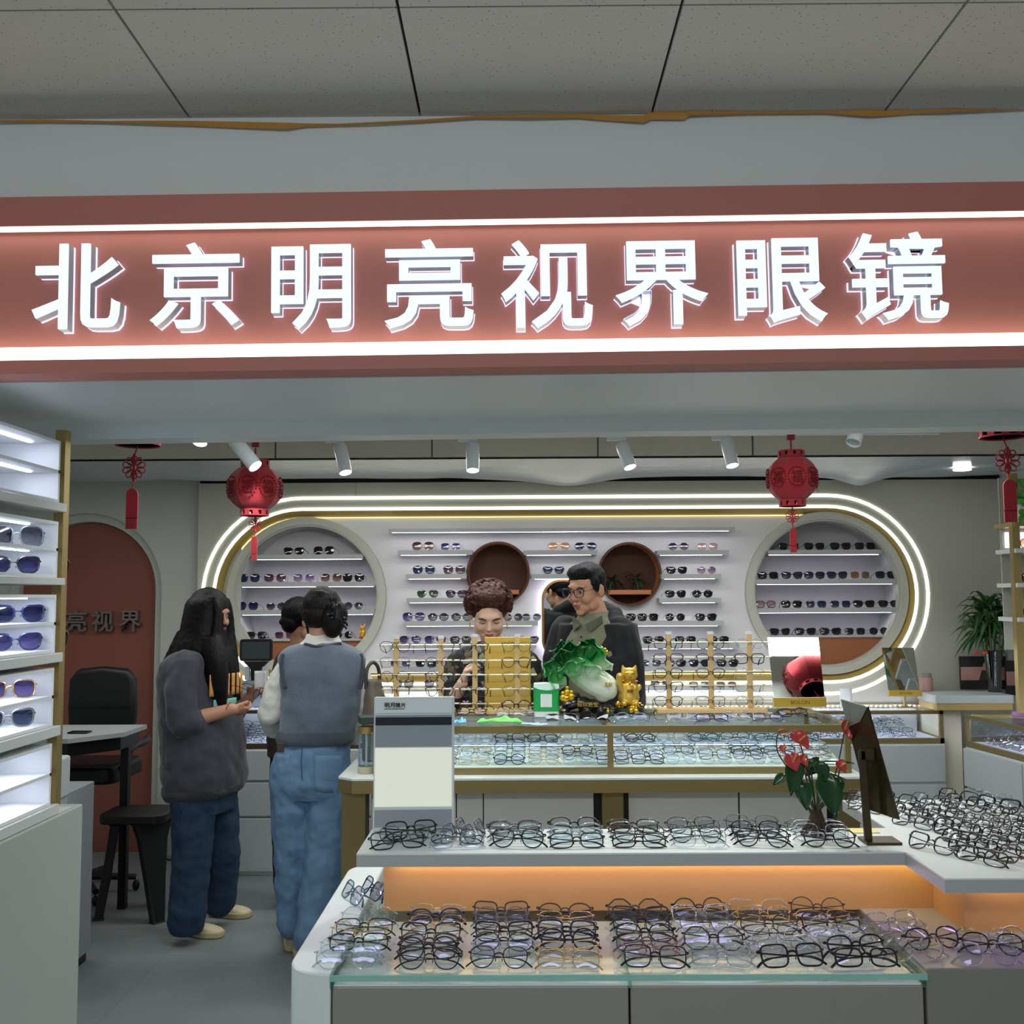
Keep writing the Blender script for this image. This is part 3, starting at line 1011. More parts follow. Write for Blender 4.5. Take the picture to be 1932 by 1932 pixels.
# ---- back counters with glass cases
def back_counter(name, label, corners, zc, zt, ztop, rows, gold=OLIVE, glass_only=True):
    """corners: front-left, front-right, back-right, back-left in plan; drawers of heights rows below zc"""
    t = thing(name, label, 'counter', (corners[0][0], corners[0][1], 0))
    o = Vector((corners[0][0], corners[0][1], 0))
    a, b, c, d = [Vector((p[0], p[1], 0)) - o for p in corners]
    dirv = (b - a).normalized()
    nrm = Vector((dirv.y, -dirv.x, 0))            # outwards, towards the shop floor
    MB().prism([a, b, c, d], (0, 0, zc - 0.02)).build('carcass', WHITE2, t, smooth=0)
    z = zc - 0.025
    ln = (b - a).length
    nsec = max(1, round(ln / 0.62))
    for h in rows:
        for k in range(nsec):
            s0, s1 = ln * k / nsec + 0.004, ln * (k + 1) / nsec - 0.004
            p, q = a + dirv * s0, a + dirv * s1
            MB().prism([p + nrm * 0.004 + Vector((0, 0, z - h)), q + nrm * 0.004 + Vector((0, 0, z - h)), q + nrm * 0.02 + Vector((0, 0, z - h)), p + nrm * 0.02 + Vector((0, 0, z - h))], (0, 0, h)).build('drawer', mat('cool_drawer', (186, 193, 196), 0.4), t, smooth=0, bevel=0.003)
        z -= h + 0.014
    g = 0.022
    fr = MB()
    for (z0, z1) in ((zc - 0.018, zc + 0.012), (zt - 0.02, zt)):
        for p, q in ((a, b), (b, c), (c, d), (d, a)):
            dd = (q - p).normalized()
            nn = Vector((-dd.y, dd.x, 0))
            fr.prism([p + Vector((0, 0, z0)), q + Vector((0, 0, z0)), q + nn * g + Vector((0, 0, z0)), p + nn * g + Vector((0, 0, z0))], (0, 0, z1 - z0))
    for p, s, u in ((a, 1, dirv), (b, -1, dirv)):
        q = p + u * (s * g)
        pts = [p, q, q - nrm * g, p - nrm * g]
        fr.prism([v + Vector((0, 0, zc + 0.012)) for v in pts], (0, 0, zt - zc - 0.032))
    fr.build('case_frame', gold, t, smooth=0)
    MB().prism([p + Vector((0, 0, zt + 0.0005)) for p in (a, b, c, d)], (0, 0, 0.006)).build('glass_top', CLEAR, t, smooth=0)
    MB().prism([a + dirv * g - nrm * 0.006 + Vector((0, 0, zc + 0.012)), b - dirv * g - nrm * 0.006 + Vector((0, 0, zc + 0.012)), b - dirv * g - nrm * 0.010 + Vector((0, 0, zc + 0.012)), a + dirv * g - nrm * 0.010 + Vector((0, 0, zc + 0.012))], (0, 0, zt - zc - 0.032)).build('front_glass', CLEAR, t, smooth=0)
    i0, i1 = a + dirv * 0.025 - nrm * 0.025, b - dirv * 0.025 - nrm * 0.025
    j1, j0 = i1 - nrm * 0.33, i0 - nrm * 0.33
    MB().prism([v + Vector((0, 0, zc + 0.002)) for v in (i0, i1, j1, j0)], (0, 0, 0.008)).build('case_floor', mat('case_floor_lilac', (222, 224, 244), 0.4), t, smooth=0)
    MB().prism([v + Vector((0, 0, zc + 0.011)) for v in (j0, j1, j1 - nrm * 0.006, j0 - nrm * 0.006)], (0, 0, zt - zc - 0.034)).build('case_back', mat('case_back_white', (206, 212, 216), 0.4), t, smooth=0)
    dm = MB()
    n = int(ln / 0.03)
    for k in range(n):
        p = i0 + dirv * (ln - 0.05) * (k + 0.5) / n
        for off in (0.004, 0.322):
            q = p - nrm * off
            dm.box(q.x - 0.004, q.x + 0.004, q.y - 0.004, q.y + 0.004, zt - 0.010, zt - 0.004)
    dm.build('diode_strip', emit_mat('case_diodes', (230, 224, 255), 60.0), t, smooth=0)
    return t, o, dirv, nrm


YB1 = 6.26
zb = lambda y, x=500: P(x, y, YB1).z
bl = (P(440, 1450, YB1).x, P(706, 1450, YB1).x)
back_counter('back_counter', 'white drawer counter with violet lit case behind the two standing women', [(bl[0] - 0.1, YB1), (bl[1] + 0.1, YB1), (bl[1] + 0.1, YP - 0.02), (bl[0] - 0.1, YP - 0.02)], zb(1407), zb(1340), 0, (0.17, 0.19, 0.3), mat('dark_gold', (96, 84, 62), 0.4, 0.6))
br = (P(1440, 1450, YB1).x, P(1781, 1380, YB1).x)
zr1, zr0 = P(1700, 1341, YB1).z, P(1700, 1397, YB1).z
back_counter('back_counter', 'white counter with gold framed lit case at the corner under the oval neon', [(0.15, YB1), (br[1], YB1), (br[1], YP - 0.02), (0.15, YP - 0.02)], zr0, zr1, 0, (0.21, 0.21, 0.21))
# cream pillar between the two right-hand counters
pr = [(br[1] + 0.005, YB1 + 0.05), (br[1] + 0.11, YB1 + 0.02), (br[1] + 0.11, YP - 0.02), (br[1] + 0.005, YP - 0.02)]
tag(MB().prism([Vector((x, y, 0)) for x, y in pr], (0, 0, zr1)).build('corner_pillar', mat('cream_pillar', (214, 212, 190), 0.5), smooth=0), 'cream corner post between the two gold framed cases', 'post')
# side counter coming forward along the right wall
SA = P(1822, 1400, 6.08)
sd = (Vector((WX1 - 0.42, 3.9, 0)) - Vector((SA.x, 6.08, 0)))
zs1 = P(1822, 1348, 6.08).z
zs0 = P(1822, 1402, 6.08).z
e1 = Vector((SA.x, 6.08, 0))
sdir = Vector((0.11, -1.0, 0)).normalized()
e2 = e1 + sdir * 2.3
nn_ = Vector((sdir.y, -sdir.x, 0))
back_counter('side_counter', 'white drawer counter with gold framed lit case running along the right wall', [(e1.x, e1.y), (e2.x, e2.y), (WX1 - 0.01, e2.y), (WX1 - 0.01, e1.y)], zs0, zs1, 0, (0.21, 0.24, 0.2))

# ---- left shelf tower on its white cabinet
XF = -1.372
lu = thing('shelf_tower', 'tall white lit shelf tower with gold post displaying bold sunglasses', 'shelf', (XF, 2.9, 0))
lo = Vector((XF, 2.9, 0))
YE = 3.24                                         # far end of the boxes
Y0_ = 2.2
zl = lambda y: PX(113, y, XF).z
zpx = lambda x, y: PX(x, y, XF).z
TIER_LED = emit_mat('tier_led', (230, 236, 255), 26.0)
TWHITE = mat('tower_white', (236, 239, 242), 0.4)
YE = PX(113, 900, XF).y
lbox = lambda x0, x1, y0, y1, z0, z1: MB().box(x0 - lo.x, x1 - lo.x, y0 - lo.y, y1 - lo.y, z0, z1)
TIERS = []
BD = 0.20
for k, (yt, yb_, ysh) in enumerate(((832, 949, 966), (985, 1090, 1104), (1122, 1230, 1248), (1258, 1366, 1385), (1398, 1511, 1530))):
    z1, z0, zs_ = zl(yt), zl(yb_), zl(ysh)
    th = 0.009
    bx = MB()
    zm = (z0 + z1) / 2
    for a, b in ((z1 - th, z1), (z0, z0 + th), (zm - th / 2, zm + th / 2)):
        bx.box(-BD, 0, Y0_ - lo.y, YE - lo.y, a, b)
    bx.box(-BD - 0.006, -BD, Y0_ - lo.y, YE - lo.y, z0, z1)
    bx.box(-BD, 0, YE - 0.010 - lo.y, YE - lo.y, z0 + th, z1 - th)
    bx.build('display_box', TWHITE, lu, smooth=0)
    lbox(XF - BD - 0.05, XF + 0.012, Y0_, YE + 0.03, zs_, z0 - 0.001).build('shelf_board', WHITE, lu, smooth=0, bevel=0.002)
    for zz in (z1 - th, zm - th / 2):
        lbox(XF - 0.07, XF - 0.058, Y0_, YE - 0.06, zz - 0.003, zz - 0.0005).build('light_strip', TIER_LED, lu, smooth=0)
    TIERS.append((z0 + th, zm + th / 2))
gp0, gp1 = PX(115, 1100, XF + 0.0), PX(127, 1100, XF + 0.0)
zpt, zpb = 2.11, PX(125, 1512, XF).z
lbox(XF - 0.03, XF, YE + 0.032, YE + 0.07, zpb, zpt).build('gold_post', GOLD, lu, smooth=0)
lbox(XF - BD - 0.04, XF - BD - 0.01, YE + 0.032, YE + 0.06, zpb, zpt).build('gold_post', GOLD, lu, smooth=0)
cbz = PX(157, 1509, XF + 0.02).z
cby = PX(157, 1509, XF + 0.02).y
tb_ = MB().box(-1.8, XF + 0.02, 2.0, cby, 0.0, cbz - 0.012).build('base_cabinet', mat('cabinet_white', (176, 184, 178), 0.4), smooth=0, bevel=0.004)
tag(tb_, 'plain white base cabinet carrying the lit shelf tower of bold sunglasses', 'cabinet')
lbox(-1.66, XF + 0.012, 2.0, cby - 0.05, cbz - 0.011, zl(1530) - 0.001).build('base_board', WHITE, lu, smooth=0, bevel=0.002)

# ---- right shelf unit at the frame's edge
rx = P(1914, 1100, 5.6).x
ru = thing('side_shelf', 'gold framed shelf unit on the right wall with green vines at its top', 'shelf', (rx, 5.6, 0))
zq = lambda y: P(1920, y, 5.6).z
MB().box(0, 0.04, 0, 0.04, zq(1345), zq(893)).build('gold_post', GOLD, ru, smooth=0)
for y in (985, 1035, 1100, 1165):
    MB().box(0.006, 0.5, -0.02, 0.22, zq(y + 8), zq(y)).build('shelf_board', WHITE if y > 990 else GOLD, ru, smooth=0)
MB().box(0.04, 0.5, 0.225, 0.235, zq(1230), zq(893)).build('back_panel', WARMW, ru, smooth=0)
# ================================================================ SPECTACLES
def lens_outline(kind, n=30):
    """right-hand lens seen from the wearer's front, centred on 0; returns [(x, z)] in metres, x>0 towards the temple"""
    out = []
    for i in range(n):
        a = 2 * math.pi * i / n
        c, s = math.cos(a), math.sin(a)

        def se(p, w, h):
            return (w * math.copysign(abs(c) ** (2 / p), c), h * math.copysign(abs(s) ** (2 / p), s))
        if kind == 'round':
            x, z = se(2.15, 0.0245, 0.0225)
        elif kind == 'panto':
            x, z = se(2.35, 0.0245, 0.0215)
            x *= 1 + 0.16 * (z / 0.0215)
        elif kind == 'rect':
            x, z = se(3.4, 0.0265, 0.0175)
        elif kind == 'square':
            x, z = se(3.6, 0.0260, 0.0215)
            x *= 1 + 0.05 * (z / 0.0215)
        elif kind == 'oval':
            x, z = se(2.2, 0.0255, 0.0185)
        elif kind == 'brow':
            x, z = se(3.0, 0.0262, 0.0205)
            x *= 1 + 0.13 * (z / 0.0205)
            if x > 0 and z > 0:
                z += 0.004 * (x / 0.026)
        elif kind == 'cat':
            x, z = se(2.6, 0.0265, 0.0205)
            x *= 1 + 0.10 * (z / 0.02)
            if x > 0 and z > 0:
                z += 0.006 * (x / 0.026) ** 2
        elif kind == 'aviator':
            x, z = se(2.4, 0.0275, 0.0235)
            x *= 1 + 0.10 * (z / 0.0235)
            if x < 0 and z < 0:
                x *= 1 - 0.28 * (-z / 0.0235)
        elif kind == 'hex':
            q = max(abs(math.cos(a - k * math.pi / 4)) for k in range(4))
            rr = 0.0255 / q
            x, z = rr * c, rr * s * 0.88
        elif kind == 'big':
            x, z = se(2.9, 0.0285, 0.0255)
            x *= 1 + 0.04 * (z / 0.025)
        out.append((x, z))
    return out


GM = {}


def glasses_meshes(kind, rim, fold, rimless_low=False):
    key = (kind, rim, fold)
    if key in GM:
        return GM[key]
    o = lens_outline(kind)
    cx = max(-min(p[0] for p in o) + 0.0095, 0.034)
    curve = lambda x: 1.1 * x * x
    fr = MB()
    edges = []
    lensm = []
    for s in (-1, 1):
        pts = [Vector((s * (cx + p[0]), curve(cx + p[0]), p[1])) for p in o]
        rs = [rim * (1.5 if (kind in ('brow', 'cat') and p[1] > 0.006) else 1.0) for p in o]
        if s < 0:
            pts, rs = pts[::-1], rs[::-1]
        fr.tube(pts, rs, 6, closed=True, up=(0, 1, 0), sy=1.0)
        lm = MB()
        c0 = Vector((s * cx, curve(cx) - 0.0015, 0))
        inn = [c0 + (p - c0) * 0.5 - Vector((0, 0.0006, 0)) for p in pts]
        n = len(pts)
        lm.add([c0] + inn + pts, [(0, 1 + (i + 1) % n, 1 + i) for i in range(n)] + [(1 + i, 1 + (i + 1) % n, 1 + n + (i + 1) % n, 1 + n + i) for i in range(n)])
        lensm.append(lm.mesh('lens', [CLEAR], 60))
    bx = cx + min(p[0] for p in o)
    zb_ = 0.005 if kind != 'aviator' else 0.009
    fr.tube(smooth_open([(-bx, curve(bx), zb_ - 0.002), (-bx * 0.5, -0.0008, zb_ + 0.002), (bx * 0.5, -0.0008, zb_ + 0.002), (bx, curve(bx), zb_ - 0.002)], 4), rim * 1.1, 6)
    if kind == 'aviator':
        fr.tube([(-bx - 0.006, curve(bx), 0.018), (bx + 0.006, curve(bx), 0.018)], rim, 6)
    ex = cx + max(p[0] for p in o)
    for s in (-1, 1):
        fr.tube([(s * (ex - 0.001), curve(ex), 0.010), (s * (ex + 0.004), curve(ex) + 0.001, 0.0105), (s * (ex + 0.005), curve(ex) + 0.006, 0.0105)], rim * 1.15, 6)
        # nose pads
        fr.ball((s * bx * 0.75, 0.005, -0.005), (0.0012, 0.002, 0.004), 6, 4)
    hx, hy = ex + 0.005, curve(ex) + 0.007
    tm = []
    tr = max(0.0011, rim * 0.85)
    for s in (-1, 1):
        t = MB()
        if fold:
            dy = 0.0 if s < 0 else 0.005
            pl = [(s * hx, hy, 0.0105), (s * (hx - 0.004), hy + 0.004 + dy, 0.010), (s * 0.02, hy + 0.008 + dy, 0.006), (-s * 0.035, hy + 0.006 + dy, 0.001), (-s * 0.056, hy + 0.003 + dy, -0.006), (-s * 0.070, hy + 0.001 + dy, -0.017)]
        else:
            pl = [(s * hx, hy, 0.0105), (s * hx, hy + 0.05, 0.009), (s * (hx - 0.003), hy + 0.095, 0.006), (s * (hx - 0.006), hy + 0.118, -0.006), (s * (hx - 0.008), hy + 0.134, -0.022)]
        sp = smooth_open(pl, 4)
        t.tube(sp, [tr * (1 if i < len(sp) * 0.6 else 1.5) for i in range(len(sp))], 6)
        tm.append(t.mesh('temple', [CLEAR], 60))
    GM[key] = (fr.mesh('frame_front', [CLEAR], 60), lensm, tm, -min(p[1] for p in o) + rim)
    return GM[key]


FRM = {
    'black': mat('frame_black', (18, 18, 20), 0.18), 'dark brown': mat('frame_brown', (62, 40, 30), 0.2),
    'tortoise': mat('frame_tortoise', (78, 48, 30), 0.2, noise=0.7, nscale=160), 'clear': glass_mat('frame_clear', (222, 230, 234), refl=0.12, edge=0.7),
    'gold': mat('frame_gold', (206, 168, 110), 0.2, 1.0), 'silver': mat('frame_silver', (205, 208, 212), 0.16, 1.0),
    'gunmetal': mat('frame_gunmetal', (84, 88, 94), 0.22, 1.0), 'navy blue': mat('frame_navy', (30, 40, 84), 0.2),
    'grey': mat('frame_grey', (104, 108, 112), 0.22), 'rose': mat('frame_rose', (168, 112, 106), 0.2, 0.6), 'dark green': mat('frame_green', (30, 56, 50), 0.2),
    'orange': mat('frame_orange', (206, 108, 72), 0.2), 'red': mat('frame_red', (150, 40, 40), 0.2), 'teal': mat('frame_teal', (58, 104, 116), 0.2)}
ARP = glass_mat('lens_plain', (248, 250, 250), gloss=(235, 235, 245), refl=0.006, edge=0.08, rough=0.0)
AR = glass_mat('lens_coated', (246, 250, 250), gloss=(212, 200, 255), refl=0.028, edge=0.42, rough=0.0)


def tint_mat(name, top, low, refl=0.05):
    """sun lens shaded from top to bottom"""
    if name in MATS:
        return MATS[name]
    m = glass_mat(name, low, refl=refl, edge=0.5)
    nt = m.node_tree
    tr = [n for n in nt.nodes if n.type == 'BSDF_TRANSPARENT'][0]
    tc = nt.nodes.new('ShaderNodeTexCoord')
    sp = nt.nodes.new('ShaderNodeSeparateXYZ')
    mr = nt.nodes.new('ShaderNodeMapRange')
    mr.inputs['From Min'].default_value = -0.02
    mr.inputs['From Max'].default_value = 0.012
    mx = nt.nodes.new('ShaderNodeMix')
    mx.data_type = 'RGBA'
    mx.inputs[6].default_value = lin(low)
    mx.inputs[7].default_value = lin(top)
    nt.links.new(tc.outputs['Object'], sp.inputs[0])
    nt.links.new(sp.outputs[2], mr.inputs['Value'])
    nt.links.new(mr.outputs[0], mx.inputs[0])
    nt.links.new(mx.outputs[2], tr.inputs[0])
    return m


SUN = {
    'black': tint_mat('sun_black', (24, 25, 30), (40, 41, 48)), 'navy': tint_mat('sun_navy', (34, 34, 74), (78, 80, 130)),
    'purple': tint_mat('sun_purple', (66, 56, 108), (140, 124, 190)), 'plum': tint_mat('sun_plum', (72, 48, 72), (140, 112, 132)),
    'lilac': tint_mat('sun_lilac', (112, 104, 158), (206, 178, 190)), 'brown': tint_mat('sun_brown', (86, 54, 52), (176, 144, 138)),
    'grey': tint_mat('sun_grey', (60, 62, 72), (140, 144, 152)), 'green': tint_mat('sun_green', (46, 76, 58), (84, 116, 92)),
    'peach': tint_mat('sun_peach', (214, 160, 120), (232, 190, 158)), 'pink': tint_mat('sun_pink', (216, 176, 168), (232, 200, 194)),
    'amber': tint_mat('sun_amber', (150, 112, 44), (198, 160, 84)), 'blue': tint_mat('sun_blue', (40, 54, 78), (72, 90, 118)),
    'tan': tint_mat('sun_tan', (150, 112, 76), (176, 140, 104)), 'violet': tint_mat('sun_violet', (92, 56, 96), (130, 92, 130)), 'olive': tint_mat('sun_olive', (52, 66, 52), (84, 100, 78))}


def set_mat(o, m):
    o.material_slots[0].link = 'OBJECT'
    o.material_slots[0].material = m


def rest_matrix(loc, rz, tilt, sz):
    return Matrix.Translation(loc) @ Matrix.Rotation(rz, 4, 'Z') @ Matrix.Rotation(tilt, 4, 'X') @ Matrix.Translation((0, 0, sz))


def glasses(name, label, cat, loc, rz=0.0, tilt=0.0, kind='round', rim=0.0012, frame='black', lens=AR, fold=True, group=None, scale=1.0, parts=True, lift=None):
    """spectacles whose lowest rim rests on loc; rz=0 looks towards the hall (-Y); tilt<0 leans the top back"""
    fm, lm, tm, low = glasses_meshes(kind, rim, fold)
    t = bpy.data.objects.new(name, None)
    t.empty_display_size = 0.02
    COL.objects.link(t)
    t.matrix_world = Matrix.Translation(loc) @ Matrix.Rotation(rz, 4, 'Z') @ Matrix.Rotation(tilt, 4, 'X') @ Matrix.Translation((0, 0, low * scale if lift is None else lift)) @ Matrix.Scale(scale, 4)
    tag(t, label, cat, group)
    fmat = FRM[frame]
    for nm, me, mm in (('frame_front', fm, fmat), ('lens', lm[0], lens), ('lens', lm[1], lens), ('temple', tm[0], fmat), ('temple', tm[1], fmat)):
        o = bpy.data.objects.new(nm, me)
        COL.objects.link(o)
        o.parent = t
        set_mat(o, mm)
    return t


rnd = random.Random(11)
KN = {'round': 'round', 'panto': 'panto', 'rect': 'rectangular', 'square': 'square', 'oval': 'oval', 'brow': 'browline', 'cat': 'cat-eye', 'hex': 'hexagonal', 'aviator': 'aviator', 'big': 'oversized'}
METAL = ('gold', 'silver', 'gunmetal', 'rose')


def pick(pool, kinds=('round', 'panto', 'oval', 'square', 'rect', 'brow', 'hex')):
    f = rnd.choice(pool)
    k = rnd.choice(kinds)
    return f, k, (rnd.uniform(0.0008, 0.0011) if f in METAL else rnd.choice((0.0013, 0.0017, 0.0021)))


RIMQ = lambda r: min((0.0009, 0.0013, 0.0017, 0.0021), key=lambda q: abs(q - r))
POOL = ['black'] * 8 + ['gunmetal'] * 4 + ['silver'] * 3 + ['gold'] * 2 + ['clear'] * 4 + ['tortoise', 'rose', 'grey', 'dark brown', 'dark brown']
# front glass counter: eight columns, rows running back to the riser
GX = [P(x, 1815, 2.22).x for x in (657, 806, 945, 1076, 1232, 1366, 1496, 1630)]
for c, gx in enumerate(GX):
    nrow = 7 if c else 6
    for r in range(nrow):
        y = 2.206 + r * 0.054 + rnd.uniform(-0.006, 0.006)
        f, k, rim = pick(POOL if r or c in (0, 3, 5) else ['black', 'black', 'dark brown'])
        if c == 4 and r == 0:
            f, k, rim = 'black', 'square', 0.0017
        if c == 7 and r == 1:
            f, k, rim = 'black', 'panto', 0.0021
        if c in (1, 2) and r == 0:
            k = 'panto'
        glasses('glasses', '%s %s glasses, %s column and %s row from front on glass counter' % (f, KN[k], ORD[c], ORD[r]), 'glasses',
                (gx + rnd.uniform(-0.006, 0.006), y, ZG + 0.001), R(rnd.uniform(-7, 7)), R(-rnd.uniform(24, 36)), k, RIMQ(rim), f, AR, group='spectacles in columns on the front glass counter', scale=rnd.uniform(0.97, 1.03))
for k, (x, y, f) in enumerate(((655, 1700, 'teal'), (692, 1692, 'navy blue'), (722, 1704, 'clear'))):
    p = PZ(x, y, ZG)
    glasses('glasses', '%s square glasses turned sideways near the far corner of the front counter' % f, 'glasses', p + Vector((0, 0, 0.001)), R(-62), R(-32), 'square', 0.0017, f, AR)
# right end of the front counter
for k, (x, y, f, kd, a) in enumerate(((1735, 1790, 'clear', 'panto', 6), (1768, 1770, 'black', 'panto', 12), (1715, 1758, 'clear', 'round', 18), (1690, 1738, 'clear', 'square', 15), (1868, 1802, 'clear', 'round', -4), (1878, 1782, 'black', 'panto', -8), (1862, 1765, 'clear', 'oval', 0), (1950, 1770, 'silver', 'round', 0))):
    p = PZ(x, y + 22, ZG + 0.005)
    glasses('glasses', '%s %s glasses, %s of the loose group on the counter end past the glass' % (f, KN[kd], ORD[k]), 'glasses', p + Vector((0, 0, 0.001)), R(a), R(-30), kd, 0.0017, f, AR, group='spectacles at the end of the front counter')
# upper tray
POOL2 = ['black'] * 8 + ['gunmetal'] * 3 + ['clear'] * 3 + ['silver'] * 2 + ['grey', 'teal', 'dark brown', 'dark green']
for c, x in enumerate((752, 862, 975, 1089, 1208, 1322, 1440, 1562)):
    gx = P(x, 1590, 2.55).x
    for r in range(4):
        y = 2.545 + r * 0.05 + rnd.uniform(-0.005, 0.005)
        if c == 0 and r > 2:
            continue
        if c == 1 and r > 1:
            continue
        f, k, rim = pick(POOL2, ('square', 'rect', 'oval', 'panto', 'square'))
        if r == 0 and c in (0, 2, 3, 4, 6, 7):
            f = 'black'
            rim = 0.0017
        glasses('glasses', '%s %s glasses, %s column and %s row from front on raised tray' % (f, KN[k], ORD[c], ORD[r]), 'glasses',
                (gx + rnd.uniform(-0.004, 0.004) + (0.012 * r if c == 0 else 0.004 * r * (c - 3) / 4), y, ZT + 0.001), R((16 if c == 0 else rnd.uniform(-6, 6) - (10 if c > 5 else 0))), R(-rnd.uniform(24, 38)), k, RIMQ(rim), f, AR, group='spectacles in columns on the raised tray', scale=rnd.uniform(0.97, 1.02))
for k, (x, y) in enumerate(((868, 1582), (903, 1584))):
    p = PZ(x, y, ZT)
    glasses('glasses', '%s pair of grey square glasses standing sideways behind the second tray column' % ('outer', 'inner')[k], 'glasses', p + Vector((0, 0, 0.001)), R(70), R(-25), 'square', 0.0017, 'grey', AR)
# arm of the tray: frames turned to the aisle in diagonal rows
POOL3 = ['black'] * 9 + ['gunmetal'] * 4 + ['dark green', 'teal', 'grey', 'clear', 'clear', 'dark brown', 'tortoise']
ux, uy, vx, vy = 0.53, -0.848, 0.848, 0.53
cnt = {}
for rI in range(17):
    for cI in range(-9, 10):
        x = 0.70 + rI * 0.060 * vx + (cI + 0.5 * (rI % 2)) * 0.128 * ux
        y = 2.20 + rI * 0.060 * vy + (cI + 0.5 * (rI % 2)) * 0.128 * uy
        if not (0.930 < x < 1.330 and 2.305 < y < 3.07):
            continue
        if x < 1.0 and 2.5 < y < 2.70:
            continue
        f, k, rim = pick(POOL3, ('square', 'rect', 'brow', 'square'))
        glasses('glasses', '%s %s glasses, %s in the %s diagonal row from the aisle on tray arm' % (f, KN[k], ORD[cnt.setdefault(rI, 0)], ORD[len(cnt) - 1]), 'glasses',
                (x + rnd.uniform(-0.002, 0.002), y + rnd.uniform(-0.002, 0.002), ZT + 0.001), R(-58 + rnd.uniform(-3, 3)), R(-34), k, RIMQ(max(rim, 0.0017)), f, ARP, group='spectacles in diagonal rows on the tray arm', scale=0.96)
        cnt[rI] += 1

# ---- inside the island showcase
POOL4 = ['gunmetal'] * 4 + ['silver'] * 4 + ['gold'] * 3 + ['black'] * 3 + ['rose', 'clear', 'navy blue', 'grey']
lowz = zb1 - 0.002
NCOL = 13
for c in range(NCOL):
    gx = XC0 + 0.12 + c * (XC1 - XC0 - 0.22) / (NCOL - 1)
    for r in range(4):
        f, k, rim = pick(POOL4, ('round', 'panto', 'oval', 'rect', 'square'))
        glasses('glasses', '%s %s glasses, %s column and %s row low in island showcase' % (f, KN[k], ORD[c], ORD[r]), 'glasses',
                (gx + rnd.uniform(-0.003, 0.003), YS + 0.055 + r * 0.05, lowz + 0.001 + INC * (0.033 + r * 0.05)), R(rnd.uniform(-4, 4)), R(-rnd.uniform(26, 40)), k, RIMQ(rim), f, AR, group='spectacles on the floor of the island showcase')
    for r in range(2):
        f, k, rim = pick(['black', 'gunmetal', 'dark green', 'black', 'teal', 'navy blue', 'silver', 'gold'], ('rect', 'oval', 'square'))
        glasses('glasses', '%s %s glasses, %s column and %s row on island glass shelf' % (f, KN[k], ORD[c], ORD[r]), 'glasses',
                (gx + rnd.uniform(-0.003, 0.003), YMID + 0.04 + r * 0.055, ZMID + 0.001), R(rnd.uniform(-4, 4)), R(-40), k, RIMQ(rim), f, AR, group='spectacles on the glass shelf of the island showcase')

# ---- wooden racks on the island
RKW = mat('pale_wood', (206, 172, 118), 0.5, noise=0.1, nscale=30)
ROD = mat('clear_gold_rod', (226, 212, 178), 0.25, 0.3)
YR = 4.62


def rack(label, xs, ytop, ybot, bars, x0, x1, d=YR):
    p0 = P(sum(xs) / len(xs), ytop, d)
    zbot = ZI_T + 0.008
    t = thing('display_rack', label, 'rack', (p0.x, d, zbot))
    for x in xs:
        q = P(x, ytop, d)
        MB().box(q.x - 0.011 - p0.x, q.x + 0.011 - p0.x, -0.011, 0.011, 0.016, q.z - zbot).build('post', RKW, t, smooth=0, bevel=0.001)
        MB().box(q.x - 0.0125 - p0.x, q.x + 0.0125 - p0.x, -0.0125, 0.0125, q.z - zbot, q.z - zbot + 0.012).build('post_cap', WHITE, t, smooth=0)
    a, b = P(x0, ytop, d).x - p0.x, P(x1, ytop, d).x - p0.x
    MB().box(min(P(x, ytop, d).x for x in xs) - 0.06 - p0.x, max(P(x, ytop, d).x for x in xs) + 0.06 - p0.x, -0.06, 0.06, 0.0, 0.016).build('base', RKW, t, smooth=0, bevel=0.002)
    for y in bars:
        z = P(xs[0], y, d).z - zbot
        MB().cyl((a, -0.016, z), (b, -0.016, z), 0.0032, seg=8).build('cross_bar', ROD, t)
    return t


LB = (1217, 1246, 1273, 1300, 1327)
RB = (1212, 1240, 1267, 1293, 1320, 1346)
rack('first pale wooden rack with clear bars of glasses, beside the grey vest woman', (748, 832), 1205, 1360, LB, 714, 868)
rack('second pale wooden rack with clear bars of glasses, before the curly haired woman', (896, 976), 1202, 1360, LB, 869, 1012)
rack('third pale wooden rack with three posts of glasses, past the golden cat', (1261, 1340, 1413), 1197, 1350, RB, 1228, 1452)
POOL5 = ['gunmetal'] * 4 + ['gold'] * 1 + ['dark brown'] * 2 + ['black'] * 4
for c, x in enumerate((748, 832, 896, 976)):
    for r, y in enumerate(LB):
        if c < 2 and r > 3:
            continue
        f, k, rim = pick(POOL5, ('round', 'hex', 'panto', 'square'))
        if c == 0 and r in (0, 3):
            f, k, rim = 'black', 'aviator' if r == 0 else 'square', 0.0013
        q = P(x, y, YR)
        glasses('glasses', '%s %s glasses hanging %s from top on %s rack post beside the vest woman' % (f, KN[k], ORD[r], ORD[c]), 'glasses', (q.x - 0.004, YR - 0.034, q.z - 0.006), R(rnd.uniform(-6, 6)), R(-6), k, RIMQ(rim), f, AR, fold=rnd.random() < 0.4 and False, group='spectacles hung on the wooden racks', lift=0.0, scale=0.98)
for c, x in enumerate((1261, 1340, 1413)):
    for r, y in enumerate(RB):
        f, k, rim = pick(['black'] * 5 + ['gunmetal', 'gunmetal', 'dark brown', 'silver'], ('panto', 'cat', 'round', 'square'))
        if c == 0:
            f, rim = 'black', 0.0017
        q = P(x, y, YR)
        glasses('glasses', '%s %s glasses hanging %s from top on %s post of the three-post rack' % (f, KN[k], ORD[r], ORD[c]), 'glasses', (q.x - 0.004, YR - 0.034, q.z - 0.004), R(rnd.uniform(-7, 7)), R(-6), k, RIMQ(rim), f, AR, fold=False, group='spectacles hung on the wooden racks', lift=0.0, scale=0.98)

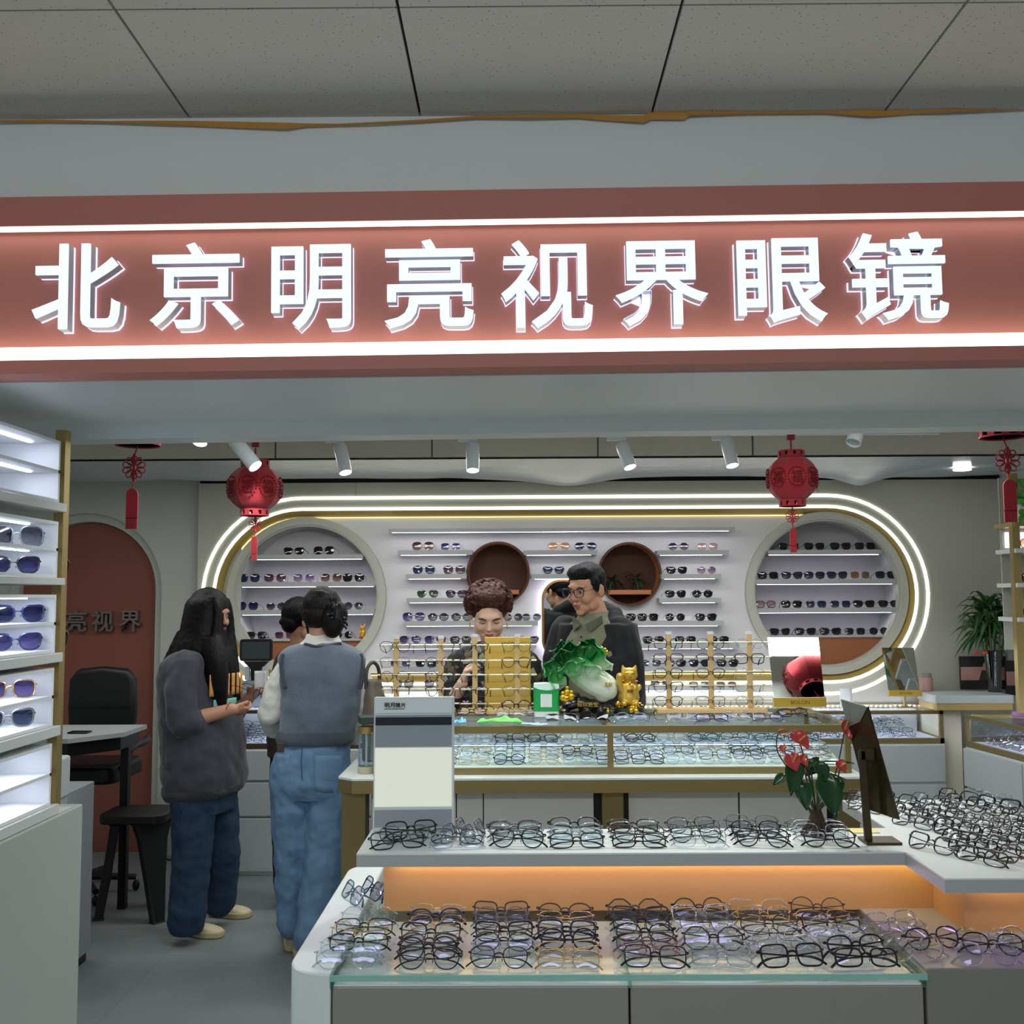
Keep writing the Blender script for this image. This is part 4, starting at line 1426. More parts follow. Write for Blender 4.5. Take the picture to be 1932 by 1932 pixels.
# loose pairs on the island glass
for x, y, f, kd, a, ln_, what in ((1060, 1362, 'clear', 'rect', 8, SUN['grey'], 'clear framed grey-lens'), (1190, 1361, 'clear', 'oval', -10, AR, 'clear oval'), (1118, 1358, 'black', 'rect', -25, SUN['black'], 'black and white sports'),
                                  (965, 1352, 'silver', 'rect', 5, AR, 'thin silver'), (1500, 1352, 'black', 'rect', 14, AR, 'black and violet'), (890, 1350, 'black', 'oval', 4, AR, 'black oval'), (935, 1347, 'gunmetal', 'oval', -6, AR, 'dark gunmetal'), (1020, 1349, 'silver', 'oval', 0, AR, 'silver oval'), (1395, 1358, 'silver', 'rect', 6, AR, 'silver rectangular'), (1290, 1360, 'clear', 'rect', -6, AR, 'clear rectangular'), (1345, 1362, 'navy blue', 'rect', 3, AR, 'navy rectangular'), (1450, 1362, 'gunmetal', 'oval', 0, AR, 'gunmetal oval')):
    p = PZ(x, y, ZI_T + 0.008)
    glasses('glasses', '%s glasses lying loose on the island glass near %s' % (what, 'the green box' if x < 1100 else ('the cabbage stand' if x < 1250 else 'the three-post rack')), 'glasses', p + Vector((0, 0, 0.001)), R(a), R(-35), kd, 0.0017, f, ln_)

# ---- sunglasses on the back wall
ROWS = [
    # niche/shelf name, top y of shelf, depth, [(x, kind, lens, frame)]
    ('top shelf of the round niche by the vest woman', 1046, [(557, 'brow', 'black', 'black'), (613, 'big', 'black', 'dark brown')]),
    ('second shelf of the round niche by the vest woman', 1098, [(473, 'big', 'navy', 'gunmetal'), (522, 'big', 'plum', 'rose'), (576, 'big', 'lilac', 'silver'), (627, 'big', 'brown', 'gold'), (669, 'big', 'black', 'black')]),
    ('third shelf of the round niche by the vest woman', 1151, [(470, 'big', 'navy', 'gunmetal'), (524, 'hex', 'plum', 'gunmetal'), (669, 'round', 'grey', 'black')]),
    ('lowest shelf of the round niche by the vest woman', 1206, [(487, 'square', 'black', 'dark brown'), (540, 'square', 'violet', 'gold'), (650, 'round', 'black', 'black')]),
    ('top shelf of the black sunglasses niche', 1037, [(1485, 'brow', 'black', 'black'), (1533, 'brow', 'black', 'black'), (1582, 'brow', 'black', 'black'), (1628, 'square', 'black', 'dark brown')]),
    ('second shelf of the black sunglasses niche', 1092, [(1446, 'square', 'black', 'black'), (1491, 'brow', 'blue', 'black'), (1533, 'square', 'blue', 'black'), (1576, 'brow', 'blue', 'black'), (1619, 'square', 'tan', 'clear'), (1667, 'square', 'black', 'black')]),
    ('third shelf of the black sunglasses niche', 1147, [(1442, 'square', 'pink', 'black'), (1490, 'square', 'black', 'black'), (1536, 'square', 'blue', 'grey'), (1582, 'square', 'blue', 'clear'), (1626, 'brow', 'black', 'black'), (1673, 'cat', 'black', 'black')]),
    ('lowest shelf of the black sunglasses niche', 1199, [(1469, 'brow', 'black', 'dark brown'), (1516, 'brow', 'black', 'black'), (1563, 'brow', 'black', 'black'), (1609, 'square', 'black', 'grey'), (1654, 'round', 'black', 'black')]),
    ('top wall shelf above the woman and man', 1038, [(799, 'big', 'brown', 'rose'), (851, 'square', 'purple', 'silver'), (1054, 'aviator', 'peach', 'gold'), (1104, 'aviator', 'navy', 'navy blue'), (1278, 'hex', 'plum', 'grey'), (1333, 'square', 'pink', 'clear')]),
    ('second wall shelf around the woman and man', 1083, [(801, 'big', 'navy', 'black'), (858, 'big', 'plum', 'dark brown'), (1044, 'brow', 'blue', 'navy blue'), (1096, 'brow', 'blue', 'black'), (1275, 'cat', 'black', 'black'), (1331, 'round', 'lilac', 'gold')]),
    ('third wall shelf around the woman and man', 1128, [(808, 'aviator', 'green', 'gunmetal'), (862, 'brow', 'plum', 'black'), (1273, 'brow', 'black', 'black'), (1323, 'hex', 'black', 'black')]),
    ('fourth wall shelf around the woman and man', 1172, [(782, 'big', 'purple', 'gunmetal'), (828, 'hex', 'grey', 'black'), (872, 'hex', 'grey', 'black'), (968, 'round', 'plum', 'black'), (1003, 'round', 'grey', 'silver'), (1178, 'square', 'black', 'black'), (1221, 'square', 'black', 'black'), (1272, 'round', 'black', 'black'), (1330, 'brow', 'black', 'black')]),
    ('fifth wall shelf around the woman and man', 1215, [(775, 'aviator', 'purple', 'gunmetal'), (822, 'aviator', 'purple', 'gunmetal'), (870, 'square', 'olive', 'dark brown'), (996, 'cat', 'grey', 'black'), (1231, 'square', 'black', 'black'), (1291, 'square', 'black', 'black'), (1353, 'square', 'black', 'black')]),
    ('sixth wall shelf around the woman and man', 1259, [(757, 'square', 'purple', 'gold'), (805, 'square', 'black', 'black'), (860, 'square', 'grey', 'black'), (1002, 'square', 'olive', 'dark green'), (1226, 'square', 'grey', 'silver'), (1272, 'square', 'black', 'black'), (1318, 'brow', 'black', 'black'), (1370, 'brow', 'black', 'black')]),
    ('lowest wall ledge above the back counter', 1298, [(762, 'square', 'grey', 'black'), (822, 'square', 'grey', 'black'), (1245, 'square', 'grey', 'silver'), (1317, 'rect', 'grey', 'grey'), (1368, 'rect', 'grey', 'gold')])]
for name, y, lst in ROWS:
    for i, (x, k, ln_, f) in enumerate(lst):
        d = 6.70 if 'niche' not in name else 6.82
        zz = P(x, y, YI - 0.13).z if 'niche' not in name else zrow(570 if x < 750 else 1557, y)
        q = P(x, y, d)
        glasses('sunglasses', '%s %s-lens sunglasses, %s on %s' % (f, ln_, ORD[i], name), 'sunglasses', (q.x, d - 0.05, zz + 0.001), R(rnd.uniform(-8, 8)), R(-8), k, 0.0021 if f in ('black', 'dark brown', 'navy blue') and k in ('brow', 'square', 'cat', 'hex', 'rect') else 0.0013, f, SUN[ln_], fold=False, group='sunglasses on the back wall display', scale=1.0)

# ---- bold sunglasses in the shelf tower
TW = [
    (1, 1, [(14, 'big', 'grey', 'grey'), (53, 'big', 'grey', 'grey')]),
    (1, 0, [(10, 'cat', 'navy', 'black'), (70, 'brow', 'amber', 'tortoise')]),
    (2, 1, [(22, 'cat', 'navy', 'navy blue'), (67, 'round', 'plum', 'rose')]),
    (2, 0, [(18, 'cat', 'purple', 'navy blue'), (72, 'brow', 'olive', 'tortoise')]),
    (3, 1, [(10, 'square', 'purple', 'gold'), (63, 'cat', 'grey', 'black')]),
    (3, 0, [(8, 'brow', 'blue', 'grey'), (58, 'square', 'violet', 'orange')])]
for ti, lv, lst in TW:
    zz = TIERS[ti][lv]
    for i, (x, k, ln_, f) in enumerate(lst):
        q = PX(x + 14, 1130, XF - 0.075)
        glasses('sunglasses', 'bold %s %s sunglasses, %s compartment of %s lit box in the shelf tower' % (f, KN[k], ('lower', 'upper')[lv], ORD[ti]), 'sunglasses', (XF - 0.075, q.y, zz + 0.001), R(40), R(-6), k, 0.0021, f, SUN[ln_], fold=False, group='bold sunglasses in the shelf tower', scale=1.12)

# ---- crowded cases at the back (nobody could count them): one object
stuff = MB()
mfr = {}


def heap(bc, n_c, n_r, s0, s1, rz):
    t, o, dirv, nrm = bc
    return t, o, dirv, nrm


def fill_case(origin, dirv, nrm, ln, zfl, ncol, nrow, s_start=0.06):
    for c in range(ncol):
        for r in range(nrow):
            f = rnd.choice((0, 0, 1, 2, 3))
            k = rnd.choice(('round', 'square', 'rect', 'oval'))
            fm, lm, tm, low = glasses_meshes(k, 0.0013, True)
            p = origin + dirv * (s_start + (ln - 2 * s_start) * c / max(1, ncol - 1)) - nrm * (0.06 + 0.05 * r) + Vector((0, 0, zfl + 0.012 * r))
            M = Matrix.Translation(p) @ Matrix.Rotation(math.atan2(dirv.y, dirv.x) + R(rnd.uniform(-25, 10)), 4, 'Z') @ Matrix.Rotation(R(-38), 4, 'X') @ Matrix.Translation((0, 0, low))
            stuff.m(f)
            for me in [fm] + tm:
                stuff.add([M @ v.co for v in me.vertices], [tuple(q.vertices) for q in me.polygons])
            stuff.m(4)
            for me in lm:
                stuff.add([M @ v.co for v in me.vertices], [tuple(q.vertices) for q in me.polygons])


X1_ = Vector((1, 0, 0))
NF = Vector((0, -1, 0))
fill_case(Vector((bl[0] - 0.1, YB1, 0)), X1_, NF, bl[1] - bl[0] + 0.2, zb(1407) + 0.012, 8, 6)
fill_case(Vector((0.3, YB1, 0)), X1_, NF, br[1] - 0.45, zr0 + 0.012, 18, 6)
dd_ = (e2 - e1).normalized()
fill_case(e1, dd_, Vector((dd_.y, -dd_.x, 0)), 1.6, zs0 + 0.012, 13, 6, 0.1)
so = stuff.build('crowded_glasses', [FRM['black'], FRM['gunmetal'], FRM['navy blue'], FRM['silver'], AR])
tag(so, 'crowded spectacle frames inside the lit cases along the back and right walls', 'glasses', 'spectacles crowded in the back cases', 'stuff')
# ================================================================ PEOPLE
SKIN = mat('skin', (204, 158, 132), 0.5, noise=0.02, nscale=30, sss=0.06)
SKIN_D = mat('skin_deeper_tone', (190, 140, 114), 0.5, noise=0.05, nscale=30, sss=0.06)  # deeper skin tone of two of the people
SKIN_P = mat('skin_pale', (222, 182, 162), 0.5, noise=0.02, nscale=30, sss=0.06)
LIP = mat('lips', (168, 84, 80), 0.4)
EYEW = mat('eye_white', (226, 222, 216), 0.25)
EYED = mat('eye_dark', (22, 16, 14), 0.15)
BROW = mat('eyebrow', (30, 22, 20), 0.8)


def hair_mat(name, rgb, rough=0.42, scale=(60, 60, 3), bump=0.5):
    m = mat(name, rgb, rough, spec=0.22)
    nt = m.node_tree
    b = nt.nodes['Principled BSDF']
    tc = nt.nodes.new('ShaderNodeTexCoord')
    mp = nt.nodes.new('ShaderNodeMapping')
    mp.inputs['Scale'].default_value = scale
    no = nt.nodes.new('ShaderNodeTexNoise')
    no.inputs['Scale'].default_value = 3.0
    no.inputs['Detail'].default_value = 4
    bp = nt.nodes.new('ShaderNodeBump')
    bp.inputs['Strength'].default_value = bump
    bp.inputs['Distance'].default_value = 0.01
    nt.links.new(tc.outputs['Object'], mp.inputs['Vector'])
    nt.links.new(mp.outputs['Vector'], no.inputs['Vector'])
    nt.links.new(no.outputs['Fac'], bp.inputs['Height'])
    nt.links.new(bp.outputs['Normal'], b.inputs['Normal'])
    return m


HAIR = hair_mat('black_hair', (11, 10, 12), 0.5, bump=0.35)
HAIR_B = hair_mat('brown_black_hair', (24, 19, 18), 0.45)
HAIR_C = hair_mat('curly_auburn_hair', (62, 31, 26), 0.5, (22, 22, 22), 1.0)
_tex = {}


def fuse(mb, name, m, parent, voxel=0.006, smooth=4, fold=0.0, fsize=0.08, hem=None):
    """overlapping closed shapes become one continuous skin"""
    me = mb.mesh('raw', m, 0)
    o = bpy.data.objects.new('raw', me)
    COL.objects.link(o)
    r = o.modifiers.new('r', 'REMESH')
    r.mode = 'VOXEL'
    r.voxel_size = voxel
    s = o.modifiers.new('s', 'SMOOTH')
    s.factor = 0.5
    s.iterations = smooth
    if fold:
        if fsize not in _tex:
            t = bpy.data.textures.new('folds', 'CLOUDS')
            t.noise_scale = fsize
            t.noise_depth = 1
            _tex[fsize] = t
        d = o.modifiers.new('d', 'DISPLACE')
        d.texture = _tex[fsize]
        d.strength = fold
        d.mid_level = 0.5
        s2 = o.modifiers.new('s2', 'SMOOTH')
        s2.iterations = 2
    dg = bpy.context.evaluated_depsgraph_get()
    dg.update()
    nm = bpy.data.meshes.new_from_object(o.evaluated_get(dg))
    bpy.data.objects.remove(o)
    nm.name = name
    if hem is not None:
        for v in nm.vertices:
            if v.co.z < hem:
                v.co.z = hem
    nm.materials.clear()
    nm.materials.append(m)
    nm.shade_smooth()
    ob = bpy.data.objects.new(name, nm)
    COL.objects.link(ob)
    ob.parent = parent
    return ob


def cap(mb, p0, p1, r0, r1=None, n=6):
    r1 = r0 if r1 is None else r1
    p0, p1 = Vector(p0), Vector(p1)
    mb.tube([p0.lerp(p1, i / n) for i in range(n + 1)], [r0 + (r1 - r0) * i / n for i in range(n + 1)], 14)
    mb.ball(p0, r0, 14, 8)
    mb.ball(p1, r1, 14, 8)


def chain(mb, pts, rs):
    for i in range(len(pts) - 1):
        cap(mb, pts[i], pts[i + 1], rs[i], rs[i + 1])


def loft(mb, rings, rz, seg=28):
    """rings: (centre, half width across the body, half depth), turned by rz"""
    cs = smooth_open([r[0] for r in rings], 4)
    ws = smooth_open([(r[1], r[2], 0) for r in rings], 4)
    vs, fs = [], []
    c, s = math.cos(rz), math.sin(rz)
    for p, q in zip(cs, ws):
        for k in range(seg):
            a = 2 * math.pi * k / seg
            x, y = q[0] * math.copysign(abs(math.cos(a)) ** 0.85, math.cos(a)), q[1] * math.copysign(abs(math.sin(a)) ** 0.85, math.sin(a))
            vs.append(Vector((p.x + c * x - s * y, p.y + s * x + c * y, p.z)))
    n = len(cs)
    for i in range(n - 1):
        for k in range(seg):
            l = (k + 1) % seg
            fs.append((i * seg + k, i * seg + l, (i + 1) * seg + l, (i + 1) * seg + k))
    fs.append(tuple(range(seg))[::-1])
    fs.append(tuple((n - 1) * seg + k for k in range(seg)))
    if cs[-1].z < cs[0].z:
        fs = [f[::-1] for f in fs]
    mb.add(vs, fs)


def head(mb, H, female=True, neck_to=None):
    """H places the head frame: face towards -Y, z up, origin mid-skull"""
    k = 0.94 if female else 1.0

    def b(c, r, M=None):
        sc = Matrix.Diagonal((r[0] * k, r[1] * k, r[2] * k, 1))
        mm = (H @ Matrix.Translation(Vector(c) * k) @ (M if M is not None else Matrix()) @ sc)
        mb.ball((0, 0, 0), 1.0, 18, 12, mm)
    b((0, 0.012, 0.035), (0.076, 0.094, 0.086))
    b((0, -0.028, -0.018), (0.064, 0.060, 0.082))
    b((0, -0.040, -0.072), (0.044, 0.042, 0.036))
    b((0, -0.066, -0.098), (0.022, 0.018, 0.016))
    b((0, -0.074, 0.026), (0.050, 0.022, 0.022))
    for s in (-1, 1):
        b((s * 0.036, -0.058, -0.028), (0.026, 0.030, 0.030))
        b((s * 0.046, -0.01, -0.066), (0.020, 0.040, 0.034))
        b((s * 0.079, 0.012, -0.006), (0.009, 0.020, 0.032), Matrix.Rotation(s * R(-18), 4, 'Z'))
        b((s * 0.009, -0.094, -0.030), (0.009, 0.010, 0.008))
    for i in range(6):
        t = i / 5
        b((0, -0.082 - 0.023 * t, 0.016 - 0.042 * t), (0.008 + 0.004 * t, 0.010 + 0.002 * t, 0.010))
    b((0, -0.092, -0.054), (0.021, 0.011, 0.007))
    b((0, -0.088, -0.066), (0.018, 0.012, 0.007))
    if neck_to is not None:
        p = H @ Vector((0, 0.022 * k, -0.055 * k))
        cap(mb, p, neck_to, 0.049 if female else 0.058, 0.055 if female else 0.066)


def face(H, parent, female=True, closed=False, lips=True):
    k = 0.94 if female else 1.0
    q = lambda x, y, z: H @ (Vector((x, y, z)) * k)
    for s in (-1, 1):
        if not closed:
            MB().ball(q(s * 0.031, -0.0795, 0.002), (0.012, 0.012, 0.0075), 12, 8, H.to_3x3()).build('eye', EYEW, parent)
            MB().ball(q(s * 0.031, -0.0885, 0.002), (0.0058, 0.004, 0.0058), 10, 6, H.to_3x3()).build('iris', EYED, parent)
        MB().tube([q(s * 0.018, -0.0925, 0.004), q(s * 0.031, -0.0945, 0.0095 if not closed else 0.000), q(s * 0.046, -0.086, 0.003)], [0.0012, 0.0022, 0.0012], 6).build('eyelid', BROW, parent)
        MB().tube([q(s * 0.014, -0.0965, 0.020), q(s * 0.032, -0.0965, 0.028), q(s * 0.050, -0.083, 0.022)], [0.0022, 0.0034, 0.0016], 6).build('eyebrow', BROW, parent)
    if lips:
        MB().tube([q(-0.020, -0.093, -0.058), q(-0.007, -0.1035, -0.0545), q(0, -0.1025, -0.056), q(0.007, -0.1035, -0.0545), q(0.020, -0.093, -0.058)], [0.0014, 0.0040, 0.0036, 0.0040, 0.0014], 8).build('lips', LIP, parent)
        MB().tube([q(-0.018, -0.0925, -0.060), q(0, -0.1025, -0.064), q(0.018, -0.0925, -0.060)], [0.0014, 0.0045, 0.0014], 8).build('lips', LIP, parent)


def hand(mb, wrist, d, nrm, side=1, curl=0.5, ln=0.165):
    """d: towards the fingertips, nrm: out of the palm, side: +1 thumb along d x nrm"""
    w_, d, n = Vector(wrist), Vector(d).normalized(), Vector(nrm)
    n = (n - d * n.dot(d)).normalized()
    u = d.cross(n) * side
    k = ln / 0.175
    pc = w_ + d * 0.045 * k
    M = Matrix((u, d, n)).transposed()
    mb.ball(pc, (0.037 * k, 0.052 * k, 0.016 * k), 14, 10, M)
    cap(mb, w_ - d * 0.01, w_ + d * 0.02, 0.025 * k, 0.024 * k)
    for i, (off, l) in enumerate(((0.029, 0.068), (0.010, 0.076), (-0.010, 0.070), (-0.028, 0.056))):
        p = w_ + d * (0.084 - 0.004 * abs(i - 1)) * k + u * off * k
        a = 0.18
        pts = [p - d * 0.02 * k, p]
        for seg in (0.42, 0.32, 0.26):
            a += curl * (0.55 + 0.1 * i)
            pts.append(pts[-1] + (d * math.cos(a) + n * math.sin(a)) * l * seg * k)
        chain(mb, pts, [0.010 * k, 0.0095 * k, 0.009 * k, 0.0082 * k, 0.0072 * k])
    p = w_ + d * 0.022 * k + u * 0.028 * k
    pts = [w_ + d * 0.01 * k + u * 0.012 * k, p + n * 0.008 * k, p + d * 0.032 * k + u * 0.020 * k + n * 0.018 * k, p + d * 0.060 * k + u * 0.016 * k + n * 0.034 * k]
    chain(mb, pts, [0.013 * k, 0.0125 * k, 0.0105 * k, 0.009 * k])


def shoe(parent, heel, toe, m, sole_m, w_=0.046, h=0.075):
    heel, toe = Vector(heel), Vector(toe)
    d = (toe - heel)
    L_ = d.length
    d.normalize()
    a = math.atan2(d.y, d.x)
    M = Matrix.Translation(heel) @ Matrix.Rotation(a, 4, 'Z')
    up = MB()
    rings = [(-0.005, 0.030, 0.060), (0.10, 0.036, h), (0.30, 0.040, h * 1.02), (0.50, 0.043, h * 0.78), (0.72, 0.048, 0.052), (0.90, 0.043, 0.042), (1.0, 0.020, 0.032)]
    rs = smooth_open([(r[0] * L_, r[1], r[2]) for r in rings], 4)
    vs, fs, seg = [], [], 16
    for x, hw, hh in rs:
        for k in range(seg):
            t = 2 * math.pi * k / seg
            z = 0.024 + (hh - 0.024) * (0.5 + 0.5 * math.sin(t)) if True else 0
            vs.append(M @ Vector((x, hw * math.cos(t) * (1.0 if math.sin(t) < 0 else 0.86), z)))
    n = len(rs)
    for i in range(n - 1):
        for k in range(seg):
            l = (k + 1) % seg
            fs.append((i * seg + k, (i + 1) * seg + k, (i + 1) * seg + l, i * seg + l))
    fs.append(tuple(range(seg)))
    fs.append(tuple((n - 1) * seg + k for k in range(seg))[::-1])
    up.add(vs, fs)
    so_ = up.build('shoe', m, parent, smooth=50)
    pl = smooth_closed([(-0.02 * L_, 0.0, 0), (0.05 * L_, -0.036, 0), (0.4 * L_, -0.042, 0), (0.75 * L_, -0.052, 0), (0.98 * L_, -0.03, 0), (1.03 * L_, 0, 0), (0.98 * L_, 0.03, 0), (0.75 * L_, 0.052, 0), (0.4 * L_, 0.042, 0), (0.05 * L_, 0.036, 0)], 4)
    MB().prism([M @ Vector((p.x, p.y, 0.001)) for p in pl], (0, 0, 0.030)).build('sole', sole_m, so_, smooth=40, bevel=0.006)
    lc = MB()
    for i in range(4):
        x = (0.34 + 0.09 * i) * L_
        z = h * (0.98 - 0.13 * i) + 0.002
        lc.tube([M @ Vector((x, -0.024, z - 0.010)), M @ Vector((x + 0.004, 0, z)), M @ Vector((x, 0.024, z - 0.010))], 0.0028, 6)
    lc.build('laces', m, so_)
    return so_


DENIM_D = mat('dark_denim', (34, 56, 82), 0.8, noise=0.35, nscale=9, bump=0.15, bscale=300)
DENIM_L = mat('light_denim', (108, 142, 176), 0.8, noise=0.28, nscale=7, bump=0.15, bscale=300)
SWEAT = mat('charcoal_sweater', (62, 64, 74), 0.9, noise=0.12, nscale=25, bump=0.15, bscale=260, sheen=0.2)
CREAM_SHOE = mat('cream_leather', (214, 200, 168), 0.5, noise=0.06, nscale=20)
SOLE = mat('cream_sole', (196, 180, 140), 0.6)
SHIRT_W = mat('white_shirt', (226, 226, 218), 0.75, noise=0.03, nscale=12, bump=0.1, bscale=120)


def knit_mat(name, rgb):
    m = mat(name, rgb, 0.9, noise=0.25, nscale=140, sheen=0.3, bump=0.35, bscale=220)
    return m


def rib_mat(name, rgb, scale=90):
    m = mat(name, rgb, 0.9, sheen=0.2)
    nt = m.node_tree
    b = nt.nodes['Principled BSDF']
    tc = nt.nodes.new('ShaderNodeTexCoord')
    wv = nt.nodes.new('ShaderNodeTexWave')
    wv.bands_direction = 'X'
    wv.inputs['Scale'].default_value = scale
    bp = nt.nodes.new('ShaderNodeBump')
    bp.inputs['Strength'].default_value = 0.8
    bp.inputs['Distance'].default_value = 0.006
    nt.links.new(tc.outputs['Object'], wv.inputs['Vector'])
    nt.links.new(wv.outputs['Fac'], bp.inputs['Height'])
    nt.links.new(bp.outputs['Normal'], b.inputs['Normal'])
    return m


def person(label, loc):
    t = thing('person', label, 'person', loc)
    return t


class Local:
    """pixel joints relative to the person's root"""

    def __init__(self, root):
        self.o = root.location.copy()

    def __call__(self, x, y, d):
        return P(x, y, d) - self.o


def headframe(p, rz, pitch=0.0, roll=0.0):
    return Matrix.Translation(p) @ Matrix.Rotation(rz, 4, 'Z') @ Matrix.Rotation(pitch, 4, 'X') @ Matrix.Rotation(roll, 4, 'Y')


# ---------------------------------------------------------------- woman with long black hair
d0 = 5.15
p1 = person('woman with very long straight black hair in a charcoal sweater and dark jeans', (P(385, 1760, d0).x, d0, 0))
J = Local(p1)
RZ = R(72)
fwd = Vector((math.cos(RZ - R(90)), math.sin(RZ - R(90)), 0))
lat = Vector((math.cos(RZ), math.sin(RZ), 0))
hc = J(398, 1160, d0)
H = headframe(hc, R(62), R(8))
bm_ = MB()
neck = J(388, 1222, d0)
head(bm_, H, True, neck)
loft(bm_, [(J(384, 1232, d0), 0.15, 0.07), (J(384, 1290, d0), 0.17, 0.09), (J(384, 1400, d0), 0.13, 0.09), (J(386, 1470, d0), 0.16, 0.10)], RZ)
hipc = J(386, 1480, d0)
for s, kx, ky, kd, ax, ay, ad in ((-1, 358, 1620, d0 - 0.09, 352, 1738, d0 - 0.10), (1, 420, 1610, d0 + 0.10, 412, 1705, d0 + 0.16)):
    chain(bm_, [hipc - lat * 0.085 * (-s), J(kx, ky, kd), J(ax, ay, ad)], [0.085, 0.055, 0.036])
# near (right) arm: elbow bent, forearm forward; far arm behind it
sh, el, wr = J(356, 1262, d0 - 0.17), J(347, 1362, d0 - 0.20), J(438, 1338, d0 - 0.16)
chain(bm_, [sh, el, wr], [0.050, 0.042, 0.028])
hand(bm_, wr, J(475, 1346, d0 - 0.06) - wr, Vector((0.1, 0.8, 0.3)), 1, 0.75, 0.155)
sh2, el2, wr2 = J(420, 1258, d0 + 0.17), J(440, 1345, d0 + 0.17), J(474, 1312, d0 + 0.10)
chain(bm_, [sh2, el2, wr2], [0.050, 0.042, 0.028])
hand(bm_, wr2, J(496, 1290, d0 + 0.05) - wr2, Vector((0.2, -0.8, -0.2)), -1, 0.7, 0.15)
fuse(bm_, 'body', SKIN_D, p1, 0.0044, 6)
face(H, p1, True)
sw = MB()
loft(sw, [(J(380, 1222, d0), 0.10, 0.075), (J(377, 1236, d0), 0.19, 0.11), (J(374, 1262, d0), 0.235, 0.135), (J(378, 1330, d0), 0.225, 0.160), (J(384, 1400, d0), 0.215, 0.178), (J(386, 1455, d0), 0.215, 0.182), (J(388, 1484, d0), 0.205, 0.170)], RZ)
chain(sw, [J(356, 1256, d0 - 0.15), J(343, 1310, d0 - 0.19), J(346, 1366, d0 - 0.20), J(368, 1360, d0 - 0.195)], [0.082, 0.080, 0.070, 0.060])
chain(sw, [J(412, 1256, d0 + 0.15), J(432, 1320, d0 + 0.18), J(444, 1338, d0 + 0.17)], [0.078, 0.070, 0.060])
fuse(sw, 'sweater', SWEAT, p1, 0.0065, 5, 0.022, 0.09)
hem = MB()
loft(hem, [(J(386, 1478, d0), 0.206, 0.172), (J(382, 1492, d0), 0.20, 0.168), (J(372, 1506, d0), 0.165, 0.125)], RZ)
fuse(hem, 'sweater_hem', rib_mat('charcoal_rib', (56, 57, 64), 60), p1, 0.006, 2)
jn1 = MB()
loft(jn1, [(J(386, 1450, d0), 0.165, 0.125), (J(386, 1490, d0), 0.170, 0.135), (J(386, 1530, d0), 0.165, 0.125)], RZ)
chain(jn1, [hipc - lat * 0.082, J(362, 1620, d0 - 0.09), J(352, 1738, d0 - 0.10)], [0.112, 0.090, 0.086])
chain(jn1, [hipc + lat * 0.082, J(422, 1610, d0 + 0.10), J(414, 1700, d0 + 0.16)], [0.108, 0.082, 0.078])
fuse(jn1, 'jeans', DENIM_D, p1, 0.0065, 4, 0.020, 0.07, 0.05)
shoe(p1, PZ(328, 1758, 0) - p1.location, PZ(418, 1769, 0) - p1.location, CREAM_SHOE, SOLE)
shoe(p1, PZ(398, 1727, 0) - p1.location, PZ(471, 1731, 0) - p1.location, CREAM_SHOE, SOLE)
hr = MB()
hr.ball(H @ Vector((0, 0.022, 0.042)), (0.089, 0.102, 0.090), 20, 12, H.to_3x3())
# near curtain of hair: one smooth fall from the crown over cheek and shoulder
loft(hr, [(J(392, 1120, d0 + 0.0), 0.050, 0.050), (J(391, 1134, d0 - 0.01), 0.090, 0.094), (J(387, 1162, d0 - 0.02), 0.098, 0.102), (J(383, 1195, d0 - 0.03), 0.104, 0.108), (J(379, 1225, d0 - 0.04), 0.118, 0.122), (J(376, 1248, d0 - 0.03), 0.110, 0.128)], RZ)
loft(hr, [(J(364, 1190, d0 + 0.0), 0.085, 0.060), (J(354, 1225, d0 + 0.01), 0.105, 0.075), (J(338, 1262, d0 + 0.03), 0.105, 0.072), (J(324, 1296, d0 + 0.04), 0.085, 0.050), (J(314, 1326, d0 + 0.05), 0.050, 0.020)], RZ)
loft(hr, [(J(398, 1200, d0 - 0.10), 0.050, 0.050), (J(404, 1235, d0 - 0.13), 0.050, 0.060), (J(408, 1270, d0 - 0.14), 0.045, 0.058), (J(412, 1305, d0 - 0.14), 0.036, 0.045), (J(417, 1334, d0 - 0.13), 0.022, 0.024)], RZ)
loft(hr, [(J(410, 1208, d0 - 0.02), 0.060, 0.040), (J(420, 1240, d0 - 0.03), 0.075, 0.045), (J(430, 1272, d0 + 0.0), 0.070, 0.040), (J(439, 1300, d0 + 0.03), 0.050, 0.028), (J(446, 1322, d0 + 0.04), 0.030, 0.014)], RZ)
# lock on the far side of the face, and the fringe edge on the near cheek
loft(hr, [(J(420, 1128, d0 + 0.06), 0.034, 0.030), (J(429, 1155, d0 + 0.085), 0.030, 0.026), (J(431, 1190, d0 + 0.095), 0.034, 0.028), (J(433, 1225, d0 + 0.08), 0.042, 0.034), (J(438, 1270, d0 + 0.06), 0.045, 0.030)], RZ)
loft(hr, [(J(404, 1124, d0 - 0.05), 0.036, 0.030), (J(411, 1145, d0 - 0.085), 0.026, 0.018), (J(410, 1172, d0 - 0.10), 0.022, 0.014), (J(406, 1200, d0 - 0.105), 0.028, 0.022)], RZ)
fuse(hr, 'hair', HAIR, p1, 0.005, 10, 0.004, 0.02)
# print on the chest
pr_ = MB()
cz = J(436, 1285, d0).z


def on_chest(u, z, out=0.004):
    """u: angle round the chest from straight ahead"""
    c = J(381, 1300, d0)
    a = RZ - R(90) + u
    r_ = 1.0 / math.sqrt((math.cos(u) / 0.168) ** 2 + (math.sin(u) / 0.23) ** 2) + out
    return Vector((c.x + r_ * math.cos(a), c.y + r_ * math.sin(a), z))


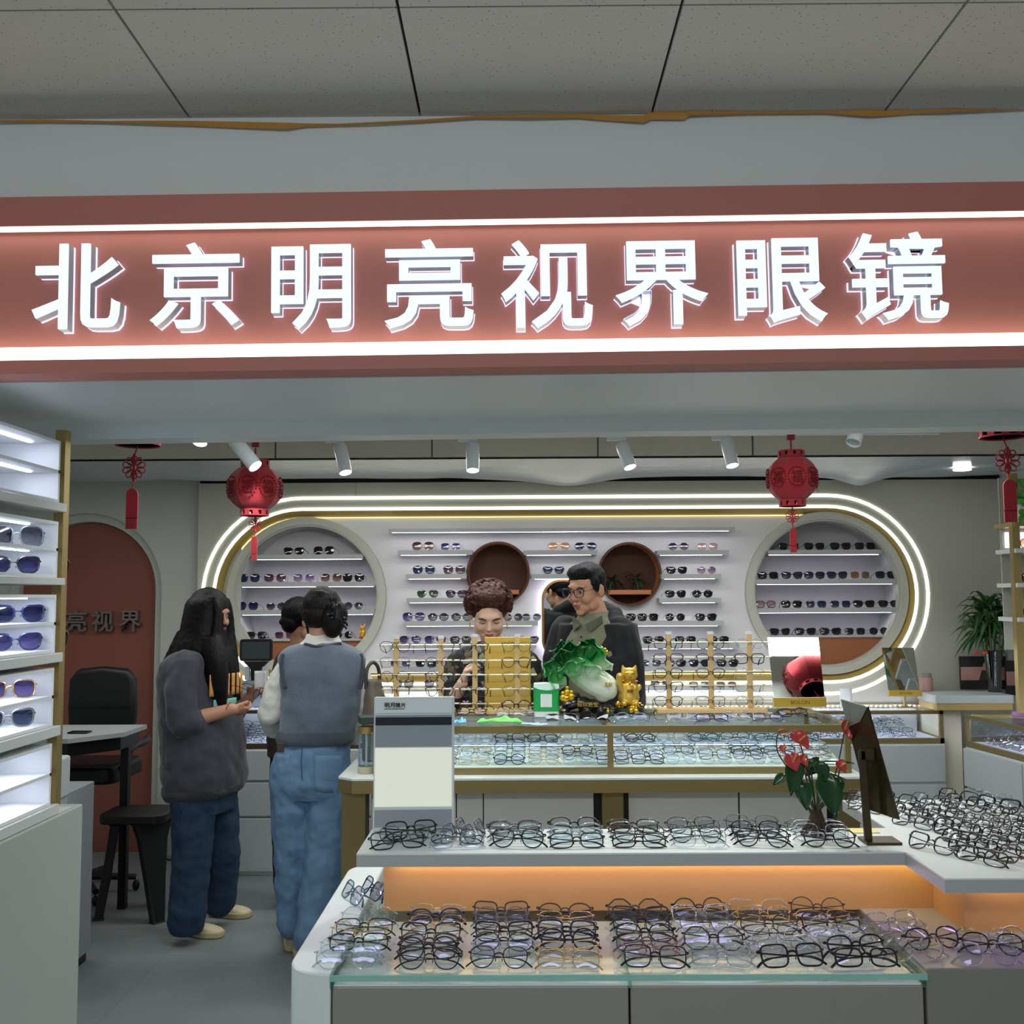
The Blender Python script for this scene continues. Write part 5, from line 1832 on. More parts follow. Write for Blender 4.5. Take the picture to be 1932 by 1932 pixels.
OR_ = mat('print_orange', (206, 150, 78), 0.8)
TE_ = mat('print_teal', (120, 190, 176), 0.8)
z1_, z0_ = J(436, 1268, d0).z, J(436, 1308, d0).z
for i in range(6):
    pr_.grid(lambda u, v, i=i: on_chest(R(-46 + 13 * i + 8 * u), z0_ + (z1_ - z0_) * v, 0.012), 3, 6)
pr_.build('sweater_print', OR_, p1, smooth=60, solid=0.003)
MB().grid(lambda u, v: on_chest(R(-40 + 46 * u), J(436, 1328, d0).z + 0.035 * v, 0.012), 8, 3).build('sweater_print', TE_, p1, smooth=60, solid=0.003)
MB().tube([wr + Vector((0.028 * math.cos(a) * 0.3, 0.030 * math.sin(a), 0.030 * math.cos(a))) - Vector((0.02, 0, 0)) for a in [2 * math.pi * i / 16 for i in range(16)]], 0.0035, 6, closed=True).build('bracelet', mat('amber_beads', (160, 84, 50), 0.3), p1)
# glasses and white paper in her hands
hp = P(488, 1318, d0 - 0.06)
glasses('glasses', 'dark glasses held in the hands of the long haired woman', 'glasses', hp, R(75), R(20), 'round', 0.0013, 'black', AR, fold=False)
cw = MB().grid(lambda u, v: P(480 + 22 * u, 1266 + 34 * v, d0 + 0.0) + Vector((0, 0.012 * math.sin(3 * u), 0)), 6, 6).build('lens_cloth', mat('white_cloth', (222, 224, 226), 0.8), smooth=60, solid=0.002)
tag(cw, 'small white cleaning cloth held up between the two standing women', 'cloth')

# ---------------------------------------------------------------- woman in the grey knit vest, seen from behind
d2 = 4.88
p2 = person('woman seen from behind in a blue-grey knit vest, white shirt and light jeans', (P(590, 1780, d2).x, d2, 0))
J = Local(p2)
RZ = R(172)
lat = Vector((math.cos(RZ), math.sin(RZ), 0))
hc = J(610, 1160, d2 + 0.02)
H = headframe(hc, R(158), R(14))
b2 = MB()
head(b2, H, True, J(606, 1216, d2 + 0.01))
loft(b2, [(J(606, 1222, d2), 0.16, 0.07), (J(606, 1290, d2), 0.16, 0.085), (J(596, 1390, d2), 0.125, 0.085), (J(588, 1450, d2), 0.16, 0.10)], RZ)
hip = J(588, 1460, d2)
chain(b2, [hip + Vector((-0.085, 0, 0)), J(553, 1620, d2 + 0.02), J(546, 1752, d2 + 0.03)], [0.090, 0.055, 0.038])
chain(b2, [hip + Vector((0.085, 0, 0)), J(608, 1620, d2 - 0.03), J(585, 1775, d2 - 0.14)], [0.090, 0.055, 0.038])
la = [J(546, 1252, d2 + 0.02), J(508, 1348, d2 + 0.03), J(512, 1372, d2 + 0.22)]
ra = [J(670, 1252, d2 + 0.02), J(690, 1324, d2 + 0.05), J(660, 1395, d2 + 0.20)]
for a_ in (la, ra):
    chain(b2, a_, [0.045, 0.038, 0.026])
hand(b2, la[2], Vector((-0.1, 0.9, 0.2)), Vector((0.9, 0, -0.3)), 1, 0.6, 0.155)
hand(b2, ra[2], Vector((-0.3, 0.9, 0.1)), Vector((-0.9, 0, -0.3)), -1, 0.6, 0.155)
fuse(b2, 'body', SKIN, p2, 0.0044, 6)
face(H, p2, True)
st = MB()
chain(st, [J(548, 1250, d2 + 0.01), J(527, 1290, d2 + 0.02), J(510, 1345, d2 + 0.03), J(514, 1376, d2 + 0.14)], [0.058, 0.058, 0.060, 0.042])
chain(st, [J(668, 1250, d2 + 0.01), J(682, 1290, d2 + 0.02), J(690, 1328, d2 + 0.05), J(668, 1388, d2 + 0.14)], [0.058, 0.058, 0.058, 0.042])
loft(st, [(J(604, 1240, d2), 0.17, 0.075), (J(606, 1222, d2), 0.115, 0.078), (J(608, 1208, d2 + 0.008), 0.082, 0.074), (J(609, 1197, d2 + 0.012), 0.070, 0.066)], RZ)
fuse(st, 'shirt', SHIRT_W, p2, 0.0055, 4, 0.016, 0.06)
vt = MB()
loft(vt, [(J(606, 1211, d2 + 0.005), 0.085, 0.070), (J(606, 1222, d2), 0.150, 0.095), (J(607, 1238, d2), 0.203, 0.112), (J(608, 1272, d2), 0.200, 0.125), (J(605, 1330, d2), 0.184, 0.125), (J(598, 1370, d2), 0.172, 0.120), (J(594, 1394, d2), 0.170, 0.118)], RZ)
fuse(vt, 'knit_vest', knit_mat('blue_grey_knit', (104, 116, 132)), p2, 0.0055, 4, 0.018, 0.10)
hm = MB()
loft(hm, [(J(596, 1376, d2), 0.176, 0.125), (J(594, 1392, d2), 0.179, 0.128), (J(593, 1402, d2), 0.172, 0.122)], RZ)
fuse(hm, 'vest_hem', rib_mat('blue_grey_rib', (86, 97, 112), 55), p2, 0.005, 2)
for xs, ys in (((534, 531, 533, 538), (1234, 1256, 1278, 1298)), ((680, 685, 684, 679), (1234, 1258, 1280, 1300))):
    MB().tube(smooth_open([J(x, y, d2 - 0.055 - 0.010 * i) for i, (x, y) in enumerate(zip(xs, ys))], 4), 0.010, 8).build('armhole_rib', rib_mat('blue_grey_rib_dark', (66, 78, 96), 120), p2)
MB().tube(smooth_open([J(575, 1215, d2 - 0.060), J(605, 1221, d2 - 0.088), J(644, 1214, d2 - 0.060)], 6), 0.007, 8).build('neck_rib', rib_mat('vest_neck_rib', (60, 66, 84), 120), p2)
j2 = MB()
loft(j2, [(J(594, 1394, d2), 0.150, 0.105), (J(591, 1420, d2), 0.170, 0.120), (J(587, 1455, d2), 0.184, 0.132), (J(586, 1490, d2), 0.180, 0.125), (J(586, 1505, d2), 0.165, 0.11)], RZ)
chain(j2, [hip + Vector((-0.088, 0, -0.03)), J(553, 1610, d2 + 0.02), J(552, 1700, d2 + 0.03), J(550, 1742, d2 + 0.03)], [0.106, 0.090, 0.075, 0.064])
chain(j2, [hip + Vector((0.088, 0, -0.03)), J(616, 1600, d2 - 0.03), J(602, 1700, d2 - 0.08), J(589, 1772, d2 - 0.13)], [0.106, 0.096, 0.088, 0.080])
jo = fuse(j2, 'jeans', DENIM_L, p2, 0.006, 4, 0.022, 0.07, 0.072)
STITCH = mat('denim_seam', (62, 92, 128), 0.8)


def back_seam(pts, r=0.0022):
    MB().tube([J(x, y, d2 - dd) for x, y, dd in pts], r, 6).build('seam', STITCH, p2)


back_seam([(570, 1404, 0.122), (568, 1440, 0.137), (571, 1480, 0.128)])
for x0, x1, ya, yb2 in ((593, 648, 1425, 1492), (520, 546, 1424, 1478)):
    dp = lambda x: 0.136 if 540 < x < 640 else 0.10
    pk = MB()
    pk.grid(lambda u, v: J(x0 + (x1 - x0) * u, ya + (yb2 - ya) * (v if not (0.2 < u < 0.8) else v * 1.06), d2 - 0.136 + 0.16 * (((x0 + (x1 - x0) * u) - 588) / 72) ** 2 * 0.55), 8, 6)
    pk.build('back_pocket', mat('denim_pocket', (112, 146, 180), 0.8, noise=0.25, nscale=9), p2, smooth=60, solid=0.004)
ph = MB().box(-0.016, 0.016, -0.004, 0.004, -0.02, 0.022)
po = ph.build('phone', mat('brown_phone_case', (78, 62, 50), 0.4), bevel=0.003)
po.location = P(529, 1411, d2 - 0.13)
tag(po, 'brown phone sticking out of the back pocket of the light jeans', 'phone')
GSH = mat('grey_trainer', (170, 168, 160), 0.5)
shoe(p2, PZ(552, 1796, 0) - p2.location, PZ(545, 1768, 0) - p2.location + Vector((0, 0.10, 0)), GSH, SOLE)
shoe(p2, PZ(578, 1832, 0) - p2.location, PZ(566, 1800, 0) - p2.location + Vector((0, 0.08, 0)), GSH, SOLE)
h2 = MB()
h2.ball(H @ Vector((0, 0.020, 0.036)), (0.086, 0.102, 0.094), 20, 12, H.to_3x3())
h2.ball(H @ Vector((0, 0.045, -0.012)), (0.074, 0.070, 0.066), 18, 12, H.to_3x3())
chain(h2, [J(586, 1140, d2), J(578, 1170, d2 + 0.06), J(582, 1196, d2 + 0.08)], [0.020, 0.012, 0.006])
h2.ball(J(628, 1172, d2 - 0.075), (0.052, 0.045, 0.078), 18, 12)
h2.ball(J(640, 1160, d2 - 0.06), (0.040, 0.040, 0.060), 18, 12)
fuse(h2, 'hair', HAIR_B, p2, 0.0045, 4, 0.006, 0.025)
cl = MB()
for x, y, dx, dy in ((623, 1128, 4, 24), (629, 1130, -8, 16), (634, 1128, -2, 40), (646, 1165, 8, 4), (648, 1172, 7, 8), (645, 1180, 8, 6), (618, 1160, 10, -2), (628, 1160, -6, 10)):
    cl.tube(smooth_open([J(x, y, d2 - 0.118), J(x + dx * 0.5 + 2, y + dy * 0.5, d2 - 0.132), J(x + dx, y + dy, d2 - 0.118)], 4), 0.005, 8)
cl.build('hair_claw', mat('black_hair_claw', (24, 28, 34), 0.15), p2)

# ---------------------------------------------------------------- person half hidden behind the vest woman
d3 = 5.72
p3 = person('person in dark brown top and glasses half hidden behind the vest woman', (P(552, 1690, d3).x, d3, 0))
J = Local(p3)
RZ = R(95)
hc = J(573, 1172, d3)
H = headframe(hc, R(115), R(4))
b3 = MB()
head(b3, H, True, J(566, 1222, d3))
loft(b3, [(J(562, 1235, d3), 0.15, 0.07), (J(560, 1330, d3), 0.16, 0.09), (J(556, 1420, d3), 0.15, 0.1)], RZ)
for s in (-1, 1):
    chain(b3, [J(552, 1430, d3 + 0.08 * s), J(545, 1560, d3 + 0.08 * s), J(540, 1670, d3 + 0.08 * s)], [0.085, 0.055, 0.036])
chain(b3, [J(545, 1252, d3 - 0.16), J(520, 1330, d3 - 0.18), J(560, 1352, d3 - 0.2)], [0.045, 0.04, 0.028])
hand(b3, J(560, 1352, d3 - 0.2), Vector((1, 0, 0)), Vector((0, 0, -1)), 1, 0.5, 0.155)
fuse(b3, 'body', mat('skin_tan', (178, 130, 104), 0.5, sss=0.06), p3, 0.005, 3)
face(H, p3, True)
t3 = MB()
loft(t3, [(J(564, 1226, d3), 0.10, 0.075), (J(560, 1240, d3), 0.185, 0.11), (J(556, 1290, d3), 0.19, 0.125), (J(552, 1370, d3), 0.18, 0.13), (J(552, 1425, d3), 0.18, 0.13)], RZ)
chain(t3, [J(548, 1252, d3 - 0.15), J(522, 1325, d3 - 0.18), J(530, 1340, d3 - 0.19)], [0.068, 0.062, 0.055])
fuse(t3, 'top', mat('dark_brown_top', (52, 42, 38), 0.9, noise=0.1, nscale=30), p3, 0.0065, 4, 0.012, 0.08)
tr3 = MB()
loft(tr3, [(J(552, 1415, d3), 0.165, 0.115), (J(552, 1460, d3), 0.17, 0.12)], RZ)
for s in (-1, 1):
    chain(tr3, [J(550, 1455, d3 + 0.08 * s), J(542, 1570, d3 + 0.08 * s), J(539, 1672, d3 + 0.08 * s)], [0.108, 0.082, 0.062])
fuse(tr3, 'trousers', mat('black_trousers', (20, 20, 24), 0.85, noise=0.15, nscale=20), p3, 0.007, 4, 0.012, 0.07)
hx_ = P(533, 1690, d3).x - p3.location.x
for s in (-1, 1):
    shoe(p3, (hx_, 0.08 * s, 0), (hx_ + 0.24, 0.08 * s, 0), BLACK, BLACK)
h3 = MB()
h3.ball(H @ Vector((0, 0.026, 0.045)), (0.086, 0.100, 0.088), 20, 12, H.to_3x3())
h3.ball(H @ Vector((0, 0.072, -0.01)), (0.066, 0.050, 0.060), 16, 10, H.to_3x3())
h3.ball(H @ Vector((0, 0.112, -0.008)), (0.020, 0.022, 0.020), 12, 8, H.to_3x3())
fuse(h3, 'hair', HAIR, p3, 0.0045, 4, 0.006, 0.025)


def worn(H, kind, frame, label, k=1.0):
    fm, lm, tm, low = glasses_meshes(kind, 0.0017, False)
    t = bpy.data.objects.new('glasses', None)
    COL.objects.link(t)
    t.matrix_world = H @ Matrix.Translation(Vector((0, -0.112, 0.002)) * k) @ Matrix.Scale(1.0, 4)
    tag(t, label, 'glasses')
    for nm, me, mm in (('frame_front', fm, FRM[frame]), ('lens', lm[0], AR), ('lens', lm[1], AR), ('temple', tm[0], FRM[frame]), ('temple', tm[1], FRM[frame])):
        o = bpy.data.objects.new(nm, me)
        COL.objects.link(o)
        o.parent = t
        set_mat(o, mm)


worn(Matrix.Translation(p3.location) @ H, 'oval', 'black', 'black glasses worn by the person in dark brown behind the vest woman', 0.94)

# ---------------------------------------------------------------- woman with curly auburn hair at the island
d4 = 5.08
p4 = person('woman with short curly auburn hair bending her head over the wooden racks', (P(925, 1200, d4).x, d4, 0))
J = Local(p4)
hc = J(922, 1160, d4 - 0.06)
H = headframe(hc, R(4), R(26)) @ Matrix.Diagonal((1.14, 1.04, 1.0, 1))
b4 = MB()
head(b4, H, True, J(930, 1222, d4 + 0.04))
loft(b4, [(J(930, 1238, d4 + 0.05), 0.17, 0.08), (J(930, 1300, d4 + 0.04), 0.18, 0.10), (J(930, 1400, d4 + 0.04), 0.16, 0.11), (J(930, 1500, d4 + 0.04), 0.17, 0.11)], 0)
for s in (-1, 1):
    chain(b4, [Vector((0.09 * s, 0.05, 0.85)), Vector((0.09 * s, 0.03, 0.45)), Vector((0.09 * s, 0.05, 0.06))], [0.09, 0.058, 0.04])
a1 = [J(860, 1258, d4 + 0.03), J(842, 1345, d4 - 0.02), J(872, 1290, d4 - 0.13)]
a2 = [J(1000, 1258, d4 + 0.03), J(1012, 1350, d4), J(985, 1375, d4 - 0.10)]
for a_ in (a1, a2):
    chain(b4, a_, [0.048, 0.040, 0.027])
hand(b4, a1[2], Vector((0.25, -0.1, 0.8)), Vector((0.8, 0.1, -0.2)), 1, 0.8, 0.155)
hand(b4, a2[2], Vector((-0.3, -0.7, -0.1)), Vector((0, 0, -1)), -1, 0.4, 0.155)
fuse(b4, 'body', SKIN_P, p4, 0.0044, 6)
face(H, p4, True, closed=True)


def floral():
    m = mat('dark_floral_cloth', (26, 26, 30), 0.7)
    nt = m.node_tree
    b = nt.nodes['Principled BSDF']
    tc = nt.nodes.new('ShaderNodeTexCoord')
    vo = nt.nodes.new('ShaderNodeTexVoronoi')
    vo.inputs['Scale'].default_value = 38
    cr = nt.nodes.new('ShaderNodeValToRGB')
    cr.color_ramp.interpolation = 'CONSTANT'
    e = cr.color_ramp.elements
    e[0].color = lin((22, 22, 26))
    e[1].position = 0.55
    e[1].color = lin((62, 72, 52))
    for pos, c in ((0.68, (150, 146, 128)), (0.76, (24, 24, 30)), (0.88, (104, 92, 68))):
        q = e.new(pos)
        q.color = lin(c)
    sp = nt.nodes.new('ShaderNodeSeparateColor')
    nt.links.new(tc.outputs['Object'], vo.inputs['Vector'])
    nt.links.new(vo.outputs['Color'], sp.inputs[0])
    nt.links.new(sp.outputs[0], cr.inputs['Fac'])
    nt.links.new(cr.outputs['Color'], b.inputs['Base Color'])
    return m


t4 = MB()
loft(t4, [(J(930, 1212, d4 + 0.055), 0.085, 0.070), (J(930, 1222, d4 + 0.055), 0.15, 0.10), (J(930, 1240, d4 + 0.05), 0.205, 0.12), (J(930, 1300, d4 + 0.04), 0.205, 0.135), (J(930, 1400, d4 + 0.04), 0.19, 0.14), (J(930, 1520, d4 + 0.04), 0.20, 0.14)], 0)
chain(t4, [J(866, 1256, d4 + 0.03), J(846, 1340, d4 - 0.01), J(858, 1322, d4 - 0.07)], [0.070, 0.064, 0.050])
chain(t4, [J(994, 1256, d4 + 0.03), J(1010, 1345, d4), J(996, 1362, d4 - 0.06)], [0.070, 0.064, 0.050])
fuse(t4, 'blouse', floral(), p4, 0.0065, 4, 0.012, 0.07)
tr4 = MB()
loft(tr4, [(Vector((0, 0.05, 0.92)), 0.175, 0.125), (Vector((0, 0.05, 0.80)), 0.185, 0.13)], 0)
for s in (-1, 1):
    chain(tr4, [Vector((0.09 * s, 0.05, 0.82)), Vector((0.09 * s, 0.04, 0.45)), Vector((0.09 * s, 0.05, 0.10))], [0.105, 0.08, 0.065])
    shoe(p4, (0.09 * s, 0.10, 0), (0.09 * s, -0.14, 0), BLACK, BLACK)
fuse(tr4, 'trousers', mat('black_trousers', (20, 20, 24)), p4, 0.008, 3)
h4 = MB()
h4.ball(H @ Vector((0, 0.030, 0.050)), (0.092, 0.098, 0.096), 22, 14, H.to_3x3())
h4.ball(H @ Vector((0, -0.012, 0.105)), (0.074, 0.070, 0.050), 18, 12, H.to_3x3())
rr_ = random.Random(3)
for i in range(300):
    a, z = rr_.uniform(0, 2 * math.pi), rr_.uniform(-0.25, 1.0)
    q = Vector((math.cos(a) * math.sqrt(1 - z * z) * 0.095, math.sin(a) * math.sqrt(1 - z * z) * 0.104 + 0.022, z * 0.108 + 0.052))
    if q.y < -0.04 and q.z < 0.082:
        continue
    h4.ball(H @ q, rr_.uniform(0.009, 0.015), 8, 6)
fuse(h4, 'hair', HAIR_C, p4, 0.0036, 1)
for s in (-1, 1):
    er_ = MB()
    for i in range(4):
        er_.ball(H @ (Vector((s * 0.083, 0.0, -0.045 - 0.009 * i)) * 0.94), 0.0045 if i < 3 else 0.006, 8, 6)
    er_.build('earring', mat('pearl_gold', (220, 196, 140), 0.2, 0.8), p4)

# ---------------------------------------------------------------- man in glasses
d5 = 5.12
p5 = person('man in dark jacket, khaki shirt and glasses looking down at the counter', (P(1120, 1200, d5).x, d5, 0))
J = Local(p5)
RZ = R(-30)
hc = J(1106, 1113, d5)
H = headframe(hc, R(-40), R(10), R(0))
b5 = MB()
head(b5, H, False, J(1124, 1165, d5 + 0.03))
loft(b5, [(J(1125, 1186, d5), 0.10, 0.06), (J(1125, 1200, d5), 0.15, 0.075), (J(1125, 1260, d5), 0.16, 0.09), (J(1125, 1360, d5), 0.16, 0.11), (J(1125, 1470, d5), 0.17, 0.11)], RZ)
for s in (-1, 1):
    chain(b5, [Vector((0.10 * s, 0.0, 0.88)), Vector((0.10 * s, 0.0, 0.47)), Vector((0.10 * s, 0.02, 0.06))], [0.095, 0.06, 0.042])
al = [J(1068, 1194, d5 + 0.10), J(1050, 1300, d5 + 0.10), J(1062, 1350, d5 - 0.08)]
arr = [J(1174, 1194, d5 - 0.06), J(1196, 1310, d5 - 0.06), J(1172, 1362, d5 - 0.16)]
for a_ in (al, arr):
    chain(b5, a_, [0.055, 0.045, 0.030])
hand(b5, al[2], Vector((0.2, -0.8, -0.3)), Vector((0, -0.3, -1)), 1, 0.5, 0.175)
hand(b5, arr[2], Vector((-0.4, -0.8, -0.2)), Vector((0, -0.3, -1)), -1, 0.5, 0.175)
fuse(b5, 'body', SKIN_D, p5, 0.0044, 6)
face(H, p5, False)
KH = mat('khaki_shirt', (116, 118, 96), 0.85, noise=0.06, nscale=40)
s5 = MB()
loft(s5, [(J(1123, 1152, d5 + 0.04), 0.070, 0.066), (J(1122, 1165, d5 + 0.02), 0.082, 0.076), (J(1123, 1180, d5 + 0.01), 0.14, 0.09), (J(1124, 1200, d5), 0.17, 0.11), (J(1125, 1240, d5), 0.18, 0.125), (J(1125, 1330, d5), 0.18, 0.13), (J(1125, 1450, d5), 0.18, 0.13)], RZ)
fuse(s5, 'shirt', KH, p5, 0.006, 4, 0.010, 0.07)
Hn = Matrix.Translation(J(1118, 1170, d5)) @ Matrix.Rotation(RZ, 4, 'Z')
for s in (-1, 1):
    MB().prism([Hn @ Vector(v) for v in ((s * 0.010, -0.098, -0.020), (s * 0.075, -0.050, 0.022), (s * 0.082, -0.052, -0.012), (s * 0.045, -0.108, -0.052))], Hn.to_3x3() @ Vector((0, -0.008, 0.002))).build('collar', mat('khaki_collar', (82, 84, 66), 0.85), p5, smooth=0, bevel=0.002)
for zz in (-0.075, -0.15):
    MB().ball(Hn @ Vector((0.004, -0.132, zz)), (0.006, 0.003, 0.006), 10, 6).build('button', mat('dark_button', (52, 50, 42), 0.4), p5)
NAVY = mat('navy_jacket', (14, 16, 23), 0.8, noise=0.12, nscale=18, sheen=0.1)
jk = MB()
cut = lambda s, z0, z1: None
for s, c0 in ((-1, 0), (1, 0)):
    L0 = Matrix.Rotation(RZ, 3, 'Z') @ Vector((s * 0.115, 0.02, 0))
    for y0, y1, w0, w1, dp0 in ((1176, 1240, 0.070, 0.095, 0.110), (1236, 1330, 0.095, 0.100, 0.140), (1326, 1450, 0.100, 0.105, 0.145)):
        loft(jk, [(J(1125, y0, d5) + L0, w0, dp0), (J(1125, (y0 + y1) / 2, d5) + L0 * 1.05, (w0 + w1) / 2, dp0 + 0.005), (J(1125, y1, d5) + L0 * 1.08, w1, dp0 + 0.008)], RZ)
loft(jk, [(J(1128, 1170, d5) + Vector((0, 0.06, 0)), 0.13, 0.06), (J(1126, 1190, d5) + Vector((0, 0.05, 0)), 0.19, 0.085), (J(1126, 1240, d5) + Vector((0, 0.06, 0)), 0.20, 0.09), (J(1125, 1450, d5) + Vector((0, 0.05, 0)), 0.20, 0.11)], RZ)
chain(jk, [J(1068, 1188, d5 + 0.09), J(1052, 1240, d5 + 0.10), J(1050, 1300, d5 + 0.10), J(1058, 1340, d5 - 0.02)], [0.074, 0.076, 0.070, 0.055])
chain(jk, [J(1170, 1190, d5 - 0.05), J(1184, 1240, d5 - 0.06), J(1188, 1300, d5 - 0.06), J(1180, 1350, d5 - 0.12)], [0.074, 0.078, 0.072, 0.056])
# stand-up hood behind the neck
hd = [J(1090, 1176, d5 - 0.05), J(1100, 1166, d5 + 0.12), J(1140, 1148, d5 + 0.12), J(1160, 1160, d5 + 0.03), J(1156, 1192, d5 - 0.09)]
chain(jk, [hd[1], hd[2], hd[3], hd[4]], [0.034, 0.040, 0.042, 0.034])
chain(jk, [hd[4], J(1138, 1232, d5 - 0.15)], [0.032, 0.018])
fuse(jk, 'jacket', NAVY, p5, 0.0065, 4, 0.012, 0.08)
tr5 = MB()
loft(tr5, [(Vector((0, 0, 0.95)), 0.18, 0.125), (Vector((0, 0, 0.82)), 0.19, 0.13)], RZ)
for s in (-1, 1):
    chain(tr5, [Vector((0.10 * s, 0, 0.84)), Vector((0.10 * s, 0, 0.47)), Vector((0.10 * s, 0.02, 0.10))], [0.11, 0.085, 0.068])
    shoe(p5, (0.10 * s, 0.08, 0), (0.10 * s - 0.05, -0.17, 0), BLACK, BLACK)
fuse(tr5, 'trousers', mat('black_trousers', (20, 20, 24)), p5, 0.008, 3)
h5 = MB()
h5.ball(H @ Vector((0, 0.024, 0.048)), (0.084, 0.098, 0.086), 22, 14, H.to_3x3())
h5.ball(H @ Vector((0, -0.032, 0.088)), (0.068, 0.060, 0.042), 18, 12, H.to_3x3())
h5.ball(H @ Vector((0, 0.070, -0.005)), (0.066, 0.044, 0.055), 16, 10, H.to_3x3())
for s in (-1, 1):
    h5.ball(H @ Vector((s * 0.072, -0.008, 0.032)), (0.012, 0.028, 0.042), 12, 8, H.to_3x3())
fuse(h5, 'hair', HAIR, p5, 0.0045, 3, 0.007, 0.022)
worn(Matrix.Translation(p5.location) @ H, 'brow', 'black', 'dark browline glasses worn by the man in the dark jacket')
# ================================================================ CEILING FITTINGS AND LANTERNS
SPOTW = mat('spot_white', (206, 216, 222), 0.35)
LAMP = emit_mat('spot_lamp', (255, 255, 250), 14.0)
DIM = mat('spot_reflector', (190, 196, 200), 0.25, 0.6)


def track_spot(x0, y0, x1, y1, label, on=True, d=5.0, r=0.031, target=None, power=0):
    a, b = P(x0, y0, d), P(x1, y1, d - 0.04)
    t = thing('track_spotlight', label, 'spotlight', (a.x, d, ZC))
    o = t.location
    ax = (b - a).normalized()
    MB().box(-0.07, 0.02, -0.018, 0.018, -0.022, -0.001).build('track_adapter', SPOTW, t, smooth=0, bevel=0.003)
    m = (a + ax * 0.03) - o
    MB().tube([(0, 0, -0.02), (0, 0, m.z * 0.5), m], 0.006, 8).build('arm', SPOTW, t)
    L_ = (b - a).length
    q = ax.to_track_quat('Z', 'Y').to_matrix().to_4x4()
    M = Matrix.Translation(a - o) @ q
    MB().lathe([(0.001, 0.0), (r * 0.9, 0.0), (r, 0.008), (r, L_), (r * 0.93, L_), (r * 0.86, L_ - 0.012), (0.001, L_ - 0.014)], M=M, seg=28).build('barrel', SPOTW, t, smooth=40)
    MB().lathe([(0.001, 0), (r * 0.82, 0.0), (r * 0.82, 0.002), (0.001, 0.002)], M=M @ Matrix.Translation((0, 0, L_ - 0.010)), seg=24).build('lamp_face', LAMP if on else DIM, t, smooth=40)
    if power:
        s = spot_light('spot_beam', b + ax * 0.02, target, power, 55)
    return t


rail = MB().box(-2.2, 2.0, 4.985, 5.015, ZC + 0.0005, ZC + 0.025)
for x in (-1.8, -0.6, 0.6, 1.8):
    rail.cyl((x, 5.0, ZC + 0.02), (x, 5.0, ZC2), 0.004, seg=8)
tag(rail.build('track_rail', SPOTW, smooth=0), 'white track rail carrying the row of spotlights across the shop', 'rail')
rail = MB().box(-2.2, 2.0, 4.385, 4.415, ZC + 0.0005, ZC + 0.025)
for x in (-1.8, 1.8):
    rail.cyl((x, 4.4, ZC + 0.02), (x, 4.4, ZC2), 0.004, seg=8)
tag(rail.build('track_rail', SPOTW, smooth=0), 'white track rail hidden by the beam, carrying the cut-off spotlights', 'rail')
track_spot(442, 830, 482, 880, 'white track spotlight tilted over the lantern near the grey vest woman', True, 4.4, 0.031, (-1.5, 5.2, 0.9), 10)
track_spot(641, 840, 652, 892, 'white track spotlight hanging above the round niche beside the vest woman', True, 5.0, 0.031, (-0.9, 6.6, 1.6), 16)
track_spot(892, 838, 892, 888, 'brightest white track spotlight, above the curly haired woman', True, 5.0, 0.031, (-0.15, 4.6, 1.1), 26)
track_spot(1173, 838, 1189, 882, 'white track spotlight above the man in glasses', True, 5.0, 0.031, (0.7, 4.5, 1.1), 26)
track_spot(1371, 830, 1382, 879, 'white track spotlight between the man and the hanging lantern', True, 5.0, 0.031, (1.4, 6.4, 1.2), 16)
track_spot(384, 800, 377, 836, 'white spotlight cut off by the beam near the red arch', True, 4.4)
track_spot(1622, 798, 1610, 836, 'white unlit spotlight past the second lantern, cut off by the beam', False, 4.4)
dl = MB().lathe([(0.001, 0.0), (0.05, 0.0), (0.05, 0.006), (0.001, 0.006)], seg=28).build('downlight', LAMP, smooth=40, loc=(P(1880, 858, 5.75).x, 6.2, ZC - 0.032))
tag(dl, 'round recessed downlight glowing in the wrapped soffit behind the cut-off lantern', 'light')
for pos, tgt, pw in (((-0.1, 3.62, 2.32), (0.1, 2.5, 0.9), 40), ((0.75, 3.62, 2.32), (0.7, 2.45, 0.9), 40), ((1.5, 3.8, 2.32), (1.2, 2.75, 1.0), 34), ((-0.9, 3.7, 2.32), (-0.6, 3.4, 0.2), 15), ((-2.1, 4.2, 2.32), (-1.5, 4.6, 0.4), 12)):
    spot_light('shop_downlight', pos, tgt, pw, 62, (1.0, 1.0, 0.97), 0.8, 0.025)

FELT = mat('red_felt', (150, 22, 34), 0.75, noise=0.08, nscale=60, sheen=0.2)
FELT_D = mat('red_felt_cut', (104, 12, 22), 0.85)


def knot_flower(mb, c, r):
    for i in range(10):
        a = 2 * math.pi * (i + 0.5) / 10
        u = Vector((math.cos(a), 0, math.sin(a)))
        v = Vector((-math.sin(a), 0, math.cos(a)))
        pts = [c + u * (r * (0.62 + 0.36 * math.cos(t))) + v * (r * 0.24 * math.sin(t)) for t in [2 * math.pi * k / 14 for k in range(14)]]
        mb.tube(pts, r * 0.055, 6, closed=True)
    mb.tube([c + Vector((r * 0.28 * math.cos(t), 0, r * 0.28 * math.sin(t))) for t in [2 * math.pi * k / 18 for k in range(18)]], r * 0.06, 6, closed=True)
    mb.box(c.x - r * 0.09, c.x + r * 0.09, c.y - 0.004, c.y + 0.004, c.z - r * 1.12, c.z + r * 1.12)


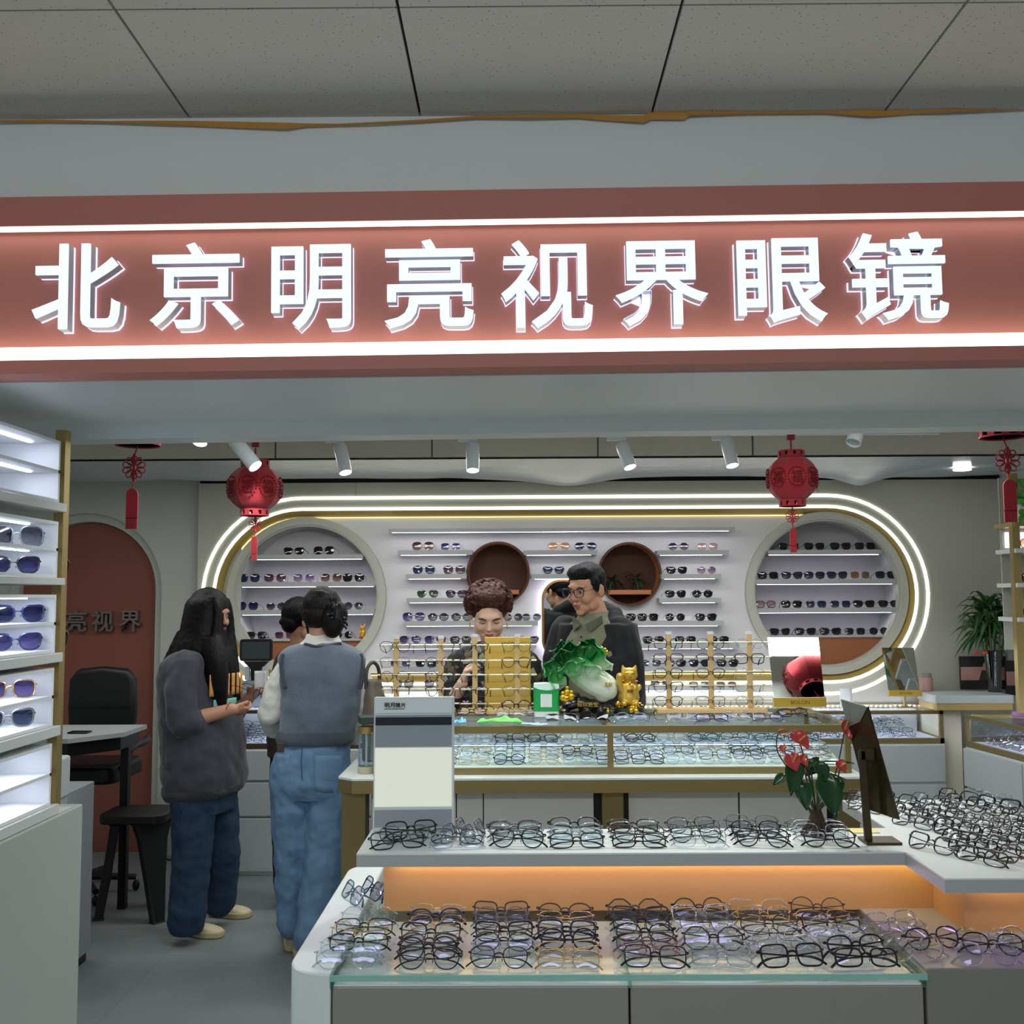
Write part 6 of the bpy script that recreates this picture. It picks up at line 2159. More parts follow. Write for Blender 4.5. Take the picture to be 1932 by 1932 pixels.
def lantern(label, cx, cz_px, d, rx, rz_, knot, tas, ztop=None, frange=None):
    """knot=(x,y,r px) tas=(x, ytop, ybot, half width px)"""
    c = P(cx, cz_px, d)
    if frange is not None:
        c.z = frange
    t = thing('red_lantern', label, 'lantern', (c.x, d, c.z))
    n = 8
    prof = [(math.cos(a) * rx, math.sin(a) * rz_) for a in [R(-62 + 124 * i / 18) for i in range(19)]]
    vs, fs, seg = [], [], 64
    for (r_, z) in prof:
        for k in range(seg):
            a = 2 * math.pi * k / seg + 0.35
            q = r_ * (1 - 0.07 * abs(math.sin(n / 2 * (a - 0.35))) ** 0.6 + 0.0)
            vs.append(Vector((q * math.cos(a), q * math.sin(a), z)))
    for i in range(len(prof) - 1):
        for k in range(seg):
            l = (k + 1) % seg
            fs.append((i * seg + k, i * seg + l, (i + 1) * seg + l, (i + 1) * seg + k))
    body = MB().add(vs, fs).build('lantern_body', FELT, t, smooth=25)
    for k in range(n):
        a = 0.35 + 2 * math.pi * (k + 0.5) / n
        if math.sin(a) > 0.2:
            continue
        M = Matrix.Rotation(a + R(90), 4, 'Z') @ Matrix.Translation((0, -rx * 0.94, 0)) @ Matrix.Rotation(R(90), 4, 'X')
        cutm = MB()
        add_text(cutm, '福', M, rx * 0.42, rx * 0.46, 0.003)
        for j in range(20):
            b_ = 2 * math.pi * j / 20
            p = M @ Vector((math.cos(b_) * rx * 0.33, math.sin(b_) * rx * 0.36, -rx * 0.02))
            cutm.ball(p, 0.004, 6, 4)
        cutm.build('cut_out', FELT_D, body, smooth=0)
    rr = rx * 0.50
    for s, nm in ((1, 'top_rim'), (-1, 'bottom_rim')):
        z0 = s * rz_ * 0.875
        m2 = MB()
        h = rz_ * 0.28
        m2.lathe([(rr, z0), (rr, z0 + s * h * 0.25), (rr - 0.003, z0 + s * h * 0.25), (rr - 0.003, z0)], seg=32)
        m2.lathe([(rr, z0 + s * h * 0.8), (rr, z0 + s * h), (rr - 0.003, z0 + s * h), (rr - 0.003, z0 + s * h * 0.8)], seg=32)
        for k in range(10):
            a = 2 * math.pi * k / 10
            u, v = Vector((math.cos(a), math.sin(a), 0)), Vector((-math.sin(a), math.cos(a), 0))
            m2.prism([u * rr + v * 0.012 + Vector((0, 0, z0)), u * rr - v * 0.012 + Vector((0, 0, z0)), u * rr - v * 0.012 + Vector((0, 0, z0 + s * h)), u * rr + v * 0.012 + Vector((0, 0, z0 + s * h))], u * -0.003)
        m2.build(nm, FELT, t, smooth=30)
    zt_ = rz_ * 0.875 + rz_ * 0.28
    top = ZC - c.z
    cd_ = MB()
    if top > zt_ + 0.03:
        hh = top - zt_
        cd_.tube([(0, 0, zt_ - 0.01), (0, 0, zt_ + hh * 0.35)], 0.004, 6)
        for k in range(3):
            cd_.tube([(0.016 * math.cos(a), 0.016 * math.sin(a), zt_ + hh * (0.40 + 0.06 * k)) for a in [2 * math.pi * j / 16 for j in range(16)]], 0.003, 6, closed=True)
        cd_.tube([(0.014 * math.sin(a) * (1 if a < math.pi else 1), 0, zt_ + hh * 0.78 - hh * 0.24 * math.cos(a)) for a in [2 * math.pi * j / 20 for j in range(20)]], 0.003, 6, closed=True)
    else:
        cd_.tube([(0, 0, zt_ - 0.01), (0, 0, top)], 0.004, 6)
    cd_.tube([(0, 0, top - 0.03), (0, 0, ZC2 - c.z)], 0.002, 6)
    cd_.build('hanging_cord', FELT, t)
    k_ = P(knot[0], knot[1], d) - t.location
    kr = knot[2] / F * d
    km = MB()
    knot_flower(km, k_, kr)
    km.tube([(0, 0, -rz_ * 1.15), k_ + Vector((0, 0, kr))], 0.0025, 6)
    km.build('knot_flower', FELT, t, smooth=40)
    a, b = P(tas[0], tas[1], d) - t.location, P(tas[0], tas[2], d) - t.location
    hw = tas[3] / F * d
    tm = MB()
    tm.tube([k_ - Vector((0, 0, kr)), a], 0.0025, 6)
    hgt = a.z - b.z
    zc_ = a.z - hw
    out = [Vector((a.x + hw * math.cos(t2), a.y - 0.004, zc_ + hw * math.sin(t2))) for t2 in [math.pi * i / 10 for i in range(11)]]
    zs_ = a.z - hgt * 0.74
    tm.prism(out + [Vector((a.x - hw, a.y - 0.004, zs_)), Vector((a.x + hw, a.y - 0.004, zs_))], (0, 0.008, 0))
    for i in range(4):
        x0 = a.x - hw + i * hw * 0.52
        tm.box(x0, x0 + hw * 0.42, a.y - 0.004, a.y + 0.004, b.z, zs_ + 0.002)
    tm.build('tassel', FELT, t, smooth=30)
    return t


lantern('round red felt lantern with cut-out characters hanging before the round niche', 481, 921, 4.6, 53 / F * 4.6, 46 / F * 4.6, (482, 990, 13), (480, 1012, 1057, 5.5))
lantern('round red felt lantern hanging before the black sunglasses niche', 1494, 903, 4.6, 49 / F * 4.6, 46 / F * 4.6, (1495, 974, 13), (1496, 996, 1042, 6))
lantern('large red lantern mostly hidden by the beam, hanging before the red arch', 261, 800, 3.56, 0.15, 0.095, (253, 882, 23), (250, 922, 998, 11), frange=2.225)
lantern('large red lantern mostly hidden by the beam, at the frame edge by the gold shelf', 1890, 775, 3.56, 0.15, 0.095, (1901, 869, 24), (1904, 905, 985, 12), frange=2.235)

# ================================================================ THINGS ON THE ISLAND
ZS = ZI_T + 0.0078
GOLDP = mat('polished_gold', (224, 176, 60), 0.24, 1.0)
GOLDL = mat('gold_lacquer', (206, 168, 72), 0.34, 0.6)
BLUELED = None
# green payment speaker box
gp = PZ(1031, 1351, ZS)
dk = gp.y
u = 1.0 / F * dk
t = thing('payment_box', 'green payment speaker box with a white square label beside the jade cabbage', 'payment device', (gp.x, dk, ZS))
MB().prism([Vector((x, y, 0)) for x, y in rrect(-23 * u, 23 * u, -0.03, 0.03, 0.012)], (0, 0, 10 * u)).build('white_base', WHITE, t, smooth=40)
GRN = mat('bright_green_plastic', (22, 150, 72), 0.3)
MB().prism([Vector((x, y, 10.2 * u)) for x, y in rrect(-24 * u, 24 * u, -0.032, 0.03, 0.012)], (0, 0, 44 * u)).build('green_body', GRN, t, smooth=40)
tp_ = [(-24 * u, 54 * u), (-23 * u, 61 * u), (0, 62 * u), (23 * u, 60 * u), (24 * u, 52 * u), (14 * u, 49 * u), (0, 48 * u), (-14 * u, 50 * u)]
MB().prism([Vector((x, -0.034, z)) for x, z in tp_], (0, 0.062, 0)).build('white_top', mat('mint_white', (214, 240, 230), 0.35), t, smooth=0, bevel=0.003)
MB().box(-11 * u, 10 * u, -0.0345, -0.032, 18 * u, 42 * u).build('label', WHITE, t, smooth=0)

# jade cabbage ornament
def jade():
    m = mat('jade', (30, 150, 60), 0.12, coat=0.6, sss=0.15)
    nt = m.node_tree
    b = nt.nodes['Principled BSDF']
    tc = nt.nodes.new('ShaderNodeTexCoord')
    mp = nt.nodes.new('ShaderNodeMapping')
    mp.inputs['Rotation'].default_value = (0, R(28), 0)
    sp = nt.nodes.new('ShaderNodeSeparateXYZ')
    no = nt.nodes.new('ShaderNodeTexNoise')
    no.inputs['Scale'].default_value = 14
    ad = nt.nodes.new('ShaderNodeMath')
    ad.operation = 'MULTIPLY_ADD'
    ad.inputs[1].default_value = 0.08
    cr = nt.nodes.new('ShaderNodeValToRGB')
    e = cr.color_ramp.elements
    e[0].position = 0.0
    e[0].color = lin((226, 232, 216))
    e[1].position = 1.0
    e[1].color = lin((6, 88, 28))
    q = e.new(0.35)
    q.color = lin((206, 226, 194))
    q = e.new(0.62)
    q.color = lin((50, 158, 70))
    mr = nt.nodes.new('ShaderNodeMapRange')
    mr.inputs['From Min'].default_value = 0.10
    mr.inputs['From Max'].default_value = 0.32
    nt.links.new(tc.outputs['Object'], mp.inputs['Vector'])
    nt.links.new(mp.outputs['Vector'], sp.inputs[0])
    nt.links.new(tc.outputs['Object'], no.inputs['Vector'])
    nt.links.new(no.outputs['Fac'], ad.inputs[0])
    nt.links.new(sp.outputs[2], ad.inputs[2])
    nt.links.new(ad.outputs[0], mr.inputs['Value'])
    nt.links.new(mr.outputs[0], cr.inputs['Fac'])
    nt.links.new(cr.outputs['Color'], b.inputs['Base Color'])
    return m


cb_ = PZ(1110, 1350, ZS)
dk = cb_.y + 0.03
u = 1.0 / F * dk
t = thing('jade_cabbage', 'green and white jade cabbage ornament on a dark carved stand', 'ornament', (cb_.x, dk, ZS))
JD = jade()
Q = lambda x, y, dd=0.0: P(x, y, dk + dd) - t.location
cm = MB()
rr_ = random.Random(5)
# bulb: fat white stalk lying towards lower right
chain(cm, [Q(1140, 1296), Q(1120, 1285), Q(1098, 1268), Q(1085, 1250)], [0.058, 0.062, 0.062, 0.058])
cm.ball(Q(1150, 1300), (0.036, 0.04, 0.044), 16, 10)
cm.ball(Q(1136, 1312), (0.034, 0.035, 0.030), 16, 10)


def leaf_frill(c, n, w_, h, dirv, amp=0.012, wav=5):
    """curly cabbage leaf: thick cupped sheet with a rolling, ruffled rim"""
    dv = Vector(dirv).normalized()
    a = Vector((0, 1, 0))
    b = dv.cross(a).normalized()
    a = b.cross(dv).normalized()
    vs = []
    nu, nv = 36, 10
    for j in range(nv + 1):
        v = j / nv
        for i in range(nu + 1):
            s = -1.35 + 2.7 * i / nu
            r_ = w_ * (0.35 + 0.65 * v ** 0.8)
            k1 = math.sin(4.1 * s + n) + 0.25 * math.sin(7.3 * s + 2 * n)
            k2 = math.cos(5.3 * s + 1.7 * n)
            out = amp * v ** 1.5
            roll = 0.55 * max(0, v - 0.72) * w_ * 2.4
            p = c + dv * (h * math.sin(v * 1.45) * (1 - 0.25 * s * s / 1.8) + 0.75 * out * k1) + b * ((r_ + out * k2) * math.sin(s)) - a * (r_ * 0.62 * math.cos(s) * (0.8 + 0.5 * v) + out * k2 + roll)
            vs.append(p)
    fs = [(j * (nu + 1) + i, j * (nu + 1) + i + 1, (j + 1) * (nu + 1) + i + 1, (j + 1) * (nu + 1) + i) for j in range(nv) for i in range(nu)]
    return vs, fs


body = fuse(cm, 'stalk', JD, t, 0.004, 6)
for k, (x, y, dd, wd, h, dx, dz) in enumerate(((1078, 1262, 0.0, 0.07, 0.10, -0.3, 1), (1060, 1270, -0.03, 0.05, 0.085, -1, 0.45), (1095, 1262, 0.03, 0.075, 0.115, 0.1, 1), (1118, 1262, 0.0, 0.055, 0.085, 0.9, 0.75), (1085, 1276, -0.055, 0.055, 0.075, -0.25, 0.9), (1110, 1276, -0.05, 0.05, 0.06, 0.5, 0.8), (1068, 1285, -0.02, 0.045, 0.075, -1.0, -0.1), (1088, 1245, -0.03, 0.05, 0.085, -0.2, 1), (1105, 1240, -0.01, 0.05, 0.085, 0.4, 1), (1072, 1240, 0.01, 0.045, 0.08, -0.7, 1))):
    vs, fs = leaf_frill(Q(x, y, dd), k * 1.7, wd, h, (dx, -0.15, dz), 0.014)
    MB().add(vs, fs).build('curly_leaf', JD, t, smooth=60, solid=0.006)
for k in range(10):
    pass
gr = MB()
for k in range(14):
    gr.ball(Q(1052 + rr_.uniform(-8, 9), 1268 + rr_.uniform(-8, 8), rr_.uniform(-0.05, -0.02)), rr_.uniform(0.008, 0.013), 10, 8)
gr.build('leaf_beads', JD, t)
MB().ball(Q(1140, 1230, -0.02), (0.010, 0.010, 0.012), 10, 8).build('gold_flower', GOLDP, t)
fl_ = MB()
for k in range(5):
    a = 2 * math.pi * k / 5
    fl_.ball(Q(1140, 1230, -0.025) + Vector((0.011 * math.cos(a), 0, 0.011 * math.sin(a))), (0.008, 0.006, 0.008), 10, 8)
fl_.build('gold_flower', GOLDP, t)
sm = MB()
for x, y, r_ in ((1075, 1330, 0.035), (1095, 1325, 0.042), (1118, 1330, 0.042), (1140, 1336, 0.035), (1154, 1340, 0.024), (1085, 1312, 0.022), (1065, 1342, 0.022), (1105, 1343, 0.03), (1130, 1345, 0.024)):
    q = Q(x, y)
    q.z = max(q.z, r_ * 0.62)
    sm.ball(q, (r_, 0.05, r_ * 0.62), 14, 10)
sm.box(Q(1060, 1350).x, Q(1157, 1350).x, -0.06, 0.05, 0.0, 0.012)
fuse(sm, 'carved_stand', mat('dark_carved_stand', (30, 24, 22), 0.3, coat=0.3), t, 0.004, 2, 0.008, 0.02)
tx = MB()
for i, ch in enumerate('招财进宝'):
    add_text(tx, ch, facing(Q(1092 + i * 10, 1326) + Vector((0, -0.066, 0))), 0.019, 0.019, 0.002)
tx.build('stand_lettering', GOLDL, t, smooth=0)
tx = MB()
add_text(tx, '发财', facing(Q(1149, 1291) + Vector((-0.008, -0.066, 0.004)), 0.15), 0.034, 0.020, 0.004)
tx.build('bulb_lettering', GOLDP, t, smooth=0)


def gold_balls(name, label, spots, sz):
    t2 = thing(name, label, 'ornament', Vector((0, 0, 0)))
    ps = [P(x, y, dk - 0.075) for x, y in spots]
    t2.location = (sum(p.x for p in ps) / len(ps), dk - 0.075, ZS)
    for p in ps:
        MB().ball(p - t2.location, sz, 14, 10).build('gold_ball', GOLDP, t2)
        MB().ball(p - t2.location + Vector((0, 0, sz * 1.15)), sz * 0.6, 12, 8).build('gold_ball', GOLDP, t2)


gold_balls('gold_gourds', 'pile of little gold gourds at the green box end of the cabbage stand', [(1062, 1316), (1078, 1314), (1070, 1306), (1068, 1318)], 0.016)
gold_balls('gold_gourds', 'pile of little gold gourds in front of the golden cat', [(1191, 1340), (1200, 1341), (1195, 1335)], 0.011)
gold_balls('gold_gourds', 'single tiny gold gourd before the middle of the carved stand', [(1147, 1342)], 0.008)

# golden waving cat
ct = thing('golden_cat', 'golden beckoning cat figure beside the jade cabbage', 'figurine', (P(1186, 1320, dk).x, dk, ZS))
Q = lambda x, y, dd=0.0: P(x, y, dk + dd) - ct.location
g1 = MB()
chain(g1, [Q(1186, 1316), Q(1186, 1298)], [0.046, 0.040])
g1.ball(Q(1187, 1273), (0.036, 0.033, 0.031), 18, 12)
for s in (-1, 1):
    g1.prism([Q(1187, 1273) + Vector(v) for v in ((s * 0.012, -0.008, 0.026), (s * 0.034, -0.008, 0.016), (s * 0.030, -0.008, 0.044))], (0, 0.014, 0))
    g1.ball(Q(1187, 1322) + Vector((s * 0.024, -0.035, -0.008)), (0.016, 0.02, 0.014), 12, 8)
chain(g1, [Q(1172, 1300, -0.02), Q(1168, 1288, -0.03), Q(1169, 1276, -0.035)], [0.014, 0.013, 0.015])
chain(g1, [Q(1200, 1302, -0.02), Q(1206, 1296, -0.035)], [0.014, 0.012])
fuse(g1, 'cat_body', GOLDL, ct, 0.0035, 4)
fd = MB()
hq = Q(1187, 1273)
for s in (-1, 1):
    fd.tube([hq + Vector((s * 0.008, -0.0325, 0.006)), hq + Vector((s * 0.014, -0.0315, 0.009)), hq + Vector((s * 0.020, -0.029, 0.006))], 0.0013, 6)
fd.tube([hq + Vector((-0.008, -0.034, -0.008)), hq + Vector((-0.003, -0.0355, -0.012)), hq + Vector((0, -0.0355, -0.008)), hq + Vector((0.003, -0.0355, -0.012)), hq + Vector((0.008, -0.034, -0.008))], 0.0012, 6)
fd.build('cat_face', mat('dark_gold_line', (104, 70, 20), 0.4, 0.5), ct)
MB().tube([Q(1187, 1285) + Vector((0.034 * math.cos(a), 0.03 * math.sin(a), 0)) for a in [2 * math.pi * i / 24 for i in range(24)]], 0.004, 6, closed=True).build('collar', GOLDP, ct)
MB().ball(Q(1187, 1287) + Vector((0, -0.036, 0)), 0.006, 10, 8).build('bell', GOLDP, ct)
tx = MB()
add_text(tx, '招财', facing(Q(1187, 1302) + Vector((0, -0.046, 0))), 0.028, 0.014, 0.003)
tx.build('belly_lettering', mat('dark_gold_line', (104, 70, 20)), ct, smooth=0)
cn = MB()
for k in range(70):
    a = rr_.uniform(0, 2 * math.pi)
    rad = rr_.uniform(0.02, 0.058)
    cn.ball((rad * math.cos(a), rad * 0.9 * math.sin(a), rr_.uniform(0.028, 0.05)), (0.008, 0.008, 0.004), 8, 5)
coins = cn.build('gold_coins', GOLDP, ct)
coins['kind'] = 'stuff'
MB().lathe([(0.062, 0.0), (0.066, 0.012), (0.060, 0.030), (0.05, 0.034)], seg=28).build('cat_base', mat('dark_green_stand', (24, 44, 34), 0.3), ct)

# gold board with lettering, standing between rack and woman
t = thing('gold_display_board', 'upright gold card board standing between the second rack and the curly haired woman', 'board', (P(958, 1300, 4.76).x, 4.76, ZS))
w2 = 43 / F * 4.76
hh = P(958, 1202, 4.76).z - ZS
MB().box(-w2, w2, 0, 0.012, 0, hh).build('card', mat('gold_card', (212, 176, 84), 0.35, 0.45), t, smooth=0, bevel=0.002)
tx = MB()
add_text(tx, 'BOLON', facing((0.01, -0.001, hh - 0.03)), 0.075, 0.016, 0.001)
tx.build('card_lettering', mat('bronze_text', (110, 86, 34), 0.5), t, smooth=0)


# cloths
def cloth(label, x, y, w_, h, col, seed, amp):
    p = PZ(x, y, ZS)
    r_ = random.Random(seed)
    ph = [r_.uniform(0, 6) for _ in range(4)]
    o = MB().grid(lambda u, v: Vector((w_ * (u - 0.5) * (1 - 0.2 * v), h * (v - 0.5) + 0.02 * math.sin(5 * u + ph[0]), 0.004 + amp * (0.5 + 0.5 * math.sin(9 * u + 4 * v + ph[1])) * math.sin(math.pi * v) ** 0.5 * math.sin(math.pi * u) ** 0.5 + 0.3 * amp * math.sin(23 * u + ph[2]) * v * (1 - v) * 4)), 40, 12).build('cleaning_cloth', col, smooth=80, solid=0.002, loc=(p.x, p.y, ZS + 0.004))
    return tag(o, label, 'cloth')


cloth('crumpled bright green cloth on the island glass below the second rack', 945, 1364, 0.19, 0.09, mat('lime_cloth', (112, 220, 96), 0.6), 2, 0.016)
cloth('crumpled light blue cloth on the island glass next to the white lens board', 866, 1366, 0.06, 0.08, mat('sky_cloth', (120, 196, 226), 0.6), 5, 0.016)
cloth('pale blue wiping paper lying flat on the island glass below the green box', 1010, 1370, 0.11, 0.05, mat('pale_blue_paper', (176, 196, 232), 0.7), 8, 0.006)
# dark tin on the rounded case end
bx = MB().box(-0.055, 0.055, -0.045, 0.045, 0, 0.028).build('dark_tin', mat('dark_teal_tin', (48, 62, 62), 0.4), bevel=0.003, loc=(P(701, 1370, 4.24).x, YS + 0.075, ZI_T + 0.008))
tag(bx, 'flat dark teal box lying on the rounded gold end of the showcase', 'box')
bx.rotation_euler = (0, 0, R(14))

# handbag hanging by the island
bg = thing('handbag', 'taupe leather handbag between the vest woman and the first rack', 'bag', (P(706, 1300, 4.6).x, 4.62, ZI_B + 0.001))
b_ = MB()
loft(b_, [(Vector((0, 0, 0.004)), 0.050, 0.10), (Vector((0, 0, 0.10)), 0.052, 0.11), (Vector((0, 0, 0.24)), 0.046, 0.10), (Vector((-0.004, 0, 0.335)), 0.026, 0.08)], 0)
fuse(b_, 'bag_body', mat('taupe_leather', (98, 90, 80), 0.5, noise=0.08, nscale=20), bg, 0.005, 2, 0.012, 0.06)
MB().tube(smooth_open([(-0.03, -0.06, 0.30), (-0.028, -0.05, 0.38), (-0.01, 0, 0.41), (0.01, 0.04, 0.38), (0.015, 0.05, 0.30)], 6), 0.008, 8).build('strap', mat('dark_taupe', (60, 54, 48), 0.5), bg)


# mirrors on stands
def stand_mirror(label, quad, d, base, post, zfoot, text=True):
    """quad: pixels tl,tr,br,bl; base=(x0,x1,y0,y1); post x"""
    c = P((base[0] + base[1]) / 2, base[3], d)
    t = thing('table_mirror', label, 'mirror', (c.x, d, zfoot))
    o = t.location
    bk = 0.11
    pts = [P(quad[0][0], quad[0][1], d + bk) - o, P(quad[1][0], quad[1][1], d + bk) - o, P(quad[2][0], quad[2][1], d) - o, P(quad[3][0], quad[3][1], d) - o]
    nrm = (pts[1] - pts[0]).cross(pts[3] - pts[0]).normalized()
    if nrm.y > 0:
        nrm = -nrm
    MB().prism(pts, nrm * -0.006).build('mirror_glass', MATS['mirror'], t, smooth=0)
    a, b = P(base[0], base[2], d) - o, P(base[1], base[3], d) - o
    MB().box(a.x, b.x, -0.012, 0.012, b.z, a.z).build('gold_bar', mat('mirror_gold', (206, 172, 72), 0.35, 0.6), t, smooth=0)
    if text:
        tx = MB()
        add_text(tx, 'BOLON', facing(Vector(((a.x + b.x) / 2, -0.0125, (a.z + b.z) / 2))), (b.x - a.x) * 0.36, (a.z - b.z) * 0.38, 0.0008)
        tx.build('bar_lettering', mat('bronze_text', (110, 86, 34)), t, smooth=0)
    MB().cyl((0, 0.004, 0.006), (0, 0.004, b.z + 0.01), 0.008, seg=12).build('post', GOLD, t)
    MB().box(-0.06, 0.06, -0.04, 0.05, 0.0, 0.006).build('foot', GOLD, t, smooth=0, bevel=0.002)
    return t


stand_mirror('square tilting mirror with gold lettered bar standing on the island showcase', ((1448, 1203), (1544, 1203), (1556, 1316), (1460, 1316)), 4.56, (1459, 1558, 1316, 1333), 1502, ZS)
zbk = zr1 + 0.0066
stand_mirror('small mirror with gold bar standing on the far corner counter', ((1664, 1222), (1724, 1222), (1735, 1302), (1676, 1302)), 6.36, (1676, 1739, 1302, 1313), 1705, zbk)
# mirror turned away on the front tray
dm_ = 2.60
t = thing('table_mirror', 'bronze backed mirror on a post seen from behind, at the corner of the raised tray', 'mirror', (P(1636, 1592, dm_).x, dm_, ZT))
o = t.location
pts = [P(1587, 1319, 2.68) - o, P(1637, 1334, 2.60) - o, P(1696, 1547, 2.53) - o, P(1640, 1528, 2.62) - o]
nv_ = (pts[1] - pts[0]).cross(pts[3] - pts[0]).normalized()
if nv_.y > 0:
    nv_ = -nv_
MB().prism(pts, nv_ * -0.004).build('mirror_back', mat('bronze_mirror_back', (84, 74, 52), 0.18, 0.75), t, smooth=0)
cr_ = [pts[0], pts[1], pts[0].lerp(pts[3], 0.20) * 0.45 + pts[1].lerp(pts[2], 0.14) * 0.55, pts[0].lerp(pts[3], 0.26)]
MB().prism([p + nv_ * 0.001 for p in cr_], nv_ * 0.001).build('frosted_corner', mat('frosted_silver', (150, 156, 146), 0.3, 0.5, noise=0.3, nscale=60), t, smooth=0)
pa, pb = P(1627, 1416, 2.585) - o, P(1640, 1590, 2.585) - o
MB().prism([pa + Vector((-0.008, 0, 0)), pa + Vector((0.008, 0, 0)), Vector((pb.x + 0.009, pb.y, 0.004)), Vector((pb.x - 0.009, pb.y, 0.004))], (0, 0.012, 0)).build('post', mat('bronze_post', (72, 60, 42), 0.4, 0.6), t, smooth=0, bevel=0.002)
MB().box(-0.012, 0.072, -0.035, 0.035, 0.0008, 0.006).build('foot', mat('bronze_post', (72, 60, 42)), t, smooth=0)
MB().box(pa.x - 0.002, pa.x + 0.028, pa.y, pa.y + 0.014, pa.z - 0.022, pa.z + 0.004).build('hinge', mat('bronze_post', (72, 60, 42)), t, smooth=0)

# ================================================================ LENS DISPLAY BOARD AND ANTHURIUM ON THE TRAY
db = 2.735
t = thing('lens_display_board', 'upright grey lens display board with a bright white panel on the tray', 'display', (P(780, 1563, db).x, db, ZT))
o = t.location
bz = lambda y: P(780, y, db).z - o.z
bxw = 75 / F * db
MB().box(-bxw, bxw, 0.0, 0.03, 0.0005, bz(1316)).build('board_frame', mat('board_grey', (214, 221, 221), 0.4), t, smooth=0, bevel=0.002)
for nm, y0, y1, m_, pr in (('header', 1346, 1320, mat('header_grey', (228, 234, 234), 0.5), 0.004), ('smoky_lens', 1410, 1350, mat('smoky_panel', (150, 160, 166), 0.2, coat=0.3), 0.002), ('reflection_band', 1369, 1354, mat('painted_reflection', (24, 34, 44), 0.2), 0.003),  # dark band: reflection in the lens window put into the colour
                           ('white_panel', 1522, 1412, emit_mat('board_white_light', (236, 244, 228), 0.78), 0.004), ('lower_panel', 1560, 1528, mat('lower_grey', (158, 162, 168), 0.5), 0.003)):
    MB().box(-bxw + 0.004, bxw - 0.006, -pr, 0.001, bz(y0), bz(y1)).build(nm, m_, t, smooth=0)
tx = MB()
for i, ch in enumerate('明月镜片'):
    add_text(tx, ch, facing(Vector((P(729.5 + i * 10.2, 1330, db).x - o.x, -0.0055, bz(1331)))), 0.0125, 0.0125, 0.0006, 0.02)
tx.box(P(724, 1340, db).x - o.x, P(762, 1340, db).x - o.x, -0.0062, -0.004, bz(1338.5), bz(1337.5))
tx.build('header_lettering', mat('ink', (22, 24, 26), 0.6), t, smooth=0)
t.rotation_euler = (R(-3), 0, R(1.5))

LEAFG = mat('anthurium_leaf', (34, 74, 42), 0.25, coat=0.3, noise=0.2, nscale=14)
STEM = mat('green_stem', (70, 82, 46), 0.5)
REDF = mat('anthurium_red', (206, 70, 74), 0.2, coat=0.5, noise=0.15, nscale=30)


def heart_leaf(base, tip, width, nrm, droop=0.3, cup=0.12):
    base, tip = Vector(base), Vector(tip)
    d = tip - base
    L_ = d.length
    d.normalize()
    n = Vector(nrm)
    n = (n - d * n.dot(d)).normalized()
    s = d.cross(n)
    prof = [(-0.10, 0.22), (-0.02, 0.62), (0.12, 0.92), (0.28, 1.0), (0.46, 0.90), (0.64, 0.66), (0.82, 0.34), (1.0, 0.0)]
    nu = 6
    vs = []
    for i, (t_, w_) in enumerate(prof):
        for j in range(nu + 1):
            q = -1 + 2 * j / nu
            x = t_ if not (i == 0) else t_ * abs(q)
            vs.append(base + d * (L_ * x) + s * (width * w_ * q) + n * (cup * width * q * q * 2 - droop * L_ * t_ * t_ * 0.5))
    fs = [(i * (nu + 1) + j, i * (nu + 1) + j + 1, (i + 1) * (nu + 1) + j + 1, (i + 1) * (nu + 1) + j) for i in range(len(prof) - 1) for j in range(nu)]
    return vs, fs


da = 2.68
ar_ = PZ(1541, 1560, ZT)
t = thing('anthurium_plant', 'red flowering anthurium plant standing on the raised tray beside the bronze mirror', 'plant', (P(1541, 1560, da).x, da, ZT))
o = t.location
A_ = lambda x, y, dd=0.0: P(x, y, da + dd) - o
root = Vector((0, 0, 0.02))
rt = MB()
for k in range(12):
    a = 2 * math.pi * k / 12
    rt.tube(smooth_open([(0.006 * math.cos(a), 0.006 * math.sin(a), 0.06), (0.018 * math.cos(a), 0.018 * math.sin(a), 0.028), (0.040 * math.cos(a), 0.030 * math.sin(a), 0.003)], 3), [0.006] * 3 + [0.005] * 3 + [0.003], 6)
rt.ball((0, 0, 0.03), (0.018, 0.018, 0.034), 12, 8)
rt.build('root_base', mat('brown_root', (70, 48, 34), 0.8), t)
LV = [((1500, 1440, -0.03), (1492, 1502, -0.07), 0.024, (0, -1, 0.15)), ((1478, 1462, 0.0), (1458, 1482, 0.0), 0.012, (0, -1, 0.4)), ((1516, 1480, -0.02), (1522, 1530, -0.05), 0.022, (-0.3, -1, 0.1)), ((1557, 1468, -0.05), (1578, 1545, -0.10), 0.033, (0.1, -1, 0.1)),
      ((1530, 1452, 0.02), (1598, 1470, -0.02), 0.014, (0, -0.3, 1)), ((1552, 1440, 0.0), (1612, 1438, 0.02), 0.013, (0, -0.4, 1)), ((1545, 1442, -0.03), (1560, 1475, -0.06), 0.020, (0.1, -1, 0.3)), ((1576, 1470, 0.02), (1583, 1502, 0.0), 0.020, (0.2, -1, 0.1)), ((1515, 1445, 0.03), (1540, 1436, 0.03), 0.016, (0, -0.8, 0.8)), ((1545, 1435, 0.04), (1520, 1465, 0.02), 0.018, (0, -1, 0.3))]
for b0, t0, wd, nn in LV:
    b1 = A_(*b0)
    MB().tube(smooth_open([root + Vector((0, 0, 0.02)), root * 0.5 + b1 * 0.5 + Vector((0, 0, 0.012)), b1], 5), 0.0022, 6).build('leaf_stem', STEM, t)
    vs, fs = heart_leaf(b1, A_(*t0), wd, nn, 0.12)
    MB().add(vs, fs).build('leaf', LEAFG, t, smooth=60, solid=0.0012)
